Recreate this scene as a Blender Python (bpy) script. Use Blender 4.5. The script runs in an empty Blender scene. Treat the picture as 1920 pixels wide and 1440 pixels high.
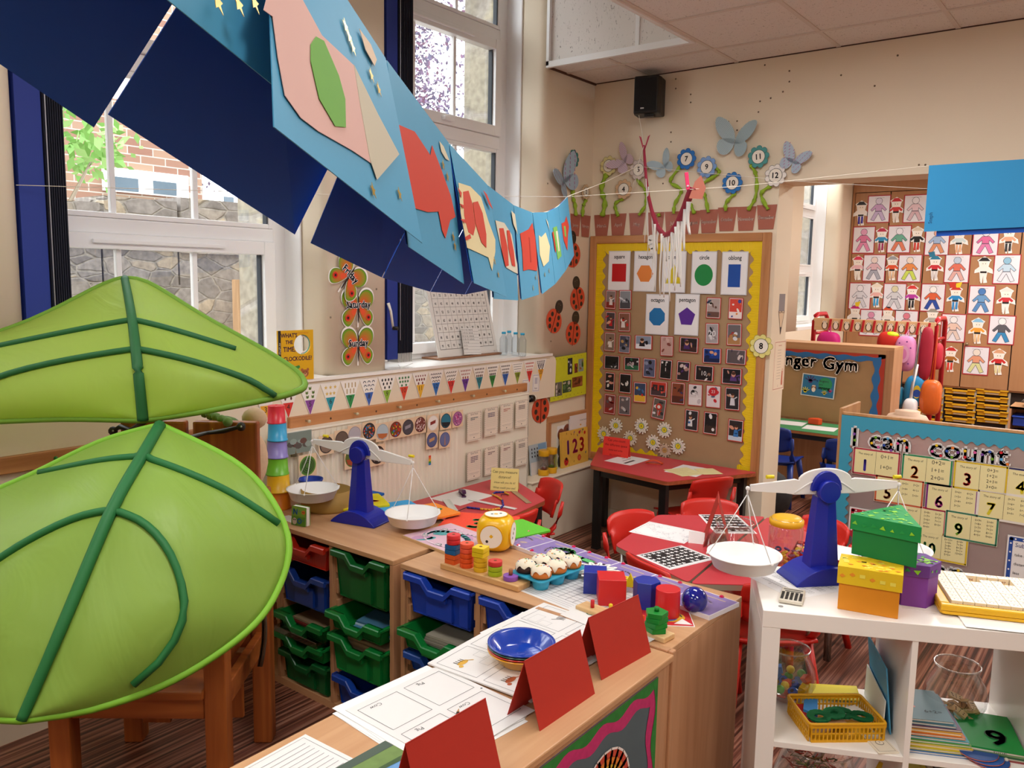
import bpy, math, random
from mathutils import Vector as V, Matrix
PI = math.pi
rnd = random.Random(7)
sc = bpy.context.scene
LINK = sc.collection.objects.link
# ---------------------------------------------------------------- camera
YAW, PITCH, ROLL, FPX = -0.65840054, -0.12600536, 0.01708351, 1544.386
EYE = V((3.139, -4.924, 1.70))
_f = V((math.sin(YAW)*math.cos(PITCH), math.cos(YAW)*math.cos(PITCH), math.sin(PITCH)))
_r = _f.cross(V((0, 0, 1))).normalized()
_u = _r.cross(_f)
RT = _r*math.cos(ROLL) + _u*math.sin(ROLL)
UP = -_r*math.sin(ROLL) + _u*math.cos(ROLL)
cam_data = bpy.data.cameras.new('camera')
cam_data.sensor_width = 36
cam_data.lens = 36*FPX/1920
cam_data.clip_start = 0.02
cam = bpy.data.objects.new('camera', cam_data)
LINK(cam)
cam.matrix_world = Matrix(((RT.x, UP.x, -_f.x, EYE.x), (RT.y, UP.y, -_f.y, EYE.y), (RT.z, UP.z, -_f.z, EYE.z), (0, 0, 0, 1)))
sc.camera = cam
def ray(px, py):
    return _f + RT*((px-960)/FPX) - UP*((py-720)/FPX)
def at(px, py, ax, val):
    "point of the photograph's line of sight where coordinate ax equals val"
    d = ray(px, py)
    return EYE + d*((val-EYE[ax])/d[ax])
def B(px, py, y=0.0): return at(px, py, 1, y)
def W(px, py, x=0.0): return at(px, py, 0, x)
def H(px, py, z): return at(px, py, 2, z)
# ---------------------------------------------------------------- world, light, exposure
sc.view_settings.view_transform = 'Standard'
sc.view_settings.look = 'None'
sc.view_settings.gamma = 1
sc.view_settings.exposure = 0.42
sc.view_settings.use_curve_mapping = False
sc.cycles.use_denoising = True
sc.cycles.max_bounces = 8
sc.cycles.diffuse_bounces = 4
sc.cycles.glossy_bounces = 4
sc.cycles.transmission_bounces = 8
sc.cycles.transparent_max_bounces = 24
sc.cycles.caustics_reflective = False
sc.cycles.caustics_refractive = False
sc.cycles.sample_clamp_indirect = 6
sc.cycles.blur_glossy = 0.5
wd = bpy.data.worlds.new('overcast sky')
sc.world = wd
wd.use_nodes = True
_n = wd.node_tree
_bg = _n.nodes['Background']
_bg.inputs['Strength'].default_value = 5.4
_g = _n.nodes.new('ShaderNodeTexCoord'); _s = _n.nodes.new('ShaderNodeSeparateXYZ'); _c = _n.nodes.new('ShaderNodeValToRGB')
_n.links.new(_g.outputs['Generated'], _s.inputs[0]); _n.links.new(_s.outputs['Z'], _c.inputs[0]); _n.links.new(_c.outputs[0], _bg.inputs[0])
_c.color_ramp.elements[0].position = 0.0; _c.color_ramp.elements[0].color = (.80, .86, .92, 1)
_c.color_ramp.elements[1].position = 0.5; _c.color_ramp.elements[1].color = (.92, .97, 1.0, 1)
def area(name, loc, size, power, col, rot=(0, 0, 0), portal=False):
    l = bpy.data.lights.new(name, 'AREA')
    l.shape = 'RECTANGLE'; l.size, l.size_y = size; l.energy = power; l.color = col
    if portal: l.cycles.is_portal = True
    o = bpy.data.objects.new(name, l); LINK(o); o.location = loc; o.rotation_euler = rot
    return o
for _y in (-4.75, -3.0, -1.25, 5.02):
    area('window_daylight', (-.42, _y, 2.5), (2.66, 1.34), 1, (1, 1, 1), (0, -PI/2, 0), True)
LIGHT_SPOTS = [(1.9, -1.85), (4.3, -1.85), (1.9, -4.25), (4.3, -4.25), (1.9, -6.65), (4.3, -6.65), (2.2, 2.2), (4.6, 2.2), (2.2, 4.6), (4.6, 4.6)]
for _x, _y in LIGHT_SPOTS:
    area('ceiling_lamp', (_x, _y, 2.985), (1.1, .5), 25 if _y < 0 else 46, (1.0, .97, .93))
# ---------------------------------------------------------------- materials
def lin(c):
    if isinstance(c, str):
        c = c.lstrip('#')
        if len(c) == 3: c = ''.join(a*2 for a in c)
        c = [int(c[i:i+2], 16)/255 for i in (0, 2, 4)]
        c = [x/12.92 if x <= .04045 else ((x+.055)/1.055)**2.4 for x in c]
    return (*c[:3], 1)
_M = {}
def mat(c, rough=.6, metal=0, spec=.4, bump=0, nscale=40, var=0, trans=0, sub=0, coat=0):
    k = (c, rough, metal, spec, bump, nscale, var, trans, coat)
    if k in _M: return _M[k]
    m = bpy.data.materials.new('m'+str(len(_M)))
    m.use_nodes = True
    n = m.node_tree; p = n.nodes['Principled BSDF']
    p.inputs['Base Color'].default_value = lin(c)
    p.inputs['Roughness'].default_value = rough
    p.inputs['Metallic'].default_value = metal
    p.inputs['Specular IOR Level'].default_value = spec
    p.inputs['Coat Weight'].default_value = coat
    p.inputs['Transmission Weight'].default_value = trans
    if bump or var:
        tc = n.nodes.new('ShaderNodeTexCoord'); t = n.nodes.new('ShaderNodeTexNoise')
        t.inputs['Scale'].default_value = nscale; t.inputs['Detail'].default_value = 4
        n.links.new(tc.outputs['Object'], t.inputs['Vector'])
        if var:
            r = n.nodes.new('ShaderNodeMix'); r.data_type = 'RGBA'
            a = lin(c)
            r.inputs[6].default_value = (*[x*(1-var) for x in a[:3]], 1); r.inputs[7].default_value = (*[min(1, x*(1+var)) for x in a[:3]], 1)
            n.links.new(t.outputs[0], r.inputs[0]); n.links.new(r.outputs[2], p.inputs['Base Color'])
        if bump:
            b = n.nodes.new('ShaderNodeBump'); b.inputs['Strength'].default_value = bump; b.inputs['Distance'].default_value = .01
            n.links.new(t.outputs[0], b.inputs['Height']); n.links.new(b.outputs[0], p.inputs['Normal'])
    _M[k] = m
    return m
def wood(c, c2, axis=0, scale=6, rough=.45):
    k = ('wood', c, c2, axis, scale, rough)
    if k in _M: return _M[k]
    m = bpy.data.materials.new('wood'+str(len(_M))); m.use_nodes = True
    n = m.node_tree; p = n.nodes['Principled BSDF']; p.inputs['Roughness'].default_value = rough
    tc = n.nodes.new('ShaderNodeTexCoord'); mp = n.nodes.new('ShaderNodeMapping'); t = n.nodes.new('ShaderNodeTexNoise')
    s = [scale*6]*3; s[axis] = scale*.35; mp.inputs['Scale'].default_value = s
    t.inputs['Scale'].default_value = 1.0; t.inputs['Detail'].default_value = 6; t.inputs['Distortion'].default_value = .6
    r = n.nodes.new('ShaderNodeValToRGB'); r.color_ramp.elements[0].color = lin(c2); r.color_ramp.elements[1].color = lin(c)
    r.color_ramp.elements[0].position = .3; r.color_ramp.elements[1].position = .65
    n.links.new(tc.outputs['Object'], mp.inputs[0]); n.links.new(mp.outputs[0], t.inputs[0]); n.links.new(t.outputs[0], r.inputs[0]); n.links.new(r.outputs[0], p.inputs['Base Color'])
    _M[k] = m
    return m
def glassy(c=(1, 1, 1), gloss=.08, rough=.02, tint=.97):
    k = ('glass', c, gloss, rough, tint)
    if k in _M: return _M[k]
    m = bpy.data.materials.new('clear'+str(len(_M))); m.use_nodes = True
    n = m.node_tree; n.nodes.remove(n.nodes['Principled BSDF']); o = n.nodes['Material Output']
    t = n.nodes.new('ShaderNodeBsdfTransparent'); t.inputs[0].default_value = (*[x*tint for x in lin(c)[:3]], 1)
    g = n.nodes.new('ShaderNodeBsdfGlossy'); g.inputs['Roughness'].default_value = rough
    x = n.nodes.new('ShaderNodeMixShader'); lw = n.nodes.new('ShaderNodeLayerWeight'); lw.inputs[0].default_value = .25
    ma = n.nodes.new('ShaderNodeMath'); ma.operation = 'MULTIPLY_ADD'; ma.inputs[1].default_value = .5; ma.inputs[2].default_value = gloss
    n.links.new(lw.outputs['Facing'], ma.inputs[0]); n.links.new(ma.outputs[0], x.inputs[0]); n.links.new(t.outputs[0], x.inputs[1]); n.links.new(g.outputs[0], x.inputs[2]); n.links.new(x.outputs[0], o.inputs[0])
    _M[k] = m
    return m
# ---------------------------------------------------------------- mesh building
def Tm(x=0, y=0, z=0, rz=0, rx=0, ry=0, s=1):
    return Matrix.Translation((x, y, z)) @ Matrix.Rotation(rz, 4, 'Z') @ Matrix.Rotation(ry, 4, 'Y') @ Matrix.Rotation(rx, 4, 'X') @ Matrix.Scale(s, 4)
def basis(o, x, y, z=None):
    "matrix with origin o whose local x and y run along the given directions"
    x = V(x).normalized(); z = x.cross(V(y)).normalized(); y = z.cross(x)
    return Matrix(((x.x, y.x, z.x, o[0]), (x.y, y.y, z.y, o[1]), (x.z, y.z, z.z, o[2]), (0, 0, 0, 1)))
class MB:
    def __init__(s): s.v = []; s.f = []; s.mi = []; s.ms = []; s.sm = []; s.T = Matrix()
    def _m(s, m):
        if isinstance(m, str): m = mat(m)
        if m not in s.ms: s.ms.append(m)
        return s.ms.index(m)
    def add(s, vs, fs, m, smooth=False, T=None):
        b = len(s.v); T = s.T @ T if T is not None else s.T
        s.v += [tuple(T @ V(p)) for p in vs]; i = s._m(m)
        for f in fs: s.f.append([b+k for k in f]); s.mi.append(i); s.sm.append(smooth)
        return s
    def box(s, c, d, m, T=None):
        x, y, z = c; a, b, e = d[0]/2, d[1]/2, d[2]/2
        vs = [(x+i*a, y+j*b, z+k*e) for k in (-1, 1) for j in (-1, 1) for i in (-1, 1)]
        return s.add(vs, [(0, 2, 3, 1), (4, 5, 7, 6), (0, 1, 5, 4), (2, 6, 7, 3), (0, 4, 6, 2), (1, 3, 7, 5)], m, False, T)
    def bx(s, x0, x1, y0, y1, z0, z1, m, T=None): return s.box(((x0+x1)/2, (y0+y1)/2, (z0+z1)/2), (abs(x1-x0), abs(y1-y0), abs(z1-z0)), m, T)
    def prism(s, pts, z0, z1, m, T=None, smooth=False):
        n = len(pts)
        a = sum(pts[i][0]*pts[(i+1) % n][1]-pts[(i+1) % n][0]*pts[i][1] for i in range(n))
        if a < 0: pts = pts[::-1]
        vs = [(*p[:2], z0) for p in pts]+[(*p[:2], z1) for p in pts]
        s.add(vs, [tuple(range(n))[::-1], tuple(range(n, 2*n))], m, False, T)
        b = len(s.v)-2*n; i = s._m(m)
        for k in range(n): s.f.append([b+k, b+(k+1) % n, b+n+(k+1) % n, b+n+k]); s.mi.append(i); s.sm.append(smooth)
        return s
    def lathe(s, prof, m, n=24, T=None, smooth=True, sx=1, sy=1, cap=True):
        vs = []; fs = []
        for r, z in prof:
            for k in range(n): a = 2*PI*k/n; vs.append((r*math.cos(a)*sx, r*math.sin(a)*sy, z))
        for j in range(len(prof)-1):
            for k in range(n): q = (k+1) % n; fs.append((j*n+k, j*n+q, (j+1)*n+q, (j+1)*n+k))
        s.add(vs, fs, m, smooth, T)
        if cap:
            for j, r in ((0, 1), (len(prof)-1, 0)):
                if prof[j][0] > 1e-4:
                    ring = [j*n+k for k in range(n)]
                    b = len(s.v)-len(vs); s.f.append([b+q for q in (ring[::-1] if r else ring)]); s.mi.append(s._m(m)); s.sm.append(False)
        return s
    def cyl(s, c, r, h, m, n=20, T=None, r2=None):
        return s.lathe([(r, 0), (r if r2 is None else r2, h)], m, n, (T or Matrix()) @ Matrix.Translation(c))
    def ball(s, c, r, m, n=20, T=None, sc=(1, 1, 1)):
        pr = [(max(1e-5, math.sin(PI*i/(n//2))), -math.cos(PI*i/(n//2))) for i in range(n//2+1)]
        return s.lathe(pr, m, n, (T or Matrix()) @ Matrix.Translation(c) @ Matrix.Diagonal((r*sc[0], r*sc[1], r*sc[2], 1)), cap=False)
    def tube(s, pts, r, m, n=8, T=None, closed=False, flat=1):
        pts = [V(p) for p in pts]; vs = []; fs = []; L = len(pts); up = V((0, 0, 1))
        for i, p in enumerate(pts):
            a = pts[i-1] if (i or closed) else p; b = pts[(i+1) % L] if (i < L-1 or closed) else p
            d = (b-a).normalized()
            x = d.cross(up if abs(d.z) < .95 else V((0, 1, 0))).normalized(); y = d.cross(x)
            rr = r[i] if isinstance(r, (list, tuple)) else r
            for k in range(n): t = 2*PI*k/n; vs.append(p+x*rr*math.cos(t)+y*rr*math.sin(t)*flat)
        for i in range(L if closed else L-1):
            j = (i+1) % L
            for k in range(n): q = (k+1) % n; fs.append((i*n+k, j*n+k, j*n+q, i*n+q))
        if not closed: fs += [tuple(range(n)), tuple(range(L*n-n, L*n))[::-1]]
        return s.add(vs, fs, m, True, T)
    def grid(s, fn, nu, nv, m, smooth=True, T=None, flip=False):
        vs = [fn(i/nu, j/nv) for j in range(nv+1) for i in range(nu+1)]; w = nu+1
        fs = [(j*w+i, j*w+i+1, (j+1)*w+i+1, (j+1)*w+i) for j in range(nv) for i in range(nu)]
        if flip: fs = [f[::-1] for f in fs]
        return s.add(vs, fs, m, smooth, T)
    def obj(s, name, parent=None, M=None, bevel=0, solid=0, sub=0, off=0):
        me = bpy.data.meshes.new(name)
        me.from_pydata(s.v, [], s.f)
        for m in s.ms: me.materials.append(m)
        me.polygons.foreach_set('material_index', s.mi); me.polygons.foreach_set('use_smooth', s.sm)
        me.update()
        o = bpy.data.objects.new(name, me); LINK(o)
        if parent: o.parent = parent
        if M is not None: o.matrix_local = M
        if sub: d = o.modifiers.new('s', 'SUBSURF'); d.levels = d.render_levels = sub
        if solid: d = o.modifiers.new('t', 'SOLIDIFY'); d.thickness = solid; d.offset = off
        if bevel:
            d = o.modifiers.new('b', 'BEVEL'); d.width = bevel; d.segments = 2; d.limit_method = 'ANGLE'; d.angle_limit = .7
        return o
_TX = {}
def glyphs(t):
    if t in _TX: return _TX[t]
    c = bpy.data.curves.new('t', 'FONT'); c.body = t; c.resolution_u = 2; c.align_x = 'LEFT'
    o = bpy.data.objects.new('t', c); LINK(o)
    dg = bpy.context.evaluated_depsgraph_get(); me = bpy.data.meshes.new_from_object(o.evaluated_get(dg))
    vs = [(v.co.x, v.co.y) for v in me.vertices]; fs = [tuple(p.vertices) for p in me.polygons]
    bpy.data.meshes.remove(me); bpy.data.objects.remove(o); bpy.data.curves.remove(c)
    _TX[t] = (vs, fs, min([p[0] for p in vs] or [0]), max([p[0] for p in vs] or [0]))
    return _TX[t]
class Art(MB):
    "a flat printed thing: coloured shapes in the local xy plane, each layer .35 mm above the last"
    LZ = .00035
    def slab(s, pts, c, t=.001): return s.prism(pts, -t, 0, mat(c, .5) if isinstance(c, str) else c)
    def sheet(s, w, h, c, t=.001): return s.slab([(-w/2, -h/2), (w/2, -h/2), (w/2, h/2), (-w/2, h/2)], c, t)
    def poly(s, pts, c, l=1):
        n = len(pts); a = sum(pts[i][0]*pts[(i+1) % n][1]-pts[(i+1) % n][0]*pts[i][1] for i in range(n))
        if a < 0: pts = pts[::-1]
        return s.add([(x, y, l*s.LZ) for x, y in pts], [tuple(range(n))], mat(c, .5) if isinstance(c, str) else c)
    def rect(s, x0, y0, x1, y1, c, l=1): return s.poly([(x0, y0), (x1, y0), (x1, y1), (x0, y1)], c, l)
    def ell(s, cx, cy, rx, ry, c, l=1, n=16, rot=0):
        q = []
        for k in range(n):
            a = 2*PI*k/n; x, y = rx*math.cos(a), ry*math.sin(a); q.append((cx+x*math.cos(rot)-y*math.sin(rot), cy+x*math.sin(rot)+y*math.cos(rot)))
        return s.poly(q, c, l)
    def line(s, pts, w, c, l=1, closed=False):
        n = len(pts)
        for i in range(n if closed else n-1):
            (x0, y0), (x1, y1) = pts[i], pts[(i+1) % n]; d = math.hypot(x1-x0, y1-y0) or 1e-6
            nx, ny = -(y1-y0)/d*w/2, (x1-x0)/d*w/2; ex, ey = (x1-x0)/d*w*.3, (y1-y0)/d*w*.3
            s.poly([(x0+nx-ex, y0+ny-ey), (x0-nx-ex, y0-ny-ey), (x1-nx+ex, y1-ny+ey), (x1+nx+ex, y1+ny+ey)], c, l)
        return s
    def frame(s, x0, y0, x1, y1, w, c, l=1): return s.line([(x0, y0), (x1, y0), (x1, y1), (x0, y1)], w, c, l, True)
    def arc(s, cx, cy, r, a0, a1, w, c, l=1, n=10, ry=None):
        ry = ry or r
        return s.line([(cx+r*math.cos(a0+(a1-a0)*k/n), cy+ry*math.sin(a0+(a1-a0)*k/n)) for k in range(n+1)], w, c, l)
    def star(s, cx, cy, r, c, l=1, n=5, q=.42, rot=PI/2):
        return s.poly([(cx+r*(1 if k % 2 == 0 else q)*math.cos(rot+PI*k/n), cy+r*(1 if k % 2 == 0 else q)*math.sin(rot+PI*k/n)) for k in range(2*n)], c, l)
    def text(s, t, x, y, h, c, l=1, al='c', rot=0, sx=1, fat=0):
        vs, fs, a, b = glyphs(t)
        k = h/.7; ox = {'c': (a+b)/2, 'l': a, 'r': b}[al]; co, si = math.cos(rot), math.sin(rot); q = []
        for p in vs:
            X, Y = (p[0]-ox)*k*sx, p[1]*k; q.append((x+X*co-Y*si, y+X*si+Y*co, l*s.LZ))
        m = mat(c, .5) if isinstance(c, str) else c
        if fat:
            for dx, dy in ((fat, 0), (-fat, 0), (0, fat), (0, -fat)): s.add([(u+dx, v+dy, w) for u, v, w in q], fs, m)
        return s.add(q, fs, m)
# ---------------------------------------------------------------- names and labels
def tag(o, label, cat, group=None, kind=None):
    o['label'] = label; o['category'] = cat
    if group: o['group'] = group
    if kind: o['kind'] = kind
    return o
def thing(name, label, cat, loc=(0, 0, 0), rz=0, group=None, M=None):
    o = bpy.data.objects.new(name, None); LINK(o); o.empty_display_size = .05
    if M is not None: o.matrix_world = M
    else: o.location = loc; o.rotation_euler = (0, 0, rz)
    return tag(o, label, cat, group)
def struct(o): o['kind'] = 'structure'; return o
def dup(root, M=None, label=None, group=None):
    r = root.copy(); LINK(r)
    if M is not None: r.matrix_local = M
    if label: r['label'] = label
    if group: r['group'] = group
    for ch in list(root.children):
        c = ch.copy(); LINK(c); c.parent = r
        for g in list(ch.children):
            d = g.copy(); LINK(d); d.parent = c
    return r
def onback(px, py, y=0, rot=0):        # frame on a wall that faces the camera side (normal -Y)
    return basis(B(px, py, y), (math.cos(rot), 0, math.sin(rot)), (-math.sin(rot), 0, math.cos(rot)))
def onwin(px, py, x=0, rot=0):         # frame on the window wall (normal +X)
    return basis(W(px, py, x), (0, math.cos(rot), math.sin(rot)), (0, -math.sin(rot), math.cos(rot)))
def flat(p, rz=0, tilt=0):             # frame lying on a horizontal top
    return Matrix.Translation(p) @ Matrix.Rotation(rz, 4, 'Z') @ Matrix.Rotation(tilt, 4, 'X')
# ================================================================ the setting
CREAM = mat('#EBDCC4', .75, var=.03, nscale=3)
WHITEP = mat('#EDE8E2', .55)
UPVC = mat('#F2F1F0', .3)
CEIL = 3.03; ZS = 1.205
def floor_mat():
    m = bpy.data.materials.new('striped vinyl'); m.use_nodes = True; n = m.node_tree; p = n.nodes['Principled BSDF']
    p.inputs['Roughness'].default_value = .42
    tc = n.nodes.new('ShaderNodeTexCoord'); mp = n.nodes.new('ShaderNodeMapping'); mp.inputs['Scale'].default_value = (75, .9, 1)
    t = n.nodes.new('ShaderNodeTexNoise'); t.inputs['Scale'].default_value = 1; t.inputs['Detail'].default_value = 3
    r = n.nodes.new('ShaderNodeValToRGB'); e = r.color_ramp.elements
    e[0].position = .38; e[0].color = lin('#3E2418'); e[1].position = .62; e[1].color = lin('#A87862')
    q = e.new(.5); q.color = lin('#7A4636')
    n.links.new(tc.outputs['Object'], mp.inputs[0]); n.links.new(mp.outputs[0], t.inputs[0]); n.links.new(t.outputs[0], r.inputs[0]); n.links.new(r.outputs[0], p.inputs['Base Color'])
    return m
def tile_mat():
    m = bpy.data.materials.new('ceiling tile'); m.use_nodes = True; n = m.node_tree; p = n.nodes['Principled BSDF']
    p.inputs['Roughness'].default_value = .9
    tc = n.nodes.new('ShaderNodeTexCoord'); mp = n.nodes.new('ShaderNodeMapping'); mp.inputs['Scale'].default_value = (90, 90, 30)
    t = n.nodes.new('ShaderNodeTexNoise'); t.inputs['Scale'].default_value = 1; t.inputs['Detail'].default_value = 2; t.inputs['Distortion'].default_value = 1.5
    r = n.nodes.new('ShaderNodeValToRGB'); e = r.color_ramp.elements
    e[0].position = .30; e[0].color = lin('#A39C95'); e[1].position = .36; e[1].color = lin('#E6E0DA')
    n.links.new(tc.outputs['Object'], mp.inputs[0]); n.links.new(mp.outputs[0], t.inputs[0]); n.links.new(t.outputs[0], r.inputs[0]); n.links.new(r.outputs[0], p.inputs['Base Color'])
    return m
struct(MB().bx(-.0, 6.6, -9, 6.6, -.1, 0, floor_mat()).obj('floor'))
TILE = tile_mat(); TBAR = mat('#D9CFC6', .5)
m = MB()
m.bx(1.0, 6.6, -9, .0, CEIL, CEIL+.02, TILE).bx(0, 1.0, -.55, 0, CEIL, CEIL+.02, TILE).bx(0, 6.6, .25, 6.6, CEIL, CEIL+.02, TILE)
m.bx(0, 1.0, -.55, -.535, CEIL+.02, 3.95, TILE).bx(1.0, 1.015, -9, -.55, CEIL+.02, 3.95, TILE).bx(0, 1.0, -9, -.55, 3.95, 3.97, TILE)
struct(m.obj('ceiling'))
m = MB()
for k in range(11):
    x = .41+.6*k
    m.bx(x-.012, x+.012, -.55 if x < 1 else -9, 0, CEIL-.004, CEIL+.001, TBAR)
for k in range(15):
    y = -.348-.6*k
    m.bx(0 if y > -.5 else 1.0, 6.6, y-.012, y+.012, CEIL-.005, CEIL+.0005, TBAR)
m.bx(0, 1.0, -.575, -.55, CEIL-.012, CEIL+.025, UPVC).bx(1.0-.025, 1.0, -9, -.575, CEIL-.012, CEIL+.02, UPVC).bx(.62, .645, -.556, -.55, CEIL, 3.95, UPVC)
m.bx(.0, .02, -.575, -.55, CEIL, 3.95, UPVC).bx(0, 1, -.556, -.55, CEIL+.6, CEIL+.625, UPVC)
m.bx(0, .012, -.55, 0, CEIL-.012, CEIL, '#5A3A2A').bx(0, 6.6, -.004, 0, CEIL-.006, CEIL+.002, '#4A3024')
struct(m.obj('trim_1'))
# window wall: dado, rounded piers between the windows, head
def rpier(y0, y1, r=.055, d=.35):
    q = [(-d, y0)]
    for k in range(7): a = -PI/2+PI/2*k/6; q.append((-r+r*math.cos(a), y0+r+r*math.sin(a)))
    for k in range(7): a = PI/2*k/6; q.append((-r+r*math.cos(a), y1-r+r*math.sin(a)))
    return q+[(-d, y1)]
WINS = [(-5.42, -4.08), (-3.67, -2.33), (-1.92, -.58), (4.35, 5.69)]
m = MB()
m.bx(-.35, 0, -9, 6.6, 0, ZS-.02, CREAM)
ys = [-9]+[a for w in WINS for a in w]+[6.6]
for a, b in zip(ys[::2], ys[1::2]): m.prism(rpier(a, b), ZS-.02, 4.0, CREAM, smooth=True)
m.bx(-.35, 0, -9, 6.6, 3.98, 4.1, CREAM)
q = [(-9, .93), (-9, ZS), (-.47, ZS)]
for k in range(6): a = PI/2-PI/2*k/5; q.append((-.47+.05*math.cos(a), ZS-.05+.05*math.sin(a)))
q += [(-.43, .93)]
m.prism([(y, z) for y, z in q], 0, .024, CREAM, Matrix(((0, 0, 1, 0), (1, 0, 0, 0), (0, 1, 0, 0), (0, 0, 0, 1))))
for px, py in [(1033, 640), (1027, 344), (620, 595), (706, 542)]:
    p = W(px, py, .001); m.ball(p, .006, '#8B7B68', 8, sc=(.3, 1, 1))
struct(m.obj('wall_left'))
m = MB()
for a, b in WINS: m.bx(-.345, .0, a, b, ZS-.019, ZS+.016, mat('#F4F0EA', .35))
m.bx(.0005, .034, -9, -.475, ZS+.001, ZS+.016, mat('#F4F0EA', .35))
struct(m.obj('trim_2'))
m = MB()
m.bx(0, 1.315, 0, .25, 0, CEIL+.02, CREAM).bx(1.315, 4.4, 0, .25, 2.30, CEIL+.02, CREAM).bx(4.4, 6.6, 0, .25, 0, CEIL+.02, CREAM)
for px, py in [(1267, 148), (1267, 166), (1295, 177), (1295, 192), (1480, 133), (1480, 153), (1468, 172), (1445, 184), (1425, 190), (1577, 141), (1434, 122), (1640, 161), (1683, 104), (1258, 248), (1258, 266), (1243, 344), (1366, 228), (1382, 227), (1422, 210), (1382, 244), (1723, 309), (1735, 309)]:
    p = B(px, py, -.001); m.ball(p, .0055, '#6E5B48', 8, sc=(1, .3, 1))
struct(m.obj('wall_back'))
m = MB(); m.bx(.13, 1.315, -.014, 0, 0, .11, CREAM).bx(1.315, 1.329, 0, .25, 0, .11, CREAM)
struct(m.obj('baseboard_back'))
struct(MB().bx(6.5, 6.6, -9, 6.6, 0, CEIL+.02, CREAM).obj('wall_right'))
struct(MB().bx(0, 6.6, -9.1, -9, 0, 4.1, CREAM).obj('wall_front'))
struct(MB().bx(-.3, 6.6, 6.6, 6.7, 0, CEIL+.02, CREAM).obj('wall_far'))
# boxed pipe ledge right of the radiator
struct(MB().bx(0, .13, -.815, 0, 0, .415, CREAM).bx(0, .142, -.82, 0, .415, .43, CREAM).obj('trim_3', bevel=.006))
# windows
GL = glassy(gloss=.02, tint=.99)
def window(i, y0, y1, order):
    f = MB(); X0, X1 = -.35, -.30
    top = 3.95
    f.bx(X0, -.18, y0, y0+.012, ZS, top, UPVC).bx(X0, -.18, y1-.012, y1, ZS, top, UPVC)
    f.bx(X0, X1, y0, y0+.085, ZS, top, UPVC).bx(X0, X1, y1-.085, y1, ZS, top, UPVC)
    zs = [(ZS+.016, ZS+.05), (1.86, 1.925), (2.53, 2.61), (3.20, 3.27), (3.89, 3.95)]
    for a, b in zs: f.bx(X0, X1, y0+.08, y1-.08, a, b, UPVC)
    o = struct(f.obj('window_%d' % i, bevel=.006))
    for k in range(4):
        za, zb = zs[k][1], zs[k+1][0]; a, b = y0+.085, y1-.085
        s = MB(); w = .062 if order[k] else .022; xf = X1+.022 if order[k] else X1+.004
        for (p, q, r, t) in ((a, a+w, za, zb), (b-w, b, za, zb), (a+w, b-w, za, za+w), (a+w, b-w, zb-w, zb)): s.bx(X0+.01, xf, p, q, r, t, UPVC)
        a, b, za, zb = a+w, b-w, za+w, zb-w
        for j in (1, 2):
            c = a+(b-a)*j/3; s.bx(-.338, -.312, c-.012, c+.012, za, zb, UPVC)
        for c in (a+.006, b-.006): s.bx(-.335, X1-.001, c-.004, c+.004, za, zb, '#3A3F46')
        if order[k]:
            s.bx(xf, xf+.018, a+.22, b-.22, zb+.022, zb+.038, UPVC)
            s.bx(xf, xf+.03, (a+b)/2+.02, (a+b)/2+.1, za-.045, za-.02, UPVC)
        so = s.obj('window_sash', o, bevel=.004)
        MB().bx(-.327, -.323, a, b, za, zb, GL).obj('window_glass', o)
    return o
for i, (a, b) in enumerate(WINS): window(i+1, a, b, (1, 0, 1, 0))
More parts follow.
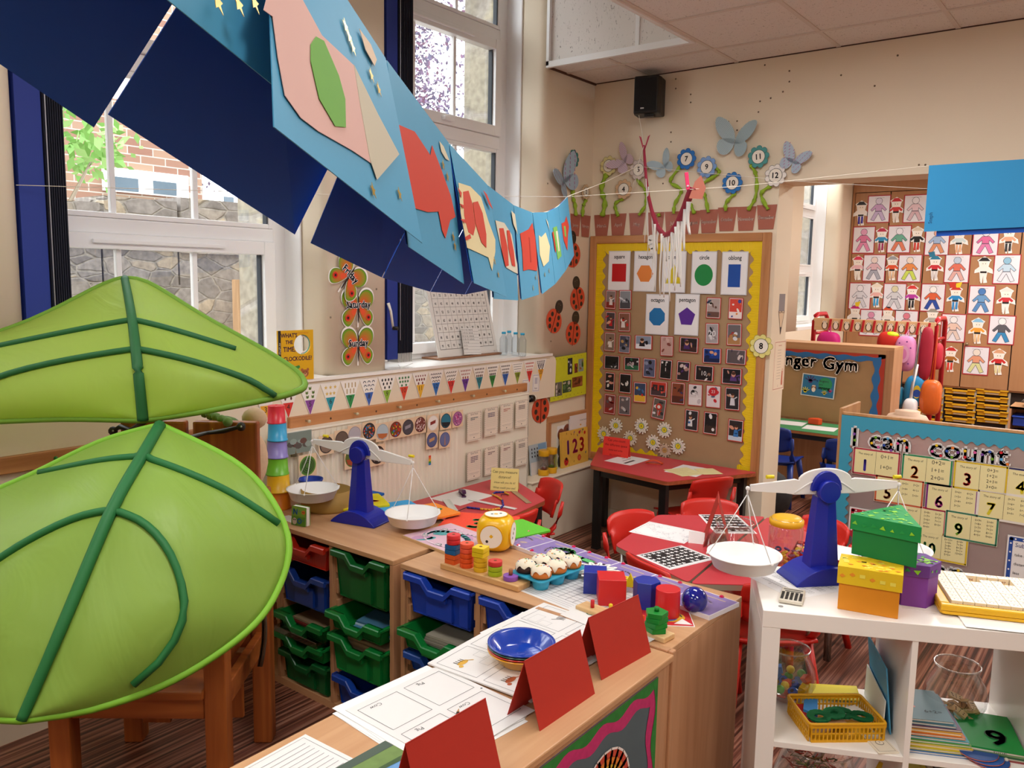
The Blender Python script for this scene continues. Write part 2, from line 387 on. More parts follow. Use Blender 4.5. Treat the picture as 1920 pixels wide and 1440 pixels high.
# ---------------------------------------------------------------- outdoors
def stone(name, c1, c2, c3, scale, mortar='#9A938A', rz=0, bump=.6):
    m = bpy.data.materials.new(name); m.use_nodes = True; n = m.node_tree; p = n.nodes['Principled BSDF']; p.inputs['Roughness'].default_value = .9
    tc = n.nodes.new('ShaderNodeTexCoord'); mp = n.nodes.new('ShaderNodeMapping'); mp.inputs['Scale'].default_value = scale
    nz = n.nodes.new('ShaderNodeTexNoise'); nz.inputs['Scale'].default_value = 3; nz.inputs['Detail'].default_value = 5
    mx = n.nodes.new('ShaderNodeMix'); mx.data_type = 'RGBA'; mx.blend_type = 'LINEAR_LIGHT'; mx.inputs[0].default_value = .05
    v = n.nodes.new('ShaderNodeTexVoronoi'); v.inputs['Scale'].default_value = 1
    ve = n.nodes.new('ShaderNodeTexVoronoi'); ve.feature = 'DISTANCE_TO_EDGE'; ve.inputs['Scale'].default_value = 1
    r = n.nodes.new('ShaderNodeValToRGB'); e = r.color_ramp.elements; e[0].color = lin(c1); e[1].color = lin(c2); q = e.new(.5); q.color = lin(c3)
    rm = n.nodes.new('ShaderNodeValToRGB'); rm.color_ramp.elements[0].position = .02; rm.color_ramp.elements[1].position = .06
    mm = n.nodes.new('ShaderNodeMix'); mm.data_type = 'RGBA'; mm.inputs[6].default_value = lin(mortar)
    nf = n.nodes.new('ShaderNodeTexNoise'); nf.inputs['Scale'].default_value = 25; nf.inputs['Detail'].default_value = 6
    mo = n.nodes.new('ShaderNodeMix'); mo.data_type = 'RGBA'; mo.blend_type = 'OVERLAY'; mo.inputs[0].default_value = .7
    L = n.links.new
    L(tc.outputs['Object'], mp.inputs[0]); L(mp.outputs[0], nz.inputs[0]); L(mp.outputs[0], mx.inputs[6]); L(nz.outputs['Color'], mx.inputs[7]); L(mx.outputs[2], v.inputs[0]); L(mx.outputs[2], ve.inputs[0])
    s = n.nodes.new('ShaderNodeSeparateColor'); L(v.outputs['Color'], s.inputs[0]); L(s.outputs[0], r.inputs[0]); L(ve.outputs['Distance'], rm.inputs[0]); L(rm.outputs[0], mm.inputs[0]); L(r.outputs[0], mm.inputs[7])
    L(tc.outputs['Object'], nf.inputs[0]); L(mm.outputs[2], mo.inputs[6]); L(nf.outputs[0], mo.inputs[7]); L(mo.outputs[2], p.inputs['Base Color'])
    b = n.nodes.new('ShaderNodeBump'); b.inputs['Strength'].default_value = bump; b.inputs['Distance'].default_value = .04; L(rm.outputs[0], b.inputs['Height']); L(b.outputs[0], p.inputs['Normal'])
    return m
STONE = stone('rubble stone', '#77716E', '#B4A48E', '#938C88', (1, 5.0, 10.5))
JAMB = stone('dressed stone', '#8C8577', '#B3A88F', '#9E9684', (1, 2.2, 2.6), bump=.3)
m = MB()
m.bx(-.62, -.35, -9, 6.6, -.2, ZS-.06, JAMB).bx(-.70, -.35, -9, 6.6, ZS-.06, ZS-.01, mat('#E9E6E0', .7)); m.bx(-.62, -.35, -9, 6.6, 4.02, 4.6, JAMB)
ys = [-9]+[x for a, b in WINS for x in (a+.06, b-.06)]+[6.6]
for a, b in zip(ys[::2], ys[1::2]): m.bx(-.62, -.36, a, b, ZS-.05, 4.02, JAMB)
struct(m.obj('trim_4'))
struct(MB().bx(-25, -.62, -22, 22, -.3, -.2, mat('#CFC9C0', .9, var=.1, nscale=2)).obj('ground'))
def rubble_wall():
    m = MB()
    r = random.Random(3); y = -8.0
    m.bx(-2.9, -2.5, -8, 9, -.2, 1.62, STONE)
    while y < 9:
        w = r.uniform(.28, .6); zt = 2.20-0.04*max(0, y+2.4)+r.uniform(-.06, .08)
        if zt > 1.7: m.bx(-2.88, -2.52, y, y+w-.015, 1.6, 2.0-0.06*(y+2.4), STONE); m.bx(-2.92, -2.5, y+.01, y+w-.02, 1.9-0.06*(y+2.4), zt+.02, STONE)
        y += w
    o = m.obj('stone_wall', bevel=.03)
    return tag(o, 'rough grey stone boundary wall outside the windows', 'wall')
rubble_wall()
m = MB().bx(-2.44, -2.36, -1.23, -1.15, -.2, 1.665, wood('#C9A27A', '#A9825C', 2)).obj('timber_post')
tag(m, 'square timber post standing before the stone wall outside the left window', 'post')
BRK = bpy.data.materials.new('brick'); BRK.use_nodes = True
_nn = BRK.node_tree; _b = _nn.nodes.new('ShaderNodeTexBrick'); _t = _nn.nodes.new('ShaderNodeTexCoord'); _mp = _nn.nodes.new('ShaderNodeMapping')
_mp.inputs['Rotation'].default_value = (PI/2, 0, PI/2); _b.inputs['Scale'].default_value = 1; _b.inputs['Brick Width'].default_value = .36; _b.inputs['Row Height'].default_value = .11
_b.inputs['Mortar Size'].default_value = .008; _b.inputs['Color1'].default_value = lin('#8E7460'); _b.inputs['Color2'].default_value = lin('#775446'); _b.inputs['Mortar'].default_value = lin('#A29A90')
_sx = _nn.nodes.new('ShaderNodeSeparateXYZ'); _cx = _nn.nodes.new('ShaderNodeCombineXYZ')
_nn.links.new(_t.outputs['Object'], _sx.inputs[0]); _nn.links.new(_sx.outputs['Y'], _cx.inputs[0]); _nn.links.new(_sx.outputs['Z'], _cx.inputs[1]); _nn.links.new(_cx.outputs[0], _b.inputs['Vector'])
_nn.links.new(_b.outputs['Color'], _nn.nodes['Principled BSDF'].inputs['Base Color']); _nn.nodes['Principled BSDF'].inputs['Roughness'].default_value = .9
hs = thing('brick_house', 'brick building with white-framed windows beyond the stone wall', 'building', (-8, 0, 0))
MB().bx(-1.5, 0, -9, 2.0, -.2, 6.5, BRK).obj('wall', hs)
def hwin(px0, px1, py0, py1):
    a = at(px0, py0, 0, -8)-V((-8, 0, 0)); b = at(px1, py1, 0, -8)-V((-8, 0, 0)); y0, y1, z0, z1 = a.y, b.y, b.z, a.z
    f = MB().bx(0, .06, y0, y1, z0, z1, mat('#F2F4F6', .5)).obj('window_surround', hs)
    k = (y1-y0)
    for u0, u1 in ((.09, .38), (.56, .84)):
        MB().bx(.055, .075, y0+k*u0, y0+k*u1, z0+(z1-z0)*.05, z0+(z1-z0)*.62, mat('#4A5A66', .15)).obj('window_pane', f)
hwin(190, 350, 312, 372); hwin(409, 470, 352, 400)
def tree(name, label, loc, R, nb, leaf, bark, seed, hgt, group=None, n=2600, lsz=.05):
    r = random.Random(seed); t = thing(name, label, 'tree', loc, group=group)
    tr = MB(); tips = []
    tr.tube([(0, 0, -.2), (.05, .03, hgt*.35), (0, .1, hgt*.6)], [.13, .09, .06], bark, 8)
    for k in range(nb):
        a = r.uniform(0, 2*PI); d = r.uniform(.4, 1)*R; z = r.uniform(hgt*.55, hgt)
        p = (math.cos(a)*d, math.sin(a)*d, z); tips.append(p)
        tr.tube([(0, .05, hgt*r.uniform(.25, .6)), (p[0]*.5, p[1]*.5, z*.8), p], [.045, .025, .008], bark, 5)
    tr.obj('trunk', t)
    lv = MB()
    ms = [mat(c, .6) for c in leaf]
    for k in range(n):
        p = V(r.choice(tips)); g = r.gauss; p += V((g(0, R*.2), g(0, R*.2), g(0, R*.17)))
        a = V((g(0, 1), g(0, 1), g(0, 1))).normalized(); b = a.orthogonal().normalized(); s = lsz*r.uniform(.6, 1.4)
        lv.add([p-a*s, p+b*s*.5, p+a*s, p-b*s*.5], [(0, 1, 2, 3)], ms[k % len(ms)])
    o = lv.obj('foliage', t); o['kind'] = 'stuff'
    return t
tree('leafy_tree', 'green leafy tree behind the stone wall outside the left window', (-4.3, -3.55, 0), .95, 12, ('#6FA04A', '#88B55C', '#5D8A40'), '#8A7B6A', 5, 3.9, n=1500, lsz=.07)
tree('leafy_tree', 'green tree by the top of the left window', (-5.4, -1.4, 0), .8, 10, ('#86B562', '#9CC87A'), '#8A7B6A', 9, 4.6, n=1200, lsz=.07)
tree('purple_tree', 'dark purple-leaved tree seen through the right window', (-12.5, 7.0, 0), 3.2, 40, ('#54465E', '#62506A', '#46425A', '#66445A'), '#7A7078', 11, 8.2, n=24000, lsz=.055)
# ================================================================ large furniture
BEECH = wood('#C89A70', '#BC8C62', 0, 5); BEECHY = wood('#C89A70', '#BC8C62', 1, 5); BEECHZ = wood('#C0906A', '#B08058', 2, 5)
EDGE = wood('#C48F58', '#A9743F', 0, 5)
TOPZ = .69
def tray_runner(x, side, y0, y1, z0, z1, parent):
    m = MB(); m.bx(x, x+side*.004, y0, y1, z0, z1, BEECHZ)
    z = z0+.03
    while z+.055 < z1:
        m.bx(x+side*.003, x+side*.016, y0+.004, y1, z, z+.058, BEECHZ); z += .084
    return m.obj('tray_runner', parent, bevel=.003)
def cabinet(name, label, x0, cols, w=.342, y0=-2.92, y1=-2.42, wid=None):
    wid = wid or cols*w+.02*(cols+1)
    t = thing(name, label, 'cabinet', (x0, y0, 0)); d = y1-y0
    MB().bx(0, wid, 0, d, TOPZ-.02, TOPZ, BEECH).obj('worktop', t, bevel=.003)
    for a in (0, wid-.02): MB().bx(a, a+.02, .002, d-.002, 0, TOPZ-.02, BEECHZ).obj('side_panel', t, bevel=.002)
    cw = (wid-.02*(cols+1))/cols
    for k in range(1, cols): a = k*(cw+.02); MB().bx(a, a+.02, .004, d-.01, .03, TOPZ-.02, BEECHZ).obj('divider', t, bevel=.002)
    MB().bx(.02, wid-.02, .004, d-.01, 0, .03, BEECH).obj('base_panel', t)
    MB().bx(.02, wid-.02, d-.012, d-.004, .03, TOPZ-.02, mat('#8E6A45')).obj('back_panel', t)
    for k in range(cols):
        a = .02+k*(cw+.02)
        tray_runner(a, 1, .012, d-.03, .03, TOPZ-.03, t); tray_runner(a+cw, -1, .012, d-.03, .03, TOPZ-.03, t)
    return t, cw
def tray(col, ztop, dep, x, label, cw=.342, y=-2.925, out=0, group='pull-out storage trays in the cabinets'):
    t = thing('storage_tray', label, 'tray', (x, y-out, ztop-dep), group=None)
    c = mat(col, .35, spec=.5); w = cw-.030; L = .42; tp = .016; m = MB()
    def prof(u):      # height of the front rim along its width: a dip for the hand
        k = 1 if u < .27 or u > .73 else 0 if .38 < u < .62 else (.38-u)/.11 if u < .5 else (u-.62)/.11
        return dep-.034*(1-k)
    us = [0, .27, .30, .35, .38, .5, .62, .65, .70, .73, 1]
    def fx(u, z): k = 1-z/dep; return (tp*k+(w-2*tp*k)*u)
    th = .004
    for sy, yy in ((0, .012), (1, L)):
        vs = []; fs = []
        for o in (0, th if not sy else -th):
            for u in us: vs += [(fx(u, 0), yy+o+(.012 if not sy else -.012), 0), (fx(u, prof(u) if not sy else dep), yy+o, prof(u) if not sy else dep)]
        n = len(us)*2
        for k in range(len(us)-1):
            a = 2*k; fs += [(a, a+2, a+3, a+1), (n+a, n+a+1, n+a+3, n+a+2), (a+1, a+3, n+a+3, n+a+1)]
        m.add(vs, fs, c)
    for s in (0, 1):
        for o in (0, th):
            sg = o if s == 0 else -o
            q = [(fx(s, 0)+sg, .02, 0), (fx(s, 0)+sg, L-.01, 0), (fx(s, dep)+sg, L, dep), (fx(s, dep)+sg, .012, dep)]
            m.add(q, [(0, 1, 2, 3)], c)
    m.bx(tp, w-tp, .02, L-.012, 0, .004, c)
    if dep > .12: m.bx(w*.30, w*.70, .008, .02, .012, dep-.05, c); m.bx(w-.055, w-.018, .009, .02, .012, dep-.03, c)
    o = m.obj('tray_body', t)
    r = MB()
    vs = []
    for u in us:
        z = prof(u); X = -.004+(w+.008)*u; vs += [(X, -.012, z-.022), (X, -.012, z-.003), (X, -.008, z), (X, .018, z), (X, .018, z-.006), (X, .002, z-.009), (X, .0, z-.022)]
    k = 7
    r.add(vs, [(i*k+j, i*k+(j+1) % k, (i+1)*k+(j+1) % k, (i+1)*k+j) for i in range(len(us)-1) for j in range(k)]+[tuple(range(k))[::-1], tuple(range(len(us)*k-k, len(us)*k))], c)
    for s in (0, 1): r.bx((-.012 if s == 0 else w-.002), (.002 if s == 0 else w+.012), -.004, L, dep-.008, dep, c)
    r.bx(0, w, L-.004, L+.006, dep-.01, dep, c)
    r.obj('rim', t)
    if dep > .12 or True:
        b = MB(); b.bx(w*.36, w*.64, -.004, .012, dep-.034-.034, dep-.034-.016, c); b.obj('label_holder', t)
    t['w'] = w
    return t
GREEN, BLUE, RED = '#0E7A34', '#16409C', '#C22A16'
cabA, cwA = cabinet('tray_cabinet', 'beech tray cabinet by the window wall with red, blue and green trays', .03, 3, wid=1.032)
cabB, cwB = cabinet('tray_cabinet', 'beech tray cabinet carrying the bricks and the cupcakes, trays mostly blue', 1.098, 3, wid=1.067)
xa = [.03+.02+k*(cwA+.02) for k in range(3)]; xb = [1.098+.02+k*(cwB+.02) for k in range(3)]
G = 'pull-out trays in the two beech cabinets'
trays = [(RED, .655, .10, xa[1], 'red tray at the top of the cabinet next to the green leaf', 0), ('#1A3F94', .522, .145, xa[1], 'deep blue tray under the red tray', 0),
 (GREEN, .335, .07, xa[1], 'shallow green tray under the deep blue tray, packed with folders', .02), (GREEN, .250, .07, xa[1], 'shallow green tray with a clear box lid lying over it', .02), ('#0C5A2A', .165, .13, xa[1], 'deep dark green tray at the bottom left of the cabinets', 0),
 ('#0B5C26', .665, .185, xa[2], 'very deep green tray at the top, right of the red tray', 0), (GREEN, .430, .07, xa[2], 'shallow green tray holding blue and white folded wallets', .03), (GREEN, .335, .145, xa[2], 'green tray holding a sheet of brown card', .02), ('#16409C', .160, .12, xa[2], 'blue tray lowest in the column of green trays', 0),
 ('#1B3FA8', .665, .145, xb[0], 'deep blue tray at the top beside the cabinet join', 0), (GREEN, .470, .07, xb[0], 'shallow green tray full of exercise books', .03), ('#1F4FA5', .375, .07, xb[0], 'shallow blue tray below the tray of exercise books', 0), (GREEN, .265, .07, xb[0], 'green tray half hidden by the near worktop papers', 0),
 ('#1B3FA8', .665, .145, xb[1], 'deep blue tray partly hidden by the white worksheets', 0)]
for c, z, d, x, lab, out in trays:
    o = tray(c, z, d, x+.0155, lab, cwA if x < 1.09 else cwB, out=out); o['group'] = G; del o['w']
# what lies in the open trays
def leaves_of_paper(name, label, cat, x, y, z, w, d, cols, rz=0, tilt=0, t=.006):
    m = MB()
    for k, c in enumerate(cols): m.box((.004*math.sin(k*2.1), .005*math.cos(k*1.7), t/2+k*t), (w, d, t*.8), mat(c, .7))
    return tag(m.obj(name, M=flat((x, y, z), rz, tilt)), label, cat)
leaves_of_paper('plastic_wallets', 'blue and white folded plastic wallets in a green tray', 'wallets', xa[2]+.21, -2.80, .366, .2, .2, ['#5D8FB0', '#DCE6EA', '#4C86AA', '#B8D4E2', '#3F6E8C'], .12, .06, .009)
leaves_of_paper('brown_card', 'sheet of brown card sticking out of a green tray', 'card', xa[2]+.19, -2.78, .28, .25, .24, ['#B39A78', '#A58B6A', '#B39A78', '#B39A78'], .05, .0, .012)
leaves_of_paper('exercise_books', 'grey exercise books standing in a shallow green tray', 'books', xb[0]+.2, -2.80, .408, .22, .22, ['#8A8374', '#9B9485', '#7F7869', '#8A8374', '#9B9485'], .06, 0, .010)
leaves_of_paper('folders', 'red and brown folders in a shallow green tray', 'folders', xa[1]+.18, -2.78, .27, .24, .24, ['#8C6A50', '#9A8468', '#7E2A22', '#9A8468'], 0, 0, .010)
m = MB().bx(-.15, .12, -.03, .28, 0, .028, glassy((.8, .9, .85), .1, tint=.8)).obj('box_lid', M=flat((xa[1]+.17, -2.93, .252)), bevel=.004); tag(m, 'clear plastic box lid lying on a green tray', 'lid')
# ---- near cabinet, seen from behind, with the chalkboard on its back
pen = thing('low_cabinet', 'beech cabinet nearest the viewer with worksheets and red folded cards on it', 'cabinet', (1.712, -4.95, 0))
PW, PL = .475, 2.005
MB().bx(0, PW, 0, PL, TOPZ-.022, TOPZ-.002, BEECHY).obj('worktop', pen, bevel=.004)
for a in (0, PL-.02): MB().bx(.01, PW-.012, a, a+.02, 0, TOPZ-.022, BEECHZ).obj('side_panel', pen, bevel=.002)
MB().bx(PW-.022, PW-.012, .02, PL-.02, 0, TOPZ-.022, BEECHZ).obj('back_panel', pen)
MB().bx(.01, PW-.022, .02, PL-.02, 0, .02, BEECHY).obj('base_panel', pen)
MB().bx(-.002, PW-.02, PL-.001, PL+.022, 0, TOPZ+.004, BEECHZ).bx(PW-.02, PW-.004, PL-.001, PL+.022, 0, TOPZ+.004, BEECHZ).obj('end_panel', pen, bevel=.004)
# chalkboard display on the back of it (faces +X)
CB = basis((1.712+PW-.010, -3.98, .33), (0, 1, 0), (0, 0, 1))
cb = Art(); W2, H2 = 1.92, .64
cb.sheet(W2, H2, mat('#55646B', .85, var=.1, nscale=9), .004)
cbo = tag(cb.obj('chalk_display', M=CB), 'grey chalky display board on the back of the nearest cabinet', 'display board')
def wavy(x0, x1, y, amp, per, up, dirn=0, ph=0, n=None):
    n = n or int((x1-x0)/per*8)+1
    e = [(x0+(x1-x0)*k/n, y+amp*math.sin(2*PI*((x1-x0)*k/n)/per+ph)) for k in range(n+1)]
    q = [(x0, up)]+e+[(x1, up)]
    return [(b, a) for a, b in q] if dirn else q
for nm, c, inner, ly in (('pink_border', mat('#C22E6E', .7, var=.25, nscale=60), .060, 1), ('green_border', mat('#2A7E32', .7, var=.45, nscale=35), .024, 2)):
    a = Art(); a.poly(wavy(-W2/2, W2/2, H2/2-inner, .010, .15, H2/2, ph=ly), c, ly*3); a.poly(wavy(-H2/2, H2/2, W2/2-inner*.8, .010, .19, W2/2, 1, ph=ly), c, ly*3+1)
    a.obj(nm, cbo)
a = Art()
for k, c in enumerate(('#C8462E', '#E0812E', '#E2B53A', '#8DA83A')): a.arc(.70, .11, .105-.018*k, -.1+k*.02, 2.75, .019, c, 8)
a.arc(.70, .11, .035, -.1, 2.75, .006, '#F2E9E4', 9); a.arc(.70, .11, .117, -.1, 2.85, .006, '#F2E9E4', 9); a.line([(.60, .14), (.58, .0), (.66, .03)], .035, '#C8462E', 8)
a.obj('letter_cutout', cbo)
# ---- white cube shelf
SH = Matrix.Translation(V((2.348, -2.729, 0))) @ Matrix.Rotation(math.radians(26.3), 4, 'Z')
WH = mat('#F3EFE8', .28)
sh = thing('cube_shelf', 'white open cube shelf carrying a balance scale, boxes and the number tray', 'shelf', M=SH)
SW, SD, SZ = .79, .39, .79
MB().bx(0, SW, 0, SD, SZ-.05, SZ, WH).obj('top_board', sh, bevel=.002)
for a in (0, SW-.05): MB().bx(a, a+.05, .001, SD-.001, .05, SZ-.05, WH).obj('side_board', sh, bevel=.0015)
MB().bx(0, SW, 0, SD, 0, .05, WH).obj('base_board', sh)
MB().bx(.05+.335+.01, .05+.335+.026, .002, SD-.002, .05, SZ-.05, WH).obj('divider', sh, bevel=.001)
for a, b in ((.05, .395), (.411, SW-.05)): MB().bx(a, b, .002, SD-.002, .385, .402, WH).obj('shelf_board', sh, bevel=.001)
MB().cyl((.052, .04, SZ-.0005), .007, .0015, mat('#8C8A88', .4), 14).obj('screw_cap', sh)
# ---- tables
def poly_round(pts, r=.03, n=4):
    out = []
    L = len(pts)
    for i in range(L):
        p, a, b = V(pts[i]), V(pts[i-1]), V(pts[(i+1) % L]); da = (a-p).normalized()*r; db = (b-p).normalized()*r
        for k in range(n+1):
            t = k/n; out.append(tuple((p+da)*(1-t)**2+p*2*t*(1-t)+(p+db)*t*t))
    return out
REDTOP = mat('#C43E46', .42, var=.05, nscale=8)
def table(label, pts, h, edge, legs, legm, legr, square=False, top=REDTOP):
    c = sum((V(p) for p in pts), V((0, 0)))/len(pts); t = thing('classroom_table', label, 'table', (c.x, c.y, 0))
    q = [tuple(V(p)-c) for p in pts]
    MB().prism(poly_round(q), h-.003, h, top).prism(poly_round(q), h-.025, h-.0029, edge).obj('tabletop', t)
    f = MB(); ins = [tuple(V(p)*.86) for p in q]
    for k in range(len(ins)):
        a, b = V(ins[k]), V(ins[(k+1) % len(ins)]); mid = (a+b)/2; d = b-a
        f.box((0, 0, 0), (d.length, .025, .04), legm, Tm(mid.x, mid.y, h-.047, math.atan2(d.y, d.x)))
    f.obj('frame', t)
    for p in ins:
        l = MB()
        if square: l.bx(p[0]-.022, p[0]+.022, p[1]-.022, p[1]+.022, .01, h-.025, legm).bx(p[0]-.024, p[0]+.024, p[1]-.024, p[1]+.024, 0, .012, '#151515')
        else: l.tube([(p[0], p[1], h-.03), (p[0]*1.03, p[1]*1.03, h*.5), (p[0]*1.05, p[1]*1.05, .0)], legr, legm, 12)
        l.obj('leg', t)
    return t
BLACKP = mat('#1A1918', .35)
table('red trapezoid table with black legs under the notice board', [(.15, -.05), (1.30, -.05), (.985, -.645), (.41, -.575)], .545, wood('#B4603A', '#8E4526', 0), 4, BLACKP, .02, True)
table('red trapezoid table with black legs against the radiator', [(.17, -1.12), (.675, -1.425), (.745, -1.98), (.17, -2.33)], .54, wood('#B4603A', '#8E4526', 1), 4, BLACKP, .02, True)
STEEL = mat('#B8B6B2', .25, .9)
table('left half of the two joined red tables in the middle of the room', [(1.80, -2.05), (1.69, -.95), (1.264, -1.281), (1.346, -1.841)], .54, mat('#A59884', .6), 4, STEEL, .017)
table('right half of the two joined red tables, behind the white shelf', [(1.812, -2.055), (2.21, -1.76), (2.12, -1.17), (1.702, -.948)], .54, mat('#A59884', .6), 4, STEEL, .017)
# ---- one-piece plastic chairs
def chair_proto(col, label):
    c = mat(col, .38, spec=.5); t = thing('plastic_chair', label, 'chair', (0, 0, 0))
    def seat(u, v): x = (u-.5)*.33; y = (v-.5)*.31; return (x, y, .31+.012*((u-.5)*2)**4+.02*max(0, v-.85)-.03*max(0, .15-v)*2-.012*math.cos((u-.5)*PI)*math.cos((v-.5)*PI))
    m = MB().grid(seat, 10, 10, c); m.obj('seat', t, solid=.012)
    def back(u, v):
        a = (u-.5)*1.5; w = .175+.02*v; z = .39+v*.19
        if v > .8: w -= .03*(v-.8)*abs(u-.5)*4
        return (math.sin(a)*w*1.16, .185+.055*v-(1-math.cos(a))*.17+.0, z-.02*(abs(u-.5)*2)**3*(1 if v > .5 else -1))
    MB().grid(back, 14, 8, c).obj('backrest', t, solid=.012)
    m = MB()
    for s in (-1, 1): m.tube([(s*.15, .10, .305), (s*.155, .155, .36), (s*.158, .185, .43), (s*.16, .20, .50)], [.02, .019, .017, .012], c, 8, flat=.6)
    m.tube([(-.15, .11, .30), (0, .13, .295), (.15, .11, .30)], .012, c, 6)
    m.obj('back_support', t)
    for s in (-1, 1):
        MB().tube([(s*.135, -.11, .31), (s*.155, -.15, .16), (s*.172, -.175, 0)], [.023, .019, .015], c, 8).obj('leg', t)
        MB().tube([(s*.135, .11, .31), (s*.155, .17, .16), (s*.172, .215, 0)], [.023, .019, .015], c, 8).obj('leg', t)
    return t
def chM(x, y, deg, s=1.0): return Tm(x, y, 0, math.radians(deg), s=s)
# seat faces local -Y
cp = chair_proto('#D3261B', 'red plastic chair tucked under the table below the notice board')
GR = 'small red plastic chairs'
cp['group'] = GR; cp.matrix_world = chM(1.02, -.38, 242)
for lab, M in (('red plastic chair at the far left side of the joined tables', chM(1.39, -1.52, 70)), ('red plastic chair on the far side of the joined tables', chM(1.52, -1.14, 36)),
               ('red plastic chair at the near left side of the joined tables', chM(1.68, -1.83, 155)), ('red plastic chair between the beech cabinet and the white shelf', chM(2.0, -1.74, 216)),
               ('red plastic chair at the right side of the joined tables, behind the blue balance', chM(1.89, -1.11, -28)), ('red plastic chair at the far end of the radiator table', chM(.44, -1.36, -32)),
               ('red plastic chair at the near side of the radiator table', chM(.59, -1.80, 270))):
    dup(cp, M, lab)
# ---- wooden armchair with the two leaf canopies
OAK = wood('#B5652C', '#8C4318', 2, 4); OAKX = wood('#B5652C', '#8C4318', 0, 4)
ac = thing('wooden_chair', 'sturdy orange-brown wooden chair under the green leaf canopies', 'chair', (.655, -3.545, 0), math.radians(39))
for sx in (-1, 1):
    MB().bx(sx*.235-.033, sx*.235+.033, -.275, -.21, 0, .66, OAK).obj('leg', ac, bevel=.006)
    MB().bx(sx*.235-.033, sx*.235+.033, .21, .275, 0, .95, OAK).obj('leg', ac, bevel=.006)
    MB().bx(sx*.235-.04, sx*.235+.04, -.29, .23, .66, .69, OAKX).obj('armrest', ac, bevel=.008)
    MB().bx(sx*.235-.015, sx*.235+.015, -.21, .21, .36, .43, OAKX).obj('side_rail', ac, bevel=.004)
MB().bx(-.20, .20, -.265, -.235, .36, .43, OAKX).obj('front_rail', ac, bevel=.004)
MB().bx(-.20, .20, .225, .25, .36, .43, OAKX).obj('back_rail', ac, bevel=.004)
MB().bx(-.205, .205, -.29, .24, .43, .46, OAKX).obj('seat', ac, bevel=.006)
for k in (-1, 1): MB().bx(k*.125-.115, k*.125+.112, .225, .262, .46, 1.19, OAK).obj('back_plank', ac, bevel=.008)
for k in range(3): MB().bx(-.13+k*.13-.05, -.13+k*.13+.05, .17, .19, .12 if k else .1, .36, OAK).obj('low_slat', ac, bevel=.004)
IRON = mat('#2E2A27', .5, .3)
def fabric(c, tr, k=.5):
    m = bpy.data.materials.new('fabric'); m.use_nodes = True; n = m.node_tree; n.nodes.remove(n.nodes['Principled BSDF']); o = n.nodes['Material Output']
    d = n.nodes.new('ShaderNodeBsdfPrincipled'); d.inputs['Base Color'].default_value = lin(c); d.inputs['Roughness'].default_value = .45; d.inputs['Specular IOR Level'].default_value = .35
    t = n.nodes.new('ShaderNodeBsdfTranslucent'); t.inputs[0].default_value = lin(tr); x = n.nodes.new('ShaderNodeMixShader'); x.inputs[0].default_value = k
    tc = n.nodes.new('ShaderNodeTexCoord'); mp = n.nodes.new('ShaderNodeMapping'); mp.inputs['Scale'].default_value = (3, 9, 3); mp.inputs['Rotation'].default_value = (.4, .3, .8)
    w = n.nodes.new('ShaderNodeTexNoise'); w.inputs['Scale'].default_value = 1; w.inputs['Detail'].default_value = 3; w.inputs['Distortion'].default_value = 1.2
    b = n.nodes.new('ShaderNodeBump'); b.inputs['Strength'].default_value = .25; b.inputs['Distance'].default_value = .03
    L = n.links.new; L(tc.outputs['Object'], mp.inputs[0]); L(mp.outputs[0], w.inputs[0]); L(w.outputs[0], b.inputs['Height']); L(b.outputs[0], d.inputs['Normal']); L(b.outputs[0], t.inputs['Normal'])
    L(d.outputs[0], x.inputs[1]); L(t.outputs[0], x.inputs[2]); L(x.outputs[0], o.inputs[0])
    return m
def ptl(p): return EYE+ray(p[0], p[1])*p[2]
def interp(ks, u):
    for i in range(len(ks)-1):
        if ks[i][0] <= u <= ks[i+1][0]:
            # smooth (Catmull-Rom) between keys
            p0 = V(ks[max(i-1, 0)][1]); p1 = V(ks[i][1]); p2 = V(ks[i+1][1]); p3 = V(ks[min(i+2, len(ks)-1)][1])
            t = (u-ks[i][0])/(ks[i+1][0]-ks[i][0])
            return .5*((2*p1)+(-p0+p2)*t+(2*p0-5*p1+4*p2-p3)*t*t+(-p0+3*p1-3*p2+p3)*t**3)
    return V(ks[-1][1])
def leaf(label, base, rib, right, left, bulge, col, tr, ribc, pipec, cross, k=.5):
    t = thing('leaf_canopy', label, 'canopy', tuple(base)); o = V(base)
    def S(u, v):
        c = interp(rib, u); e = interp(right, u) if v > 0 else interp(left, u); a = abs(v)
        q = c.lerp(e, a); q.z += 0
        q.z_ = 0
        return q
    def P(u, v):
        c = interp(rib, u); e = interp(right, u) if v >= 0 else interp(left, u); a = abs(v)
        q = c.lerp(e, a); n = bulge*math.sin(PI*a)*min(1, 4*u*(1-u)+.02)
        q[2] += -n          # nearer to the viewer side of the arch
        q[1] += -n*60
        return ptl(q)-o
    m = MB()
    f = fabric(col, tr, k)
    vs = []; nu, nv = 36, 40
    m.grid(lambda a, b: P(a, b*2-1), nu, nv, f)
    m.obj('leaf_fabric', t, solid=.003)
    def off(q, d=.012): return q-(q+o-EYE).normalized()*d
    rp = [off(P(i/30, 0.001), .014) for i in range(31)]
    MB().tube(rp, [.017-.004*(i/30) for i in range(31)], mat(ribc, .6), 8).obj('centre_rib', t)
    for (ks) in cross:
        pts = [off(P(u, v), .008) for u, v in ks]
        MB().tube(pts, .0105, mat(ribc, .6), 6).obj('cross_rib', t)
    pts = [P(i/40, 1) for i in range(41)]+[P(1-i/40, -1) for i in range(1, 40)]
    MB().tube(pts, .011, mat(pipec, .6), 6, closed=True).obj('edge_piping', t)
    return t
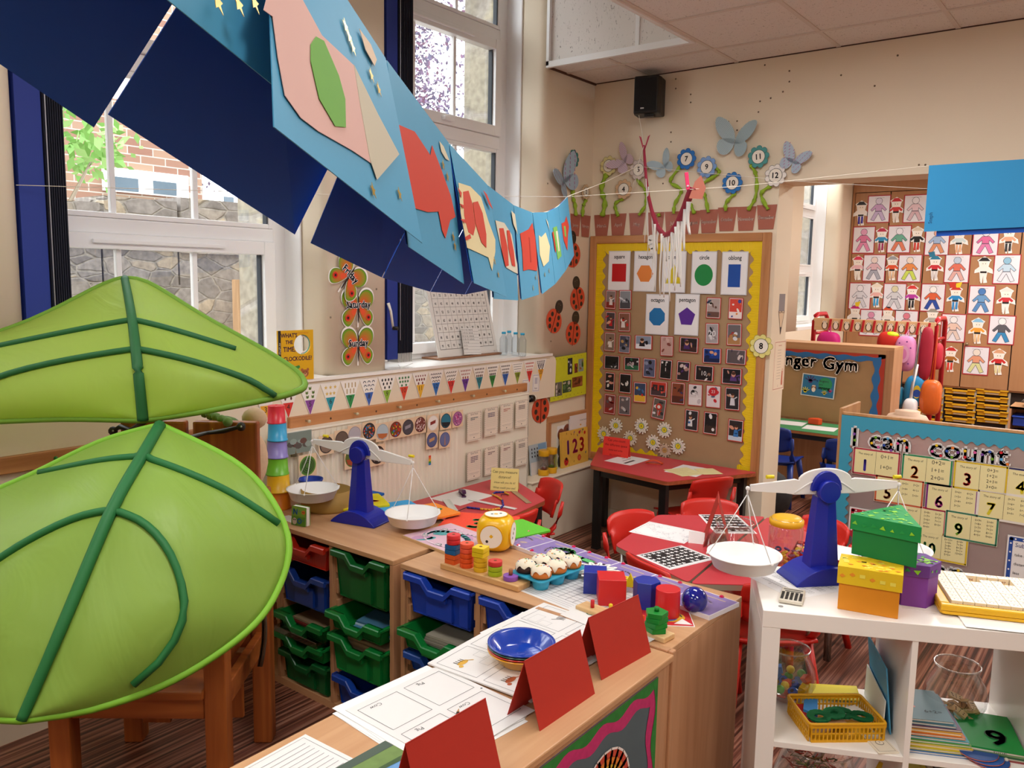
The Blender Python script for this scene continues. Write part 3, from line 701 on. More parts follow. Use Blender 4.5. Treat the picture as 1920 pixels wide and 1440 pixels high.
l2 = leaf('large darker green leaf canopy hanging low before the wooden chair', (.7, -3.5, 1.25),
     [(0, (300, 797, 2.45)), (.12, (262, 862, 2.28)), (.32, (205, 965, 2.12)), (.65, (122, 1160, 2.0)), (1, (40, 1350, 1.95))],
     [(0, (300, 797, 2.45)), (.12, (432, 862, 2.42)), (.25, (500, 925, 2.38)), (.36, (540, 1010, 2.33)), (.5, (525, 1095, 2.28)), (.64, (466, 1180, 2.2)), (.8, (330, 1272, 2.1)), (.92, (180, 1327, 2.0)), (1, (40, 1350, 1.95))],
     [(0, (300, 797, 2.45)), (.12, (190, 828, 2.45)), (.25, (60, 890, 2.42)), (.36, (-90, 960, 2.38)), (.5, (-230, 1070, 2.3)), (.64, (-270, 1190, 2.2)), (.8, (-190, 1290, 2.1)), (.92, (-60, 1340, 2.0)), (1, (40, 1350, 1.95))],
     .075, '#8BAE48', '#8FA83C', '#1F6B35', '#7DB832',
     [[(.105+.10*abs(v)+.12*v*v*(1 if v > 0 else .3), v*.97) for v in [i/14-1 for i in range(29)]],
      [((.31+.02*abs(v)+.50*v*v), v*.80) for v in [i/14-1 for i in range(29)]]], k=.16)
l1 = leaf('bright green leaf canopy standing up against the left window', (.75, -3.66, 1.26),
     [(0, (268, 788, 2.5)), (.3, (258, 690, 2.48)), (.65, (248, 602, 2.58)), (1, (234, 522, 2.8))],
     [(0, (268, 788, 2.5)), (.12, (400, 768, 2.52)), (.32, (545, 738, 2.6)), (.42, (570, 714, 2.68)), (.55, (520, 672, 2.74)), (.78, (385, 596, 2.8)), (.92, (280, 532, 2.8)), (1, (234, 522, 2.8))],
     [(0, (268, 788, 2.5)), (.12, (120, 785, 2.5)), (.32, (-160, 790, 2.52)), (.42, (-330, 745, 2.6)), (.55, (-230, 690, 2.7)), (.78, (30, 612, 2.76)), (.92, (190, 536, 2.8)), (1, (234, 522, 2.8))],
     .05, '#BEDA72', '#DDF080', '#1F5F30', '#6E9A2E',
     [[(.44-.16*abs(v)**1.6, v*.97) for v in [i/14-1 for i in range(29)]], [(.66-.10*abs(v)**1.5, v*.72) for v in [i/14-1 for i in range(29)]]], k=.62)
# iron brackets that hold the leaves to the chair back
for s, lab in ((0, 'curved black iron bracket on the left back plank of the wooden chair'), (1, 'curved black iron bracket under the patterned green hat')):
    pts = [(212, 808, 2.86), (225, 800, 2.86), (245, 806, 2.86), (262, 797, 2.8), (272, 790, 2.62)] if not s else [(452, 800, 2.8), (420, 808, 2.84), (385, 812, 2.84), (350, 822, 2.7), (325, 815, 2.55)]
    m = MB().tube([ptl(p) for p in pts], [.012, .018, .012, .014, .012], IRON, 8, flat=.5)
    m.ball(ptl(pts[0]), .016, IRON, 10); m.ball(ptl((pts[0][0], pts[0][1], pts[0][2]-.015)), .004, mat('#B9B9B9', .3, .8), 6)
    tag(m.obj('bracket'), lab, 'bracket')
# green patterned hat and beige soft toy at the back
m = MB()
hc = ptl((420, 800, 2.95)); m.ball(hc, .07, mat('#5E7A45', .8, var=.5, nscale=60), 18, sc=(1.1, .8, .55)); 
for k in range(5): m.ball(hc+V((.035*k-.07, -.03, .045-.004*k)), .018, mat('#79955A', .8), 8)
m.box(hc+V((.01, -.06, .0)), (.04, .01, .012), mat('#D9B23A', .6))
tag(m.obj('green_hat'), 'green patterned dressing-up hat on the back of the wooden chair', 'hat')
m = MB(); bc = ptl((470, 862, 3.0))
m.ball(bc+V((0, 0, 0)), .085, mat('#D9B99A', .9, var=.12, nscale=80), 18, sc=(.55, .8, 1.25)); m.ball(bc+V((.0, .02, .15)), .05, mat('#D9B99A', .9, var=.12, nscale=80), 14, sc=(.9, .9, .8))
tag(m.obj('soft_toy'), 'beige fleecy soft toy behind the chair beside the stacking cups', 'soft toy')
m = MB(); m.grid(lambda u, v: ptl((470+22*math.sin(u*2.5)+8*v, 1060+u*190, 2.75+.05*math.sin(v*6))), 8, 6, mat('#5F4A38', .9, var=.3, nscale=50)); tag(m.obj('cloth', solid=.004), 'frayed brown cloth hanging behind the wooden chair leg', 'cloth')
# ================================================================ window wall: radiator, batten, displays
RADM = mat('#EFE7D6', .4)
m = MB(); RX = .122
ra = thing('radiator', 'long cream panel radiator under the windows covered in stickers and worksheets', 'radiator', (0, -2.69, .1))
RL = 2.69-.825; RH = .895
def radf(u, v):
    y = u*RL; k = (y/.0335) % 1
    return (RX-.02-(.007 if .25 < k < .75 and .03 < v < .97 and (y < RL-.66) else 0), y, v*RH)
m.grid(radf, 222, 12, RADM, smooth=False)
m.bx(RX-.06, RX-.028, 0, RL, 0, RH, RADM)
m.obj('front_panel', ra)
g = MB(); g.bx(.025, RX-.016, -.004, RL+.004, RH-.005, RH+.006, RADM).obj('top_grille', ra, bevel=.003)
for a in (-.004, RL-.004): MB().bx(.025, RX-.02, a, a+.008, .0, RH, RADM).obj('side_cover', ra)
v = MB(); v.T = Tm(.075, RL+.025, RH-.04); v.tube([(0, -.03, 0), (0, .03, 0)], .009, '#8A8378', 10); v.tube([(0, .02, 0), (0, .055, .0)], .023, mat('#141414', .25), 16); v.tube([(0, .05, 0), (0, .075, 0)], .021, mat('#E8E0D0', .4), 16); v.obj('valve', ra)
MB().tube([(.075, RL+.02, RH-.06), (.075, RL+.02, .0)], .011, mat('#1C1A18', .4), 10).obj('pipe', ra)
MB().tube([(RX-.016, .07, RH-.05), (RX-.012, .07, RH-.11)], .016, mat('#8D8468', .5, .3), 8).obj('vent_clip', ra)
# wooden batten with pegs
bt = thing('peg_batten', 'wooden batten with metal pegs along the wall above the radiator', 'rail', (0.024, 0, 0))
def batten(y0, y1, z0, z1, t, parent): MB().bx(0, .022, y0, y1, z0, z1, wood('#C88A58', '#A86B3E', 1, 4)).obj('board', parent, bevel=.003)
batten(-2.59, -.765, 1.0, 1.052, bt, bt)
for k in range(12):
    y = -2.5+k*.148; b = MB().lathe([(.0, .03), (.008, .027), (.008, .022), (.004, .018), (.004, 0)][::-1], mat('#CDBE9E', .35), 10, Tm(.022, y, 1.027, ry=PI/2)) if k % 2 == 0 else MB().ball((.022, y, 1.02), .006, '#5B3A22', 8, sc=(.4, 1, 1))
    b.obj('peg' if k % 2 == 0 else 'knot', bt)
b2 = thing('peg_batten', 'wooden batten low on the wall behind the leaf canopies, at the left picture edge', 'rail', (.024, 0, 0))
batten(-4.6, -2.95, 1.0, 1.06, b2, b2)
for y, c in ((-3.62, '#2E7D3A'), (-3.47, '#B03024')): MB().ball((.022, y, 1.03), .008, c, 8).obj('peg', b2)
# pull cord beaded, blind cords
def on_w(px, py, x=.0262): return W(px, py, x)
# ---- number pennants
PC = {4: '#D9362E', 5: '#8B4C9E', 6: '#2B93A3', 7: '#2F8D4B', 8: '#3B63B5', 9: '#8DB53A', 10: '#E0492E', 11: '#E9B22E', 12: '#2E70BE', 13: '#E03A33', 14: '#6F3A9E', 15: '#267F8C', 16: '#36823A', 17: '#2F5FB0', 18: '#8C9A32', 19: '#DF3A30', 20: '#EBA92F'}
PI_ = {4: '#5A2F22', 5: '#5E7A35', 6: '#E0BC62', 7: '#B59A68', 8: '#3C4A5C', 9: '#2E2B2B', 10: '#3C7A44', 11: '#7A2F2A', 12: '#5A5560', 13: '#4A4038', 14: '#A04535', 15: '#4A2F2A', 16: '#2B2B2B', 17: '#26262B', 18: '#444', 19: '#C4503A', 20: '#2B3040'}
NW = 'zero one two three four five six seven eight nine ten eleven twelve thirteen fourteen fifteen sixteen seventeen eighteen nineteen twenty'.split()
PN = {3: 'orange', 4: 'red', 5: 'purple', 6: 'teal', 7: 'green', 8: 'blue', 9: 'lime', 10: 'red', 11: 'yellow', 12: 'blue', 13: 'red', 14: 'purple', 15: 'teal', 16: 'green', 17: 'blue', 18: 'olive', 19: 'red', 20: 'orange'}
ya = W(581, 740, .026).y; yb = W(1014, 690, .026).y
for n in range(3, 21):
    y = ya+(yb-ya)*(n-5)/15; a = Art(); w, h = .128, .152; c = PC.get(n, '#E9A92F'); zt = ZS-.012
    a.slab([(-w/2, 0), (w/2, 0), (0, -h)], '#F3EDE6', .001)
    yy = -.074 if n < 10 else -.068; k = w/2*(1+yy/h)
    a.poly([(-k*.9, yy), (k*.9, yy), (0, -h*.955)], c, 1)
    rows = [2, 2] if n == 4 else [[], [], [], [2, 1]][n] if n < 4 else {5: [1, 2, 2], 6: [3, 3], 7: [4, 3], 8: [3, 3, 2], 9: [4, 3, 2], 10: [4, 4, 2], 11: [5, 4, 2], 12: [5, 4, 3], 13: [5, 5, 3], 14: [6, 5, 3], 15: [6, 5, 4], 16: [7, 5, 4], 17: [7, 6, 4], 18: [5, 5, 5, 3], 19: [8, 6, 5], 20: [6, 5, 4, 3, 2]}[n]
    dz = (.060/len(rows))
    for r_, q in enumerate(rows):
        z = -.010-dz*(r_+.5); ww = w*(1+z/h)*.80
        for j in range(q):
            x = (j-(q-1)/2)*ww/max(q, 2); s = .0058 if q > 4 else .008
            cc = PI_.get(n, '#555')
            if n == 6: a.star(x, z, s*1.35, cc, 1)
            elif n == 7: a.rect(x-.0032, z-.012, x+.0032, z+.012, cc, 1)
            elif n in (8, 12): a.arc(x, z-.003, s, 0, PI, .004, cc, 1, 5)
            elif n == 18: a.rect(x-.008, z-.0012, x+.008, z+.0012, cc, 1)
            elif n == 10: a.star(x, z, s*1.2, cc, 1, 6, .5)
            elif n == 13: a.line([(x-s, z-s*.6), (x+s, z+s*.6)], .0045, cc, 1)
            elif n == 5: a.ell(x, z, s, s*.75, cc, 1); a.ell(x-s*.7, z+s*.8, s*.35, s*.35, cc, 1, 8); a.ell(x+s*.7, z+s*.8, s*.35, s*.35, cc, 1, 8)
            else: a.ell(x, z, s*.7, s, cc, 1, 8)
    a.text(str(n), 0, yy-.031, .025, '#2A2422', 2)
    o = a.obj('number_pennant', M=basis((.0262+.0012*(n % 2), y, zt), (0, 1, 0), (0, 0, 1)))
    tag(o, '%s-tipped paper pennant numbered %s under the window ledge' % (PN[n], NW[n]), 'pennant', 'number pennants below the ledge')
m = MB().tube([(.028, ya-.35, ZS-.011), (.028, yb+.1, ZS-.011)], .0012, '#E8E0D2', 5); tag(m.obj('pennant_string'), 'thin white string carrying the number pennants', 'string')
# ---- day butterflies on the pier
def lerp_poly(c, pts, k): return [(c[0]+(x-c[0])*k, c[1]+(y-c[1])*k) for x, y in pts]
def wing_up(s): return [(s*x, y) for x, y in [(.002, -.006), (.004, .040), (.024, .068), (.056, .074), (.082, .056), (.084, .022), (.060, -.004), (.03, -.010)]]
def wing_dn(s): return [(s*x, y) for x, y in [(.002, .004), (.034, -.002), (.062, -.008), (.082, -.030), (.078, -.058), (.056, -.078), (.034, -.066), (.012, -.030)]]
def smooth(pts, it=2):
    for _ in range(it):
        q = []
        for i in range(len(pts)):
            a, b = pts[i], pts[(i+1) % len(pts)]; q += [(a[0]*.75+b[0]*.25, a[1]*.75+b[1]*.25), (a[0]*.25+b[0]*.75, a[1]*.25+b[1]*.75)]
        pts = q
    return pts
def hexmix(a, b, t):
    A = [int(a[i:i+2], 16) for i in (1, 3, 5)]; Bc = [int(b[i:i+2], 16) for i in (1, 3, 5)]
    return '#%02X%02X%02X' % tuple(int(x+(y-x)*t) for x, y in zip(A, Bc))
def day_butterfly(px, py, word, rot, lab, lift):
    a = Art()
    for s in (-1, 1):
        for wf, cen in ((wing_up(s), (s*.008, .0)), (wing_dn(s), (s*.008, -.004))):
            o = smooth(wf); cc = (s*.038, .033 if wf[0][1] == 0 else -.034)
            a.slab(lerp_poly(cc, o, 1.10), '#F6F1EA', .0015); a.poly(lerp_poly(cc, o, 1.02), '#2A3518', 1); a.poly(o, '#6F9A1C', 2)
            for k in range(5):
                f = .90-.13*k; a.poly(lerp_poly(cen, o, f), hexmix('#8A9A20', '#E8552A', (k+1)/5), 3+k)
        a.ell(s*.055, -.040, .014, .014, '#E04A22', 9); a.ell(s*.055, -.040, .010, .010, '#C4161C', 10); a.ell(s*.055, -.040, .005, .005, '#1A0F10', 11)
        a.line([(0, .050), (s*.004, .066), (s*.013, .074)], .0012, '#2A2020', 9)
    a.ell(0, -.006, .0042, .058, '#2A1414', 12); a.rect(-.0035, -.08, .0035, -.03, '#F6F1EA', 0)
    a.text(word, 0, .000, .029, '#F8F6F2', 13, fat=.003, sx=.9); a.text(word, 0, .000, .029, '#2A2A34', 16, sx=.9, fat=.0006)
    o = a.obj('day_butterfly', M=basis(W(px, py, .008+lift), (0, math.cos(rot), math.sin(rot)), (0, -math.sin(rot), math.cos(rot))) @ Matrix.Scale(1.22, 4))
    tag(o, lab, 'butterfly')
day_butterfly(653, 519, 'Friday', -.72, 'orange and green paper butterfly marked Friday, tilted, topmost on the pier', .01)
day_butterfly(671, 577, 'Saturday', 0, 'orange and green paper butterfly marked Saturday, middle of the three', .0)
day_butterfly(671, 649, 'Sunday', 0, 'orange and green paper butterfly marked Sunday, lowest of the three', .0)
# ---- round picture stickers on the radiator
def sticker(px, py, c1, c2, ring, lab, r=.044, deco=0, sq='#EBCFAE'):
    a = Art(); s = r*1.02; a.slab([(-s, -s*1.05), (s, -s*1.05), (s, s*1.05), (-s, s*1.05)], sq, .0006); a.ell(0, 0, r*.93, r*.93, ring, 1, 24); a.ell(0, 0, r*.84, r*.84, c1, 2, 24)
    q = random.Random(int(px))
    if deco == 0: a.poly([(-r*.8, -r*.1), (r*.8, -r*.25), (r*.6, -r*.62), (0, -r*.82), (-r*.6, -r*.6)], c2, 3)
    elif deco == 1:
        for _ in range(34): t = q.uniform(0, 6.28); d = r*.75*math.sqrt(q.random()); a.ell(math.cos(t)*d, math.sin(t)*d, r*.1, r*.1, q.choice(c2), 3+_ % 3, 8)
    elif deco == 2: a.poly([(-r*.5, -r*.25), (r*.4, -r*.05), (r*.45, r*.35), (-r*.5, r*.15)], c2, 3)
    elif deco == 3: a.poly([(-r*.12, -r*.7), (r*.12, -r*.7), (0, r*.75)], c2, 3)
    elif deco == 4:
        for k in range(3): a.arc(0, 0, r*(.3+.18*k), 0, 6.28, r*.06, c2, 3, 16)
    tag(a.obj('picture_sticker', M=onwin(px, py, RX+.0008)), lab, 'sticker', 'round picture stickers on the radiator')
ST = [(612, 834, '#5A4A42', '#8A7466', '#3B3330', 'brown round picture sticker behind the left balance pan strings', 0), (641, 824, '#6B5A50', '#3A2F2C', '#443A36', 'small dark round picture sticker above the blue balance tower', 0), (665, 815, '#B9B4BE', '#D8D2D6', '#A49AA4', 'pale grey round picture sticker at the upper row', 0),
 (692, 808, '#3A3438', ('#D8402E', '#3F8FC4', '#E07A2E'), '#20242A', 'dark round picture sticker of bright beads', 1), (717, 810, '#B9CBD6', '#C4703E', '#9DB2BE', 'round sticker of orange sand under a pale sky', 0), (742, 805, '#8A3A22', ('#E2B32E', '#D8372C', '#3E9A45', '#3F6FC4'), '#7A2A1E', 'round sticker full of red, yellow and green sweets', 1),
 (765, 801, '#4C4A54', '#9A96A4', '#2E2C34', 'round sticker of a dark basket', 2), (788, 796, '#7A3A34', ('#F0DADA', '#D8B4B0'), '#4A1F1E', 'round sticker of white and pink sweets on dark red', 1), (812, 793, '#F2EFEA', '#8A2E2A', '#E4E0DA', 'white round sticker with a red brick', 2),
 (836, 789, '#2A7A96', '#16222C', '#1B2530', 'blue and black round sticker of a comet shape', 0), (858, 785, '#B36AA0', ('#E8A8D0', '#7A3A78', '#C44A90'), '#8A4A88', 'pink and purple round sticker, last in the upper row', 1), (810, 825, '#5A6290', '#C49A6E', '#3E4474', 'blue round sticker of a wooden plank, lower row', 2), (834, 824, '#6A74A4', '#B9825E', '#4A5288', 'blue round sticker of a brown tower, lower row', 3),
 (577, 873, '#4E7A36', '#26331C', '#6F9A3A', 'green round sticker low on the radiator behind the left balance pan', 4), (708, 853, '#2A1E1C', ('#C9C2BC', '#8A7A76'), '#3A2A26', 'black and white round sticker right of the blue balance tower', 1), (661, 858, '#5A6A2A', '#A84A2A', '#6A7A3A', 'green and red round sticker half hidden by the balance tower', 0)]
for px, py, c1, c2, rg, lab, d in ST: sticker(px, py, c1, c2, rg, lab, deco=d, r=.044 if py < 850 else .05)
a = Art(); a.sheet(.135, .10, '#9AA7A4'); a.rect(-.066, -.048, .066, .048, '#7E8C84', 1)
for k in range(8): a.ell(-.05+.014*k, -.005+.012*math.sin(k*1.7), .02, .014, ('#5A5450', '#94A39C', '#6A4A44')[k % 3], 2+k % 2, 8)
tag(a.obj('photo_print', M=onwin(562, 829, RX+.001)), 'small grey photo at the left end of the radiator', 'photo')
a = Art()
for k, c in enumerate(('#D8482E', '#E07A2E', '#E8B92E', '#3E9A45', '#2E7FC4')): a.slab([(-.009, .026-.0105*(k+1)), (.009, .026-.0105*(k+1)), (.009, .026-.0105*k), (-.009, .026-.0105*k)], c, .0008)
tag(a.obj('colour_tab', M=onwin(806, 863, RX+.001)), 'tiny rainbow striped tab stuck on the radiator', 'sticker')
# ---- eight counting worksheets
for r_ in range(2):
    for k in range(4):
        px = (889, 921, 950, 978)[k]; py = ((799, 790, 782, 775), (872, 863, 855, 847))[r_][k]
        a = Art(); w, h = .122, .172; a.sheet(w, h, '#EFE3D2', .0006)
        for j in range(9): x = -w*.44+w*.88*j/8; a.ell(x, h*.46, .0025, .0025, '#3A3234', 1, 6); a.ell(x, -h*.46, .0025, .0025, '#3A3234', 1, 6)
        for j in range(14): z = -h*.42+h*.84*j/13; a.ell(-w*.46, z, .0022, .0022, '#4A4244', 1, 6); a.ell(w*.46, z, .0022, .0022, '#4A4244', 1, 6)
        a.text('Spiral Facts', 0, h*.385, .010, '#6A625E', 1)
        for j in range(8): a.rect(-w*.36, h*.30-h*.065*j, w*.36, h*.30-h*.065*j-.0008, '#C9BFB0', 1); 
        for j in range(9): x = -w*.36+w*.72*j/8; a.rect(x-.0004, -h*.155, x+.0004, h*.30, '#C9BFB0', 1)
        cc = ('#3A5A6A', '#4A3A6A', '#B0492A', '#4A3038', '#4A2A5A', '#5A3040', '#7A2A2E', '#5A4A4A')[r_*4+k]; nr = (2, 3, 2, 3, 4, 2, 2, 3)[r_*4+k]
        for i in range(nr):
            for j in range(7 if i < nr-1 or nr == 3 else 4): a.ell(-w*.22+j*w*.075, h*.285-i*.0095, .0038, .0035, cc, 2, 6)
        a.rect(-w*.36, -h*.27, w*.36, -h*.262, '#8A807A', 1); a.rect(-w*.30, -h*.31, w*.3, -h*.305, '#8A807A', 1); a.ell(0, -h*.38, .005, .003, '#3A3234', 1, 8)
        tag(a.obj('worksheet', M=onwin(px, py, RX+.0008+.0004*k)), ('%s counting worksheet in the %s row on the radiator' % (('first', 'second', 'third', 'fourth')[k], ('upper', 'lower')[r_])), 'worksheet', 'counting worksheets on the radiator')
# ---- small cards, ladybirds, yellow poster, pin board
def card(px, py, w, h, lab, col='#F0EAE4', edge='#7A6FA8', x=.026, rot=0, txt=None, name='small_card'):
    a = Art(); a.sheet(w, h, col, .0008); a.frame(-w*.42, -h*.44, w*.42, h*.44, .002, edge, 1)
    a.rect(-w*.2, -h*.05, w*.2, h*.3, '#C9C4CC', 1); a.text(txt, 0, -h*.34, h*.11, '#3A3550', 2)
    return tag(a.obj(name, M=onwin(px, py, x, rot)), lab, 'card')
card(986, 728, .075, .115, 'small white picture card by the right end of the batten, the lower one', txt='candle', rot=-.04)
card(1005, 718, .075, .115, 'small white picture card by the right end of the batten, the upper one', txt='box', rot=-.04)
def ladybird(M, lab, ang=0, s=1, head=True):
    t = thing('paper_ladybird', lab, 'ladybird', M=M @ Matrix.Rotation(ang, 4, 'Z') @ Matrix.Scale(s, 4)); a = Art()
    q = [(.078*math.cos(2*PI*k/28), .070*math.sin(2*PI*k/28)) for k in range(28)]
    a.slab(q, mat('#D4502F', .6), .0015); a.rect(-.0025, -.075, .0025, .068, '#2A1C18', 2)
    for x, y in ((-.034, .03), (.034, .034), (-.044, -.008), (.042, -.004), (-.028, -.042), (.030, -.042)): a.ell(x, y, .014, .014, '#3A2E22', 1, 12)
    a.obj('body', t)
    if head:
        b = Art(); b.slab([(.037*math.cos(2*PI*k/20)+.012, .094+.040*math.sin(2*PI*k/20)) for k in range(20)], mat('#3B3026', .55), .003); b.ell(.0, .108, .0022, .0022, '#B9A98A', 1, 6); b.ell(.02, .108, .0022, .0022, '#B9A98A', 1, 6); b.obj('head', t)
    return t
ladybird(onwin(1039, 602, .004), 'red spotted paper ladybird leaning left, nearest the window', -.42, 1.15)
ladybird(onwin(1083, 560, .004), 'red spotted paper ladybird highest of the three beside the notice board', .30, 1.15)
ladybird(onwin(1075, 625, .004), 'red spotted paper ladybird lowest of the three beside the notice board', -.12, 1.15)
ladybird(onwin(1074, 478, .004), 'red spotted paper ladybird partly hidden behind the rocket bunting', .2, 1.2)
ladybird(onwin(1014, 768, .004), 'larger red paper ladybird by the radiator valve', .0, 1.25)
a = Art(); w, h = .355, .235
P0 = (W(1033, 668, .02)+W(1098, 742, .02))/2; w = W(1098, 700, .02).y-W(1031, 700, .02).y; h = W(1065, 666, .02).z-W(1065, 746, .02).z
a.sheet(w, h, mat('#CFD22B', .55, var=.08, nscale=20))
def photo_bits(a, x, y, w, h, cols, seed, l=2, n=7):
    a.rect(x-w/2, y-h/2, x+w/2, y+h/2, cols[0], l); q = random.Random(seed)
    for k in range(n):
        rx, ry = w*q.uniform(.06, .2), h*q.uniform(.06, .22); cx, cy = x+q.uniform(-1, 1)*(w/2-rx), y+q.uniform(-1, 1)*(h/2-ry); a.ell(cx, cy, rx, ry, cols[1+k % (len(cols)-1)], l+1+k % 2, 9, 0)
for (x, y, ww, hh, cols) in ((.03, .24, .13, .38, ['#20242E', '#5A6474', '#D8DCE0']), (.2, .17, .09, .22, ['#6A2A2A', '#C4502E', '#2A1A1A']), (.34, .22, .15, .3, ['#8A9A9A', '#9A6A3A', '#5A7A4A']), (-.28, -.24, .19, .32, ['#6A6A60', '#D8D0C4', '#3A302A']), (-.05, -.22, .24, .28, ['#3A5236', '#B9B4A4', '#5A7A4A']), (.24, -.16, .3, .24, ['#8A4A2A', '#5A2A1A', '#A86A3A'])):
    photo_bits(a, x*w, y*h, ww*w, hh*h, cols, int(x*100))
for k in range(8): a.ell(-w*.47, h*(.3-.09*k), .003, .004, '#4A5A1A', 1, 6); a.ell(-w*.4+w*.11*k, -h*.44, .003, .004, '#4A5A1A', 1, 6); a.ell(-w*.35+w*.1*k, h*.45, .0025, .003, '#4A5A1A', 1, 6)
tag(a.obj('animal_poster', M=basis(P0, (0, 1, .03), (0, 0, 1))), 'lime yellow poster with six animal photographs', 'poster')
yl, yr = W(1029, 780, .02).y, -.012
pb = thing('pin_board', 'wood-framed pin board low on the window wall holding coin pictures', 'board', (0, yl, 0))
FR = wood('#C28A5C', '#A97045', 1, 4); wz0, wz1 = .445, W(1060, 776, .02).z
MB().bx(0, .02, 0, yr-yl, wz1-.045, wz1, FR).obj('top_frame', pb, bevel=.003)
MB().bx(0, .02, 0, .035, wz0, wz1-.045, wood('#C28A5C', '#A97045', 2, 4)).obj('side_frame', pb, bevel=.003)
MB().bx(0, .008, .035, yr-yl, wz0, wz1-.045, mat('#E6D8C0', .8)).obj('backing', pb)
MB().bx(.0, .02, yr-yl-.0, yr-yl+.008, wz0, wz1+.35, wood('#B57A50', '#96602F', 2, 4)).obj('corner_frame', pb)
a = Art(); w, h = .26, .30; a.sheet(w, h, '#E9EAEA')
for k, (x, y, r_, c) in enumerate(((-.085, .09, .04, '#8A4A34'), (-.01, .105, .048, '#8A4A34'), (.06, .1, .03, '#9A9690'), (.1, .12, .028, '#8A8680'), (-.08, -.02, .045, '#6E6A66'), (-.07, -.1, .05, '#6A6662'))): a.ell(x, y, r_, r_, hexmix(c, '#FFFFFF', .15), 1, 20); a.ell(x, y, r_*.86, r_*.86, c, 2, 20); a.ell(x, y, r_*.35, r_*.45, hexmix(c, '#000000', .25), 3, 10)
tag(a.obj('coin_poster', M=onwin(1064, 835, .011)), 'white poster of brown and grey coins on the low pin board', 'poster')
# ================================================================ back wall: notice board and decorations
PINE = wood('#C58B58', '#A66C3D', 2, 4); PINEX = wood('#C58B58', '#A66C3D', 0, 4)
bx0, bx1, bz1, bz0 = .012, 1.290, 2.008, .445
nb = thing('notice_board', 'large wood-framed notice board with yellow wavy border and brown paper', 'notice board', (0, 0, 0))
fw = .052
for a, b in ((bx0, bx0+fw), (bx1-fw, bx1)): MB().bx(a, b, -.026, 0, bz0, bz1, PINE).obj('side_frame', nb, bevel=.004)
for a, b in ((bz0, bz0+fw), (bz1-fw, bz1)): MB().bx(bx0+fw, bx1-fw, -.0255, 0, a, b, PINEX).obj('cross_frame', nb, bevel=.004)
m = MB(); KR = mat('#A98B68', .62, var=.12, nscale=7, bump=.25)
m.grid(lambda u, v: (bx0+fw+u*(bx1-bx0-2*fw), -.010-.003*math.sin(u*9+v*7)*math.sin(v*12-u*3), bz0+fw+v*(bz1-bz0-2*fw)), 24, 30, KR)
m.obj('brown_paper', nb)
YEL = mat('#E8C60C', .5)
def ribbed(x0, z0, x1, z1, side, name):
    "corrugated scalloped border strip; side = direction the scallops point"
    m = MB(); L = abs(x1-x0)+abs(z1-z0); hor = abs(x1-x0) > abs(z1-z0); n = int(L/.0042)
    vs = []; fs = []
    for k in range(n+1):
        t = L*k/n; w = .062+.012*math.sin(t/.076*2*PI); d = .0135+.0016*(k % 2)
        for e in (0, w): vs.append((x0+t, -d, z0+side*e) if hor else (x0+side*e, -d, z0+t))
    for k in range(n): fs.append((2*k, 2*k+2, 2*k+3, 2*k+1))
    m.add(vs, fs, YEL); return m.obj(name, nb, solid=.0015)
xi0, xi1, zi0, zi1 = bx0+fw, bx1-fw, bz0+fw, bz1-fw
ribbed(xi0, zi1, xi1, zi1, -1, 'yellow_border'); ribbed(xi0, zi0, xi0, zi1, 1, 'yellow_border'); ribbed(xi1, zi0, xi1, zi1, -1, 'yellow_border'); ribbed(xi0, zi0, xi1-.65, zi0, 1, 'yellow_border'); ribbed(xi1-.09, zi0, xi1, zi0, 1, 'yellow_border')
def z6(x, y): return 1080+x/4.8, 440+y/4.8
def z7(x, y): return 1080+x/4.8, 700+y/4.8
LAM = mat('#F1F0F2', .18)
def shape_card(x, y, word, col, kind):
    px, py = z6(x, y); a = Art(); w, h = .158, .255
    a.slab([(-w/2-.006, -h/2-.006), (w/2+.006, -h/2-.006), (w/2+.006, h/2+.006), (-w/2-.006, h/2+.006)], mat('#D9D8DC', .15), .0008); a.poly([(-w/2, -h/2), (w/2, -h/2), (w/2, h/2), (-w/2, h/2)], LAM, 1)
    a.text(word, 0, h*.325, .026, '#1B1B23', 2, sx=.84, fat=.0006)
    c = (0, -.018); r = .062
    if kind == 4: a.rect(-.055, -.073, .055, .047, col, 2)
    elif kind == 'o': a.rect(-.040, -.085, .040, .055, col, 2)
    elif kind == 'c': a.ell(0, -.015, r, r*1.1, col, 2, 40)
    elif kind == 3: a.poly([(-.06, -.075), (.06, -.075), (0, .055)], col, 2)
    else:
        o = {6: 0, 8: PI/8, 5: PI/2}[kind]; a.poly([(r*math.cos(o+2*PI*k/kind), -.015+r*math.sin(o+2*PI*k/kind)) for k in range(kind)], col, 2)
    tag(a.obj('shape_card', M=onback(px, py, -.0175)), 'laminated white card reading %s with a %s %s' % (word, {'#C4161C': 'red', '#E8883A': 'orange', '#D8C41C': 'yellow', '#1E8A44': 'green', '#1C4FA8': 'blue', '#1C74B4': 'bright blue', '#5A2A96': 'purple'}[col], 'shape'), 'card', 'shape cards on the notice board')
for x, y, wd, c, k in ((388, 325, 'square', '#C4161C', 4), (622, 330, 'hexagon', '#E8883A', 6), (880, 335, 'triangle', '#D8C41C', 3), (1150, 342, 'circle', '#1E8A44', 'c'), (1425, 348, 'oblong', '#1C4FA8', 'o'), (730, 718, 'octagon', '#1C74B4', 8), (997, 720, 'pentagon', '#5A2A96', 5)): shape_card(x, y, wd, c, k)
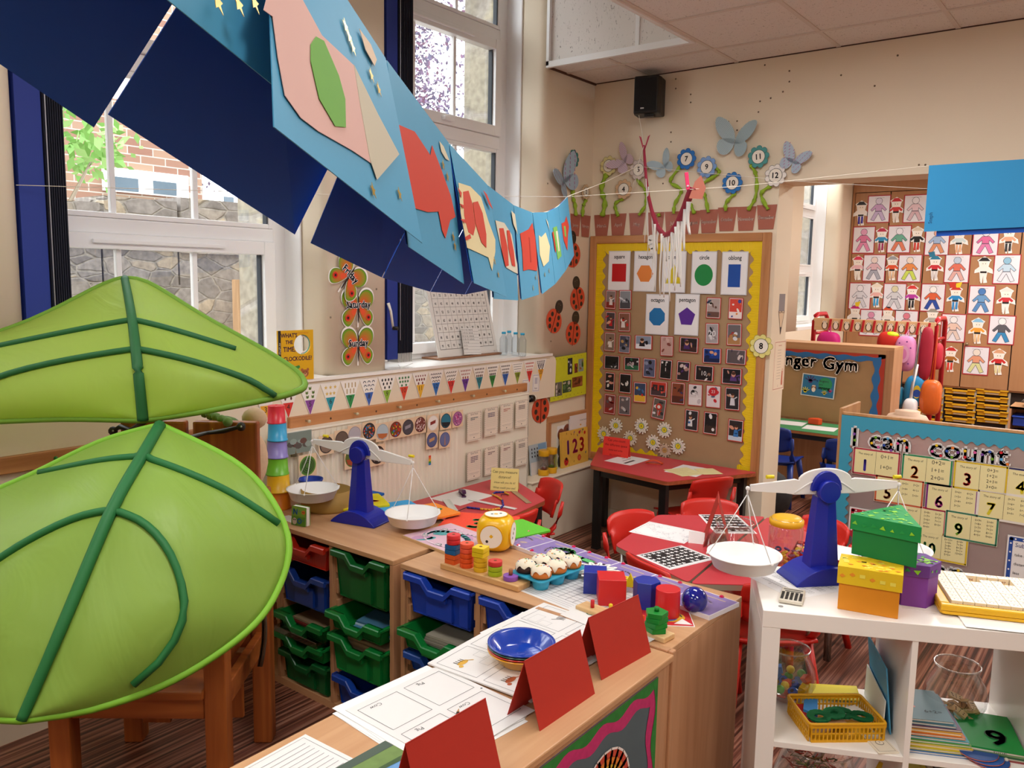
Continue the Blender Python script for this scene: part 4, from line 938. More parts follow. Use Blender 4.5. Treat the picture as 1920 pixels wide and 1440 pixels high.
# ---- red-edged photographs (x, y, w, h in zoom pixels, colours, label)
PH = [(0, 312, 585, 95, 175, '#8A7A76,#E8E0DC,#2A1E1C,#8A2E22', 'child in white at a red kitchen toy'), (0, 443, 587, 115, 180, '#8E949C,#2E2E34,#D8DCE4,#4A4A50', 'grey playground scene, top left pair'),
 (0, 310, 775, 90, 170, '#4A4044,#C4262A,#E0B090,#24304A', 'child in a red top by a dark shelf'), (0, 435, 787, 110, 180, '#8A5A48,#ECE6E2,#C42820,#D8A080', 'child in white holding a red bowl'), (0, 303, 965, 100, 175, '#8A7464,#EEE8E0,#B08A70,#3A3030', 'child in white reaching up a wall'),
 (0, 437, 985, 108, 170, '#4A4C60,#1E2028,#C4A060,#7A7C90', 'dark blue doorway with a yellow spot'), (0, 607, 970, 165, 130, '#8A98B0,#1E1A20,#D8A888,#E8ECF4', 'dark-haired child before a bright screen'), (0, 817, 1003, 120, 185, '#C8A49C,#D8B8B0,#8A4A40,#B89088', 'pale pink photograph of a small red figure'),
 (0, 1015, 993, 180, 140, '#1E1418,#4A2A6A,#D8A080,#3A1E1E', 'child in purple at night, second row'), (0, 1237, 660, 135, 195, '#B0A09C,#2A3450,#D8D0CC,#6A4A40', 'doorway with a blue curtain'), (0, 1437, 665, 135, 200, '#D8483A,#E8883A,#3A4A9A,#F0E0DC', 'bright orange, red and blue toy scene'),
 (0, 1225, 890, 125, 195, '#A8A0A4,#26262A,#D8D4D8,#8A8488', 'pale photograph of a black number twenty sign'), (0, 1423, 900, 140, 205, '#6A6468,#B02A24,#D8D8DC,#B08050', 'street post with red cars behind'), (0, 1223, 1090, 175, 140, '#14388A,#1E5AC0,#D8A080,#0E1E4A', 'bright blue screen touched by a hand'),
 (0, 1440, 1100, 195, 140, '#5A5054,#8A7A80,#D8C8C4,#3A2E4A', 'grey ground with a purple sleeve'), (0, 322, 1150, 150, 130, '#16141A,#C8C8CC,#3A3A40,#2A2A30', 'dark photograph of two pale dials'), (0, 502, 1163, 150, 125, '#1E1A20,#D8D8DC,#A89098,#2E6A4A', 'dark photograph with a white twenty'),
 (0, 660, 1200, 120, 180, '#5A6080,#16161E,#8A94B0,#2A2E3E', 'dusky blue outdoor scene'), (0, 808, 1213, 115, 185, '#141214,#ECECEE,#2A2022,#1E1A1A', 'black road with white dashes'), (0, 965, 1228, 125, 185, '#2A2026,#D8C8C8,#4A2A6A,#B08880', 'lamp glowing beside a white wall'),
 (0, 1153, 1248, 180, 145, '#1C161A,#E0DCDC,#8A6A5A,#2A2226', 'dark ground painted with a ten'), (0, 1400, 1275, 195, 150, '#141218,#5A3A7A,#C89080,#26222A', 'child in purple crouching in the dark'), (1, 303, 75, 90, 175, '#2A1E20,#D89888,#E8E0DC,#16141A', 'pink clock tower at night, left column'),
 (1, 443, 90, 115, 185, '#1A1A1C,#1E1E20,#D8D8D8,#161618', 'plain black door with a white sign'), (1, 575, 172, 120, 190, '#3A4A6A,#C8261E,#3A7AB8,#E8B83A', 'red and blue toy figures'), (1, 742, 140, 165, 140, '#C43A2E,#3A2A2E,#E05A48,#4A3A40', 'red sheet with two dark number tiles'), (1, 917, 180, 130, 205, '#8A4A30,#2A1A1C,#3A3A6A,#5A2E22', 'brown table with a dark bag'),
 (1, 1072, 195, 135, 205, '#DCD6D8,#2A2A2E,#C8C0C4,#E8E4E6', 'white door with a black arch knocker'), (1, 1235, 210, 140, 210, '#E4D8DC,#C42630,#D84048,#5A6A8A', 'red and white poster photograph'), (1, 1407, 230, 140, 215, '#26242A,#D8D8E0,#D09A80,#3A3840', 'child in white pointing in the dark, right edge'),
 (1, 303, 277, 105, 185, '#7A3A38,#5A5860,#C8B8B8,#9A2E28', 'red ground below a wheel shape'), (1, 437, 290, 115, 180, '#6A6468,#2E2A30,#B8A8A4,#C8C8CC', 'grey photograph of a motorbike shape'), (1, 745, 318, 125, 200, '#6A645E,#B8402E,#E8E8EC,#3A3A3C', 'round red road sign, tilted'),
 (1, 1040, 423, 130, 200, '#2E2C32,#E0E4EA,#3A6AB0,#D09A80', 'child in blue beside a white car'), (1, 1210, 450, 130, 210, '#18161A,#2A2420,#E8E8EC,#3A2E2A', 'almost black portrait with a white spot'), (1, 1435, 515, 145, 205, '#2A2628,#3A7AC0,#D89A80,#C8D8E8', 'child in blue with one arm raised, lowest right')]
kx = lambda px: 1
for i, (zz, x, y, w, h, cols, what) in enumerate(PH):
    px, py = (z7 if zz else z6)(x, y); cols = cols.split(',')
    P = B(px, py, -.02); Q = B(px+w/9.6, py, -.02); R_ = B(px, py+h/9.6, -.02); w2 = (Q.x-P.x)*.97; h2 = (P.z-R_.z)*.97
    a = Art(); a.slab([(-w2, -h2), (w2, -h2), (w2, h2), (-w2, h2)], '#B82A2C', .0015); a.rect(-w2*.90, -h2*.93, w2*.90, h2*.93, '#E8DEDC', 1)
    W_, H_ = w2*.84*2, h2*.88*2; a.rect(-W_/2, -H_/2, W_/2, H_/2, cols[0], 2); q = random.Random(i*7+1)
    a.rect(-W_/2, -H_/2, W_/2, -H_*q.uniform(.12, .3), cols[(3 if q.random() > .4 else 0)], 3)
    child = 'child' in what
    if child:
        c = q.uniform(-.12, .12)*W_; a.ell(c, H_*.16, W_*.13, W_*.16, cols[2] if cols[2][1] in 'DCB' else '#C89478', 5, 12); a.poly([(c-W_*.2, -H_*.32), (c+W_*.2, -H_*.32), (c+W_*.15, H_*.04), (c-W_*.15, H_*.04)], cols[1], 4); a.line([(c+W_*.1, 0), (c+W_*.34, H_*.1)], W_*.08, cols[1], 4)
        a.ell(c, H_*.22, W_*.13, W_*.09, '#4A2E20', 6, 10)
    for k in range(2 if child else 6):
        rx, ry = W_*q.uniform(.05, .17), H_*q.uniform(.05, .17); a.ell(q.uniform(-1, 1)*(W_/2-rx), q.uniform(-1, 1)*(H_/2-ry), rx, ry, cols[1+k % 3], 4+k % 3, 7, q.uniform(0, 3))
    if 'arch' in what: a.arc(0, H_*.08, W_*.2, .2, PI-.2, H_*.03, '#1A1A1C', 8, 8)
    if ' ten' in what or 'twenty' in what: a.text('10' if ' ten' in what else '20', 0, -H_*.15, H_*.32, '#E8E8EA', 8)
    if 'number tiles' in what: a.rect(-W_*.38, -H_*.15, -W_*.06, H_*.3, '#3A2A2E', 8); a.rect(W_*.06, -H_*.15, W_*.38, H_*.3, '#3A2A2E', 8); a.text('5', -W_*.22, -H_*.05, H_*.2, '#D84A3A', 9); a.text('6', W_*.22, -H_*.05, H_*.2, '#D84A3A', 9)
    if 'dashes' in what: a.rect(-W_*.03, H_*.2, W_*.03, H_*.45, '#ECECEE', 8); a.rect(-W_*.03, -H_*.1, W_*.03, H_*.1, '#ECECEE', 8)
    if 'poster photograph' in what: a.ell(0, H_*.25, W_*.36, H_*.22, '#C42630', 8); a.text('23', 0, H_*.18, H_*.15, '#F0E4E6', 9)
    if 'road sign' in what: a.ell(0, H_*.1, W_*.28, W_*.28, '#C23A2A', 8, 18); a.ell(0, H_*.1, W_*.14, W_*.14, '#E8E0DC', 9, 14); a.rect(-W_*.02, -H_*.4, W_*.02, -H_*.1, '#D8D8D8', 8)
    rt = q.uniform(-.03, .03) if 'tilted' not in what else -.12
    tag(a.obj('photo_print', M=onback(px, py, -.0185-.0012*(i % 3), rt)), 'red-edged photo: '+what, 'photo', 'red-edged photographs on the notice board')
# ---- daisies on the board
def daisy(M, num, lab, col='#F1EEE2', s=1, green=True, dots=True):
    a = Art(); L = .056*s
    for k in range(14):
        t = 2*PI*k/14; d = L*.62; cx, cy = d*math.cos(t), d*math.sin(t)
        a.slab([(cx+L*.40*math.cos(2*PI*j/10)*math.cos(t)-L*.15*math.sin(2*PI*j/10)*math.sin(t), cy+L*.40*math.cos(2*PI*j/10)*math.sin(t)+L*.15*math.sin(2*PI*j/10)*math.cos(t)) for j in range(10)], col, .0012)
        a.line([(L*.34*math.cos(t), L*.34*math.sin(t)), (L*.85*math.cos(t), L*.85*math.sin(t))], L*.03, '#8E9A80', 1)
    a.ell(0, 0, L*.36, L*.36, '#3A9A4A' if green else '#B0885A', 2, 20); a.ell(0, 0, L*.31, L*.31, '#E3D02A' if green else '#C8A060', 3, 20); a.text(num, 0, -L*.14, L*.3, '#3A4A22', 4)
    if dots:
        q = random.Random(num)
        for k in range(6): t = k*1.05+q.random(); a.ell(L*.78*math.cos(t), L*.78*math.sin(t), L*.075, L*.075, '#2A1A1E' if k % 2 else '#6A2230', 4, 8)
    return tag(a.obj('paper_daisy', M=M), lab, 'flower')
for (x, y, n, c, dz) in ((250, 545, '1', '#E4DCC8', 0), (358, 470, '2', '#F1EEE2', 0), (487, 585, '3', '#E8E2D0', 0), (588, 475, '4', '#F1EEE2', 0), (692, 622, '5', '#F1EEE2', .003), (795, 510, '6', '#F1EEE2', 0), (918, 657, '7', '#F1EEE2', .003), (797, 693, '10', '#D8C0A8', .0)):
    px, py = z7(x, y); daisy(onback(px, py, -.023-dz), n, 'white paper daisy numbered %s low on the notice board' % NW[int(n)] if n != '10' else 'brownish paper daisy numbered ten between the white ones', c, .98 if n != '10' else .9, n != '10')
# ---- month pots, stems and number flowers
POT = mat('#AC6654', .35)
def pot(M, word, lab, w=.122):
    a = Art(); h = .145; a.slab([(-w*.37, -h/2), (w*.37, -h/2), (w/2, h/2), (-w/2, h/2)], POT, .001); a.text(word, 0, -.012, .022, '#F0DCD0', 1, sx=.72 if len(word) > 6 else .95, fat=.0005)
    tag(a.obj('paper_pot', M=M), lab, 'flower pot')
MN = 'January February March April May June July August September October November December'.split()
pot(onwin(1079, 422, .004), MN[0], 'terracotta paper pot marked January on the window wall'); pot(onwin(1098, 424, .006), MN[1], 'terracotta paper pot marked February on the window wall')
for mname, px, py in zip(MN[2:], (1128, 1159, 1194, 1229, 1262, 1297, 1329, 1363, 1399, 1437), (423, 421, 420, 419, 418, 417, 415, 411, 410, 407)): pot(onback(px, py, -.003-.001*(px % 2)), mname, 'terracotta paper pot marked %s above the notice board' % mname, .125)
STEM = mat('#93B52E', .7, var=.3, nscale=50)
def stem(F, pts, lab, w=.013):
    P = [F(x, y) for x, y in pts]; Q = []
    for i in range(len(P)-1):
        for k in range(5):
            t = k/5; a = P[max(i-1, 0)]; b = P[i]; c = P[i+1]; d = P[min(i+2, len(P)-1)]; Q.append(.5*((2*b)+(c-a)*t+(2*a-5*b+4*c-d)*t*t+(3*b-a-3*c+d)*t**3))
    Q.append(P[-1]); m = MB(); m.tube(Q, [w*(1+.35*math.sin(i*1.9)) for i in range(len(Q))], STEM, 8, flat=1); tag(m.obj('crepe_stem'), lab, 'stem')
Fb = lambda x, y: B(1000+x/3.84, 200+y/3.84, -.016); Fw = lambda x, y: W(1000+x/3.84, 200+y/3.84, .016)
for F, pts, lab in ((Fw, [(290, 500), (285, 640), (300, 700), (308, 785)], 'January'), (Fw, [(380, 670), (360, 720), (355, 790)], 'February'), (Fb, [(530, 480), (490, 590), (515, 690), (495, 790)], 'March'), (Fb, [(650, 660), (590, 700), (600, 760), (610, 790)], 'April'), (Fb, [(820, 440), (745, 510), (805, 600), (810, 700), (760, 780)], 'May'),
    (Fb, [(1060, 430), (985, 540), (1065, 600), (1020, 700), (1010, 770)], 'July'), (Fb, [(1300, 430), (1335, 480), (1220, 560), (1240, 660), (1260, 760)], 'September'), (Fb, [(1455, 620), (1390, 690), (1385, 750)], 'October'), (Fb, [(1565, 420), (1605, 500), (1600, 650), (1545, 745)], 'November'), (Fb, [(1710, 570), (1640, 630), (1690, 740)], 'December'), (Fb, [(1130, 700), (1160, 770)], 'August'), (Fb, [(900, 770), (905, 790)], 'June')):
    stem(F, pts, 'twisted green crepe paper stem rising from the %s pot' % lab, .016 if lab == 'March' else .011)
def num_flower(M, num, col, ring, lab, s=1):
    a = Art(); R0 = .062*s; n = 9
    for k in range(n): t = 2*PI*k/n; a.slab([(R0*.72*math.cos(t)+R0*.28*math.cos(2*PI*j/12), R0*.72*math.sin(t)+R0*.28*math.sin(2*PI*j/12)) for j in range(12)], col, .0014); a.arc(R0*.72*math.cos(t), R0*.72*math.sin(t), R0*.27, t-1.3, t+1.3, R0*.03, ring, 1, 6)
    a.ell(0, 0, R0*.62, R0*.62, '#3A3A3A', 2, 24); a.ell(0, 0, R0*.58, R0*.58, '#F0E9DC', 3, 24); a.text(num, 0, -R0*.22, R0*.48, '#1E1E22', 4, fat=R0*.018)
    tag(a.obj('number_flower', M=M), lab, 'flower')
for num, px, py, c, rg, cn in (('3', 1141, 311, '#E0D596', '#8A7E40', 'yellow'), ('4', 1169, 355, '#DDB890', '#A07A50', 'peach'), ('5', 1197, 318, '#D8C8C0', '#8A7A70', 'pale'), ('7', 1287, 298, '#2673C4', '#1A4A8A', 'blue'), ('9', 1325, 313, '#7FA4D8', '#4A6AA0', 'light blue'), ('10', 1373, 343, '#2B78C4', '#1A4A8A', 'bright blue'), ('11', 1422, 294, '#4E9A98', '#2E6A6A', 'teal'), ('12', 1454, 329, '#EDE8E2', '#6A6A6A', 'white')):
    num_flower(onback(px, py, -.03, .12 if num == '11' else 0), num, c, rg, '%s paper flower numbered %s above the month pots' % (cn, NW[int(num)]), 1.08)
num_flower(onwin(1076, 298, .004), '1', '#3E8A86', '#2E6A6A', 'teal paper flower in the corner behind the big floral butterfly'); num_flower(onwin(1099, 360, .03), '2', '#DDC09A', '#A07A50', 'small peach flower numbered two in the corner on the window wall', .85)
num_flower(onback(1427, 649, -.030), '8', '#E9E08A', '#8A8440', 'pale yellow paper flower numbered eight on the board frame', 1.2)
def gingham_butterfly(M, s, c, c2, lab, kind=0):
    t = thing('paper_butterfly', lab, 'butterfly', M=M @ Matrix.Scale(s, 4))
    up = smooth([(.0, -.015), (.002, .02), (.02, .06), (.06, .10), (.115, .115), (.125, .085), (.105, .035), (.06, -.005), (.02, -.018)]); dn = smooth([(.0, .012), (.04, .01), (.085, -.005), (.09, -.035), (.078, -.068), (.048, -.082), (.02, -.070), (.002, -.035)])
    for sg in (-1, 1):
        a = Art(); a.T = Matrix.Rotation(-sg*.32, 4, 'Y')
        for o in (up, dn):
            a.slab([(sg*x, y) for x, y in o], mat(c, .6), .002)
        q = random.Random(3)
        for i in range(26):
            for j in range(28):
                x, y = .004+i*.0046, -.08+j*.0069
                inside = any(sum(((o[k][1] > y) != (o[k-1][1] > y)) and x < (o[k-1][0]-o[k][0])*(y-o[k][1])/(o[k-1][1]-o[k][1]+1e-9)+o[k][0] for k in range(len(o))) % 2 for o in (up, dn))
                if not inside: continue
                if kind == 0 and (i+j) % 2 == 0: a.rect(sg*x-.0017, y-.0024, sg*x+.0017, y+.0024, c2, 1)
                elif kind == 1 and (i*7+j*3) % 23 == 0: a.line([(sg*x, y-.006), (sg*x+.004, y+.006)], .0035, c2, 1)
                elif kind == 2 and i % 3 == 0 and (j+i//3) % 2 == 0: a.ell(sg*x, y, .0028, .0032, c2, 1, 7)
        a.obj('wing', t)
gingham_butterfly(onback(1378, 264, -.02, -.18), 1.15, '#AFC4CB', '#8FA8B0', 'large pale blue gingham butterfly high on the back wall')
gingham_butterfly(onback(1245, 312, -.02, .55), .75, '#B4C6CE', '#8FA8B4', 'small pale blue gingham butterfly left of the blue seven')
gingham_butterfly(onback(1488, 302, -.02, -.45), .78, '#AEBFD0', '#B05A90', 'pale blue butterfly with pink marks above the doorway corner', 1)
gingham_butterfly(onback(1170, 303, -.02, .9), .82, '#C8B0BE', '#E4D8E0', 'lilac polka dot butterfly right of the yellow three', 2)
gingham_butterfly(onwin(1058, 338, .02, .6), 1.25, '#9FB4C4', '#A04A80', 'large blue butterfly with pink flowers on the window wall corner', 1)
# ---- pencil and sheet on the wall end
a = Art(); a.slab([(-.018, .02), (.018, .02), (.018, .10), (-.018, .10)], mat('#8A8286', .6), .001); a.slab([(-.018, .02), (.018, .02), (0, -.085)], '#DDC3A4', .001); a.line([(-.018, .02), (0, -.085), (.018, .02)], .002, '#4A3A3A', 1); a.arc(-.009, .022, .009, PI, 2*PI, .002, '#4A3A3A', 2, 5); a.arc(.009, .022, .009, PI, 2*PI, .002, '#4A3A3A', 2, 5); a.poly([(-.0055, -.052), (.0055, -.052), (0, -.085)], '#3A3036', 2)
def onjamb(px, py): return basis(at(px, py, 0, 1.3155), (0, 1, 0), (0, 0, 1))
tag(a.obj('paper_pencil', M=onjamb(1465, 592) @ Matrix.Diagonal((2.8, 1.35, 1, 1))), 'grey paper pencil on the doorway edge', 'decoration')
a = Art(); w, h = .20, .32; a.sheet(w, h, '#F0DFC8', .0008); a.frame(-w*.44, -h*.46, w*.44, h*.46, .003, '#B04A3A', 1)
for k in range(11): a.rect(-w*.2, h*.3-k*.018, w*.12, h*.3-k*.018+.0015, '#8A7A6A', 1)
a.text('the story', 0, h*.38, .010, '#C0563A', 1); a.poly([(w*.22, -h*.4), (w*.34, -h*.4), (w*.33, -h*.12), (w*.25, -h*.12)], '#C4624A', 2); a.ell(w*.29, -h*.09, .006, .007, '#D8A080', 3); a.text('2', -w*.05, -h*.42, .012, '#5A4A3A', 1)
tag(a.obj('rhyme_sheet', M=onjamb(1461, 685)), 'cream sheet with a thin red border on the doorway edge', 'sheet')
# ---- loudspeaker
sp = thing('loudspeaker', 'small black loudspeaker high in the corner under the ceiling', 'speaker', (.45, 0, 2.87))
BK = mat('#161413', .45)
q = [(-.105, -.19), (.105, -.19), (.12, -.14), (.12, -.03), (-.12, -.03), (-.12, -.14)]
sp.rotation_euler = (0, 0, math.radians(14))
MB().prism([(x*.72, y) for x, y in q], -.115, .115, BK).obj('cabinet_body', sp, bevel=.008)
MB().bx(-.07, .07, -.194, -.19, -.10, .10, mat('#0E0D0D', .8, bump=.4, nscale=300)).obj('grille', sp); MB().bx(-.03, -.008, -.197, -.194, -.088, -.080, '#C9C6C2').obj('badge', sp); MB().bx(-.03, .03, -.03, .0, -.04, .04, BK).obj('wall_bracket', sp)
m = MB(); m.box((.02, -.15, -.125), (.06, .04, .018), BK); m.obj('hook_bracket', sp)
# ================================================================ balance scales
def balance(label, x, y, z, yaw, tilt):
    t = thing('balance_scale', label, 'balance', (x, y, z), yaw); BL = mat('#0F1F98', .38, spec=.5); WP = mat('#EDEBEA', .4)
    m = MB(); n = 14; vs = []; fs = []
    for k in range(n+1):
        u = -1+2*k/n; X = u*.108; Z = .006+.050*(1-u*u)
        for Y in (-.066, .066): vs += [(X, Y, 0), (X, Y, Z+(.0 if abs(u) < 1 else 0))]
    for k in range(n): a = 4*k; fs += [(a, a+4, a+5, a+1), (a+2, a+3, a+7, a+6), (a+1, a+5, a+7, a+3), (a, a+2, a+6, a+4)]
    fs += [(0, 1, 3, 2), (4*n, 4*n+2, 4*n+3, 4*n+1)]
    m.add(vs, fs, BL); m.obj('base', t, bevel=.002)
    m = MB(); H_ = .285; q0 = [(-.048, -.028), (0, -.042), (.048, -.028), (.044, .03), (-.044, .03)]; q1 = [(-.030, -.018), (0, -.026), (.030, -.018), (.028, .02), (-.028, .02)]
    vs = [(x_, y_, .04) for x_, y_ in q0]+[(x_, y_, H_-.02) for x_, y_ in q1]
    m.add(vs, [(0, 1, 2, 3, 4)[::-1], (5, 6, 7, 8, 9)]+[(k, (k+1) % 5, 5+(k+1) % 5, 5+k) for k in range(5)], BL); m.obj('tower', t, bevel=.002)
    m = MB(); m.T = Tm(0, 0, H_, rx=PI/2); 
    m.cyl((0, 0, .012), .034, .026, BL, 28); m.prism([(.062*math.cos(PI*k/12), .052*math.sin(PI*k/12)-.004) for k in range(13)], -.024, -.002, BL)
    m.prism([(.05*math.cos(PI*k/12), .06*math.sin(PI*k/12)+.0) for k in range(13)], -.030, .016, BL); m.obj('pivot_cover', t, bevel=.002)
    bm = MB(); bm.T = Tm(0, 0, H_+.006, ry=tilt)
    L = .243; Q = [(-L, .012), (-.10, .026)]+[(.085*math.cos(PI-PI*k/14), .022+.036*math.sin(PI*k/14)) for k in range(15)]+[(.10, .026), (L, .012), (L, -.004), (.10, -.016), (-.10, -.016), (-L, -.004)]
    bm.prism(Q, -.004, .004, WP, Matrix.Rotation(PI/2, 4, 'X')); 
    bm.tube([(a, 0, b) for a, b in Q[:19]], .0045, WP, 6); bm.tube([(a, 0, b) for a, b in [Q[18], Q[19], Q[20], Q[21], Q[0]]], .004, WP, 6)
    bm.tube([(-.10+.2*k/10, -.004, -.014+.045*math.sin(PI*k/10)) for k in range(11)], .003, WP, 5)
    bm.obj('beam', t)
    R_ = Matrix.Rotation(tilt, 4, 'Y')
    for s in (-1, 1):
        p = R_ @ V((s*(L-.05 if s < 0 else L-.012), 0, .026 if s < 0 else .017)) + V((0, 0, H_+.006)); MB().cyl((-.012, 0, 0), .006, .024, mat('#E6D21A', .4), 10, Tm(p.x, p.y, p.z, ry=PI/2)).obj('slider', t)
        e = R_ @ V((s*(L+.008), 0, .004)) + V((0, 0, H_+.006)); st = MB()
        st.ball(e, .007, WP, 10); st.tube([e, e-V((0, 0, .02))], .003, WP, 6)
        top = e-V((0, 0, .018)); zr = -.205
        for k in range(3):
            a = 2*PI*k/3-PI/2+.35; r_ = top+V((.108*math.cos(a), .108*math.sin(a), zr+.018)); st.tube([top, top.lerp(r_, .5)+V((0, 0, -.004)), r_], .0016, WP, 5)
        st.obj('pan_strings', t)
        pn = MB(); c = e+V((0, 0, zr)); pn.lathe([(.0, -.046), (.078, -.046), (.092, -.040), (.106, -.002), (.112, 0), (.112, .003), (.104, .001), (.090, -.037), (.076, -.042), (.0, -.042)], WP, 40, Matrix.Translation(c), sx=1, sy=1, cap=False)
        for k in range(3): a = 2*PI*k/3-PI/2+.35; pn.ball(c+V((.112*math.cos(a), .112*math.sin(a), 0)), .005, WP, 8)
        pn.obj('pan', t)
    return t
balance('blue balance scale with white pans on the beech cabinet by the radiator', .608, -2.663, TOPZ, math.radians(12.8), .075)
balance('blue balance scale with white pans on the white cube shelf', 2.388, -2.372, SZ, math.radians(47), .0)
# ================================================================ things on the beech cabinets
def paper(name, lab, cat, x, y, z, w, h, rz, draw=None, col='#E2E0DE', curl=.0, group=None, t=.0006, tilt=0):
    a = Art()
    a.slab([(-w/2, -h/2), (w/2, -h/2), (w/2, h/2), (-w/2, h/2)], col, t)
    if draw: draw(a, w, h)
    return tag(a.obj(name, M=flat((x, y, z+t), rz, tilt)), lab, cat, group)
# stacking cups tower behind the leaf
cups = [('#E0801E', 'orange', .052), ('#E8B41C', 'yellow', .050), ('#6CB52A', 'green', .047), ('#8C7FC4', 'purple', .044), ('#37A3D6', 'light blue', .041), ('#D92A3C', 'red', .038)]
cx, cy = .185, -2.765; z = TOPZ; hc = .076
for k, (c, nm, r_) in enumerate(cups):
    m = MB(); mm = mat(c, .35, spec=.5); m.lathe([(r_*.93, hc), (r_*.93, hc-.002), (r_*1.0, .006), (r_*1.07, .005), (r_*1.07, 0), (r_*.97, 0), (r_*.90, hc-.006), (.0, hc-.006), (0, hc), (r_*.93, hc)], mm, 28, cap=False)
    tag(m.obj('stacking_cup', M=Tm(cx+.003*math.sin(k*2), cy, z)), '%s stacking cup, %s in the tower beside the green leaf' % (nm, ('lowest', 'second from the bottom', 'third from the bottom', 'fourth from the bottom', 'fifth from the bottom', 'topmost')[k]), 'cup', 'stacking cups in a tower'); z += hc-.0005
m = MB(); m.lathe([(.0, .0), (.042, 0), (.046, .01), (.050, .085), (.056, .10), (.056, .104), (.050, .102), (.044, .015), (0, .012)], mat('#153A9E', .35), 30, cap=False); tag(m.obj('blue_tub', M=Tm(.20, -2.60, TOPZ)), 'round dark blue tub beside the stacking cup tower', 'tub')
m = MB(); m.lathe([(.0, .0), (.098, 0), (.1, .01), (.1, .088), (.096, .088), (.094, .012), (0, .01)], mat('#A5803E', .6, var=.1, nscale=20), 36, cap=False, sx=1.15); tag(m.obj('brown_basket', M=Tm(.345, -2.63, TOPZ, rz=.2)), 'low brown oval tub under the left balance pan', 'tub')
bk = thing('small_book', 'little square green board book with letters N and O and an owl', 'book', (.465, -2.862, TOPZ), math.radians(10))
a = Art(); a.sheet(.075, .078, '#5E9A2E', .002); a.rect(-.036, -.001, .036, .0385, '#7FB03A', 1); a.text('N', -.018, .006, .022, '#1E6AB4', 3, fat=.0014); a.text('n', .004, .018, .010, '#1E6AB4', 3); a.text('O', .006, -.030, .022, '#1E6AB4', 3, fat=.0014); a.text('o', .026, -.018, .010, '#1E6AB4', 3)
a.ell(.024, .018, .010, .008, '#D8782E', 2); a.ell(.021, .019, .002, .002, '#1A1A1A', 4, 8); a.ell(.028, .019, .002, .002, '#1A1A1A', 4, 8); a.ell(-.02, -.022, .012, .014, '#D8CDBE', 2); a.ell(-.024, -.016, .003, .003, '#2A2A2A', 3, 8); a.ell(-.016, -.016, .003, .003, '#2A2A2A', 3, 8)
a.obj('front_cover', bk, M=basis((0, -.012, .040), (1, 0, 0), (0, .10, 1)))
m = MB(); m.bx(-.0365, .0365, -.006, .012, .001, .077, mat('#EDEAE2', .6)); m.bx(-.0375, .0375, .012, .014, .001, .079, mat('#5E9A2E', .5)); m.obj('pages', bk)
paper('paper_slip', 'white paper slip tucked behind the little letter book', 'paper', .385, -2.84, TOPZ, .15, .05, -.12, lambda a, w, h: a.line([(.02, .0), (.035, .004), (.05, -.004)], .0015, '#5A5A6A'))
# foam number tiles along the back
def foam(x, y, w, rz, c, num, nc, lab, dz=0, nh=.16, nrot=0):
    a = Art(); q = poly_round([(-w/2, -w/2), (w/2, -w/2), (w/2, w/2), (-w/2, w/2)], .012, 3); a.prism(q, -.008, 0, mat(c, .85, var=.15, nscale=120)); a.prism(q, -.0085, -.008, '#2A2A2A')
    if num: a.text(num, 0, -nh*.45, nh, mat(nc, .85, var=.12, nscale=90), 2, fat=.006, rot=0)
    return tag(a.obj('foam_number_tile', M=flat((x, y, TOPZ+.0085+dz), rz)), lab, 'foam tile', 'foam number tiles')
foam(.30, -2.40, .17, .1, '#1C5FB4', '', '#fff', 'dark blue foam tile partly under the yellow one'); foam(.42, -2.495, .21, -.5, '#E2D21A', '4', '#D8641E', 'yellow foam tile with an orange number four', .009, .13)
foam(.60, -2.45, .20, -.35, '#3FA0D8', '', '#fff', 'light blue foam tile behind the blue balance base', .001); foam(.78, -2.44, .20, -.2, '#E8862A', '1', '#2E8A3A', 'orange foam tile with a green number', .018, .12)
foam(1.02, -2.40, .30, .45, '#E8492E', '3', '#2E8A4A', 'large red foam tile with a green number three', .001, .12); foam(1.20, -2.36, .19, -.25, '#5FBB2E', '', '#fff', 'bright green foam tile behind the yellow cube', .010)
# pink and teal picture board
def mermaid(a, w, h):
    a.rect(-w/2+.004, -h/2+.004, w/2-.004, h/2-.004, '#D8B4C4', 1)
    q = random.Random(4)
    for k in range(9): x, y = q.uniform(-.4, .4)*w, q.uniform(-.4, .4)*h; a.ell(x, y, .04, .02, ('#4FA3A8', '#C79AC0', '#E8C8D4')[k % 3], 2+k % 2, 16, q.uniform(0, 3))
    a.arc(-.02, -.02, .10, .3, 3.6, .022, '#4FA3A8', 4, 14, .07); a.arc(.03, .03, .075, 0, 4, .010, '#EAD2DE', 5, 14, .05); a.arc(0, 0, .13, 2, 5.5, .008, '#EAD2DE', 5, 14, .1)
    for x, y in ((-.10, -.06), (-.03, .06), (.06, -.01), (.11, .07), (.02, -.09), (-.11, .05), (.12, -.08)):
        a.ell(x, y, .017, .014, '#F0E6EA', 6, 12); a.arc(x, y, .013, 0, 6.3, .002, '#3A3A4A', 7, 10, .010); a.line([(x-.01, y), (x+.01, y+.004)], .003, '#5A4A5A', 7)
m = paper('picture_board', 'pink and teal picture board lying in front of the foam tiles', 'board', 1.075, -2.61, TOPZ, .33, .25, math.radians(-8), mermaid, '#C9A477', t=.010)
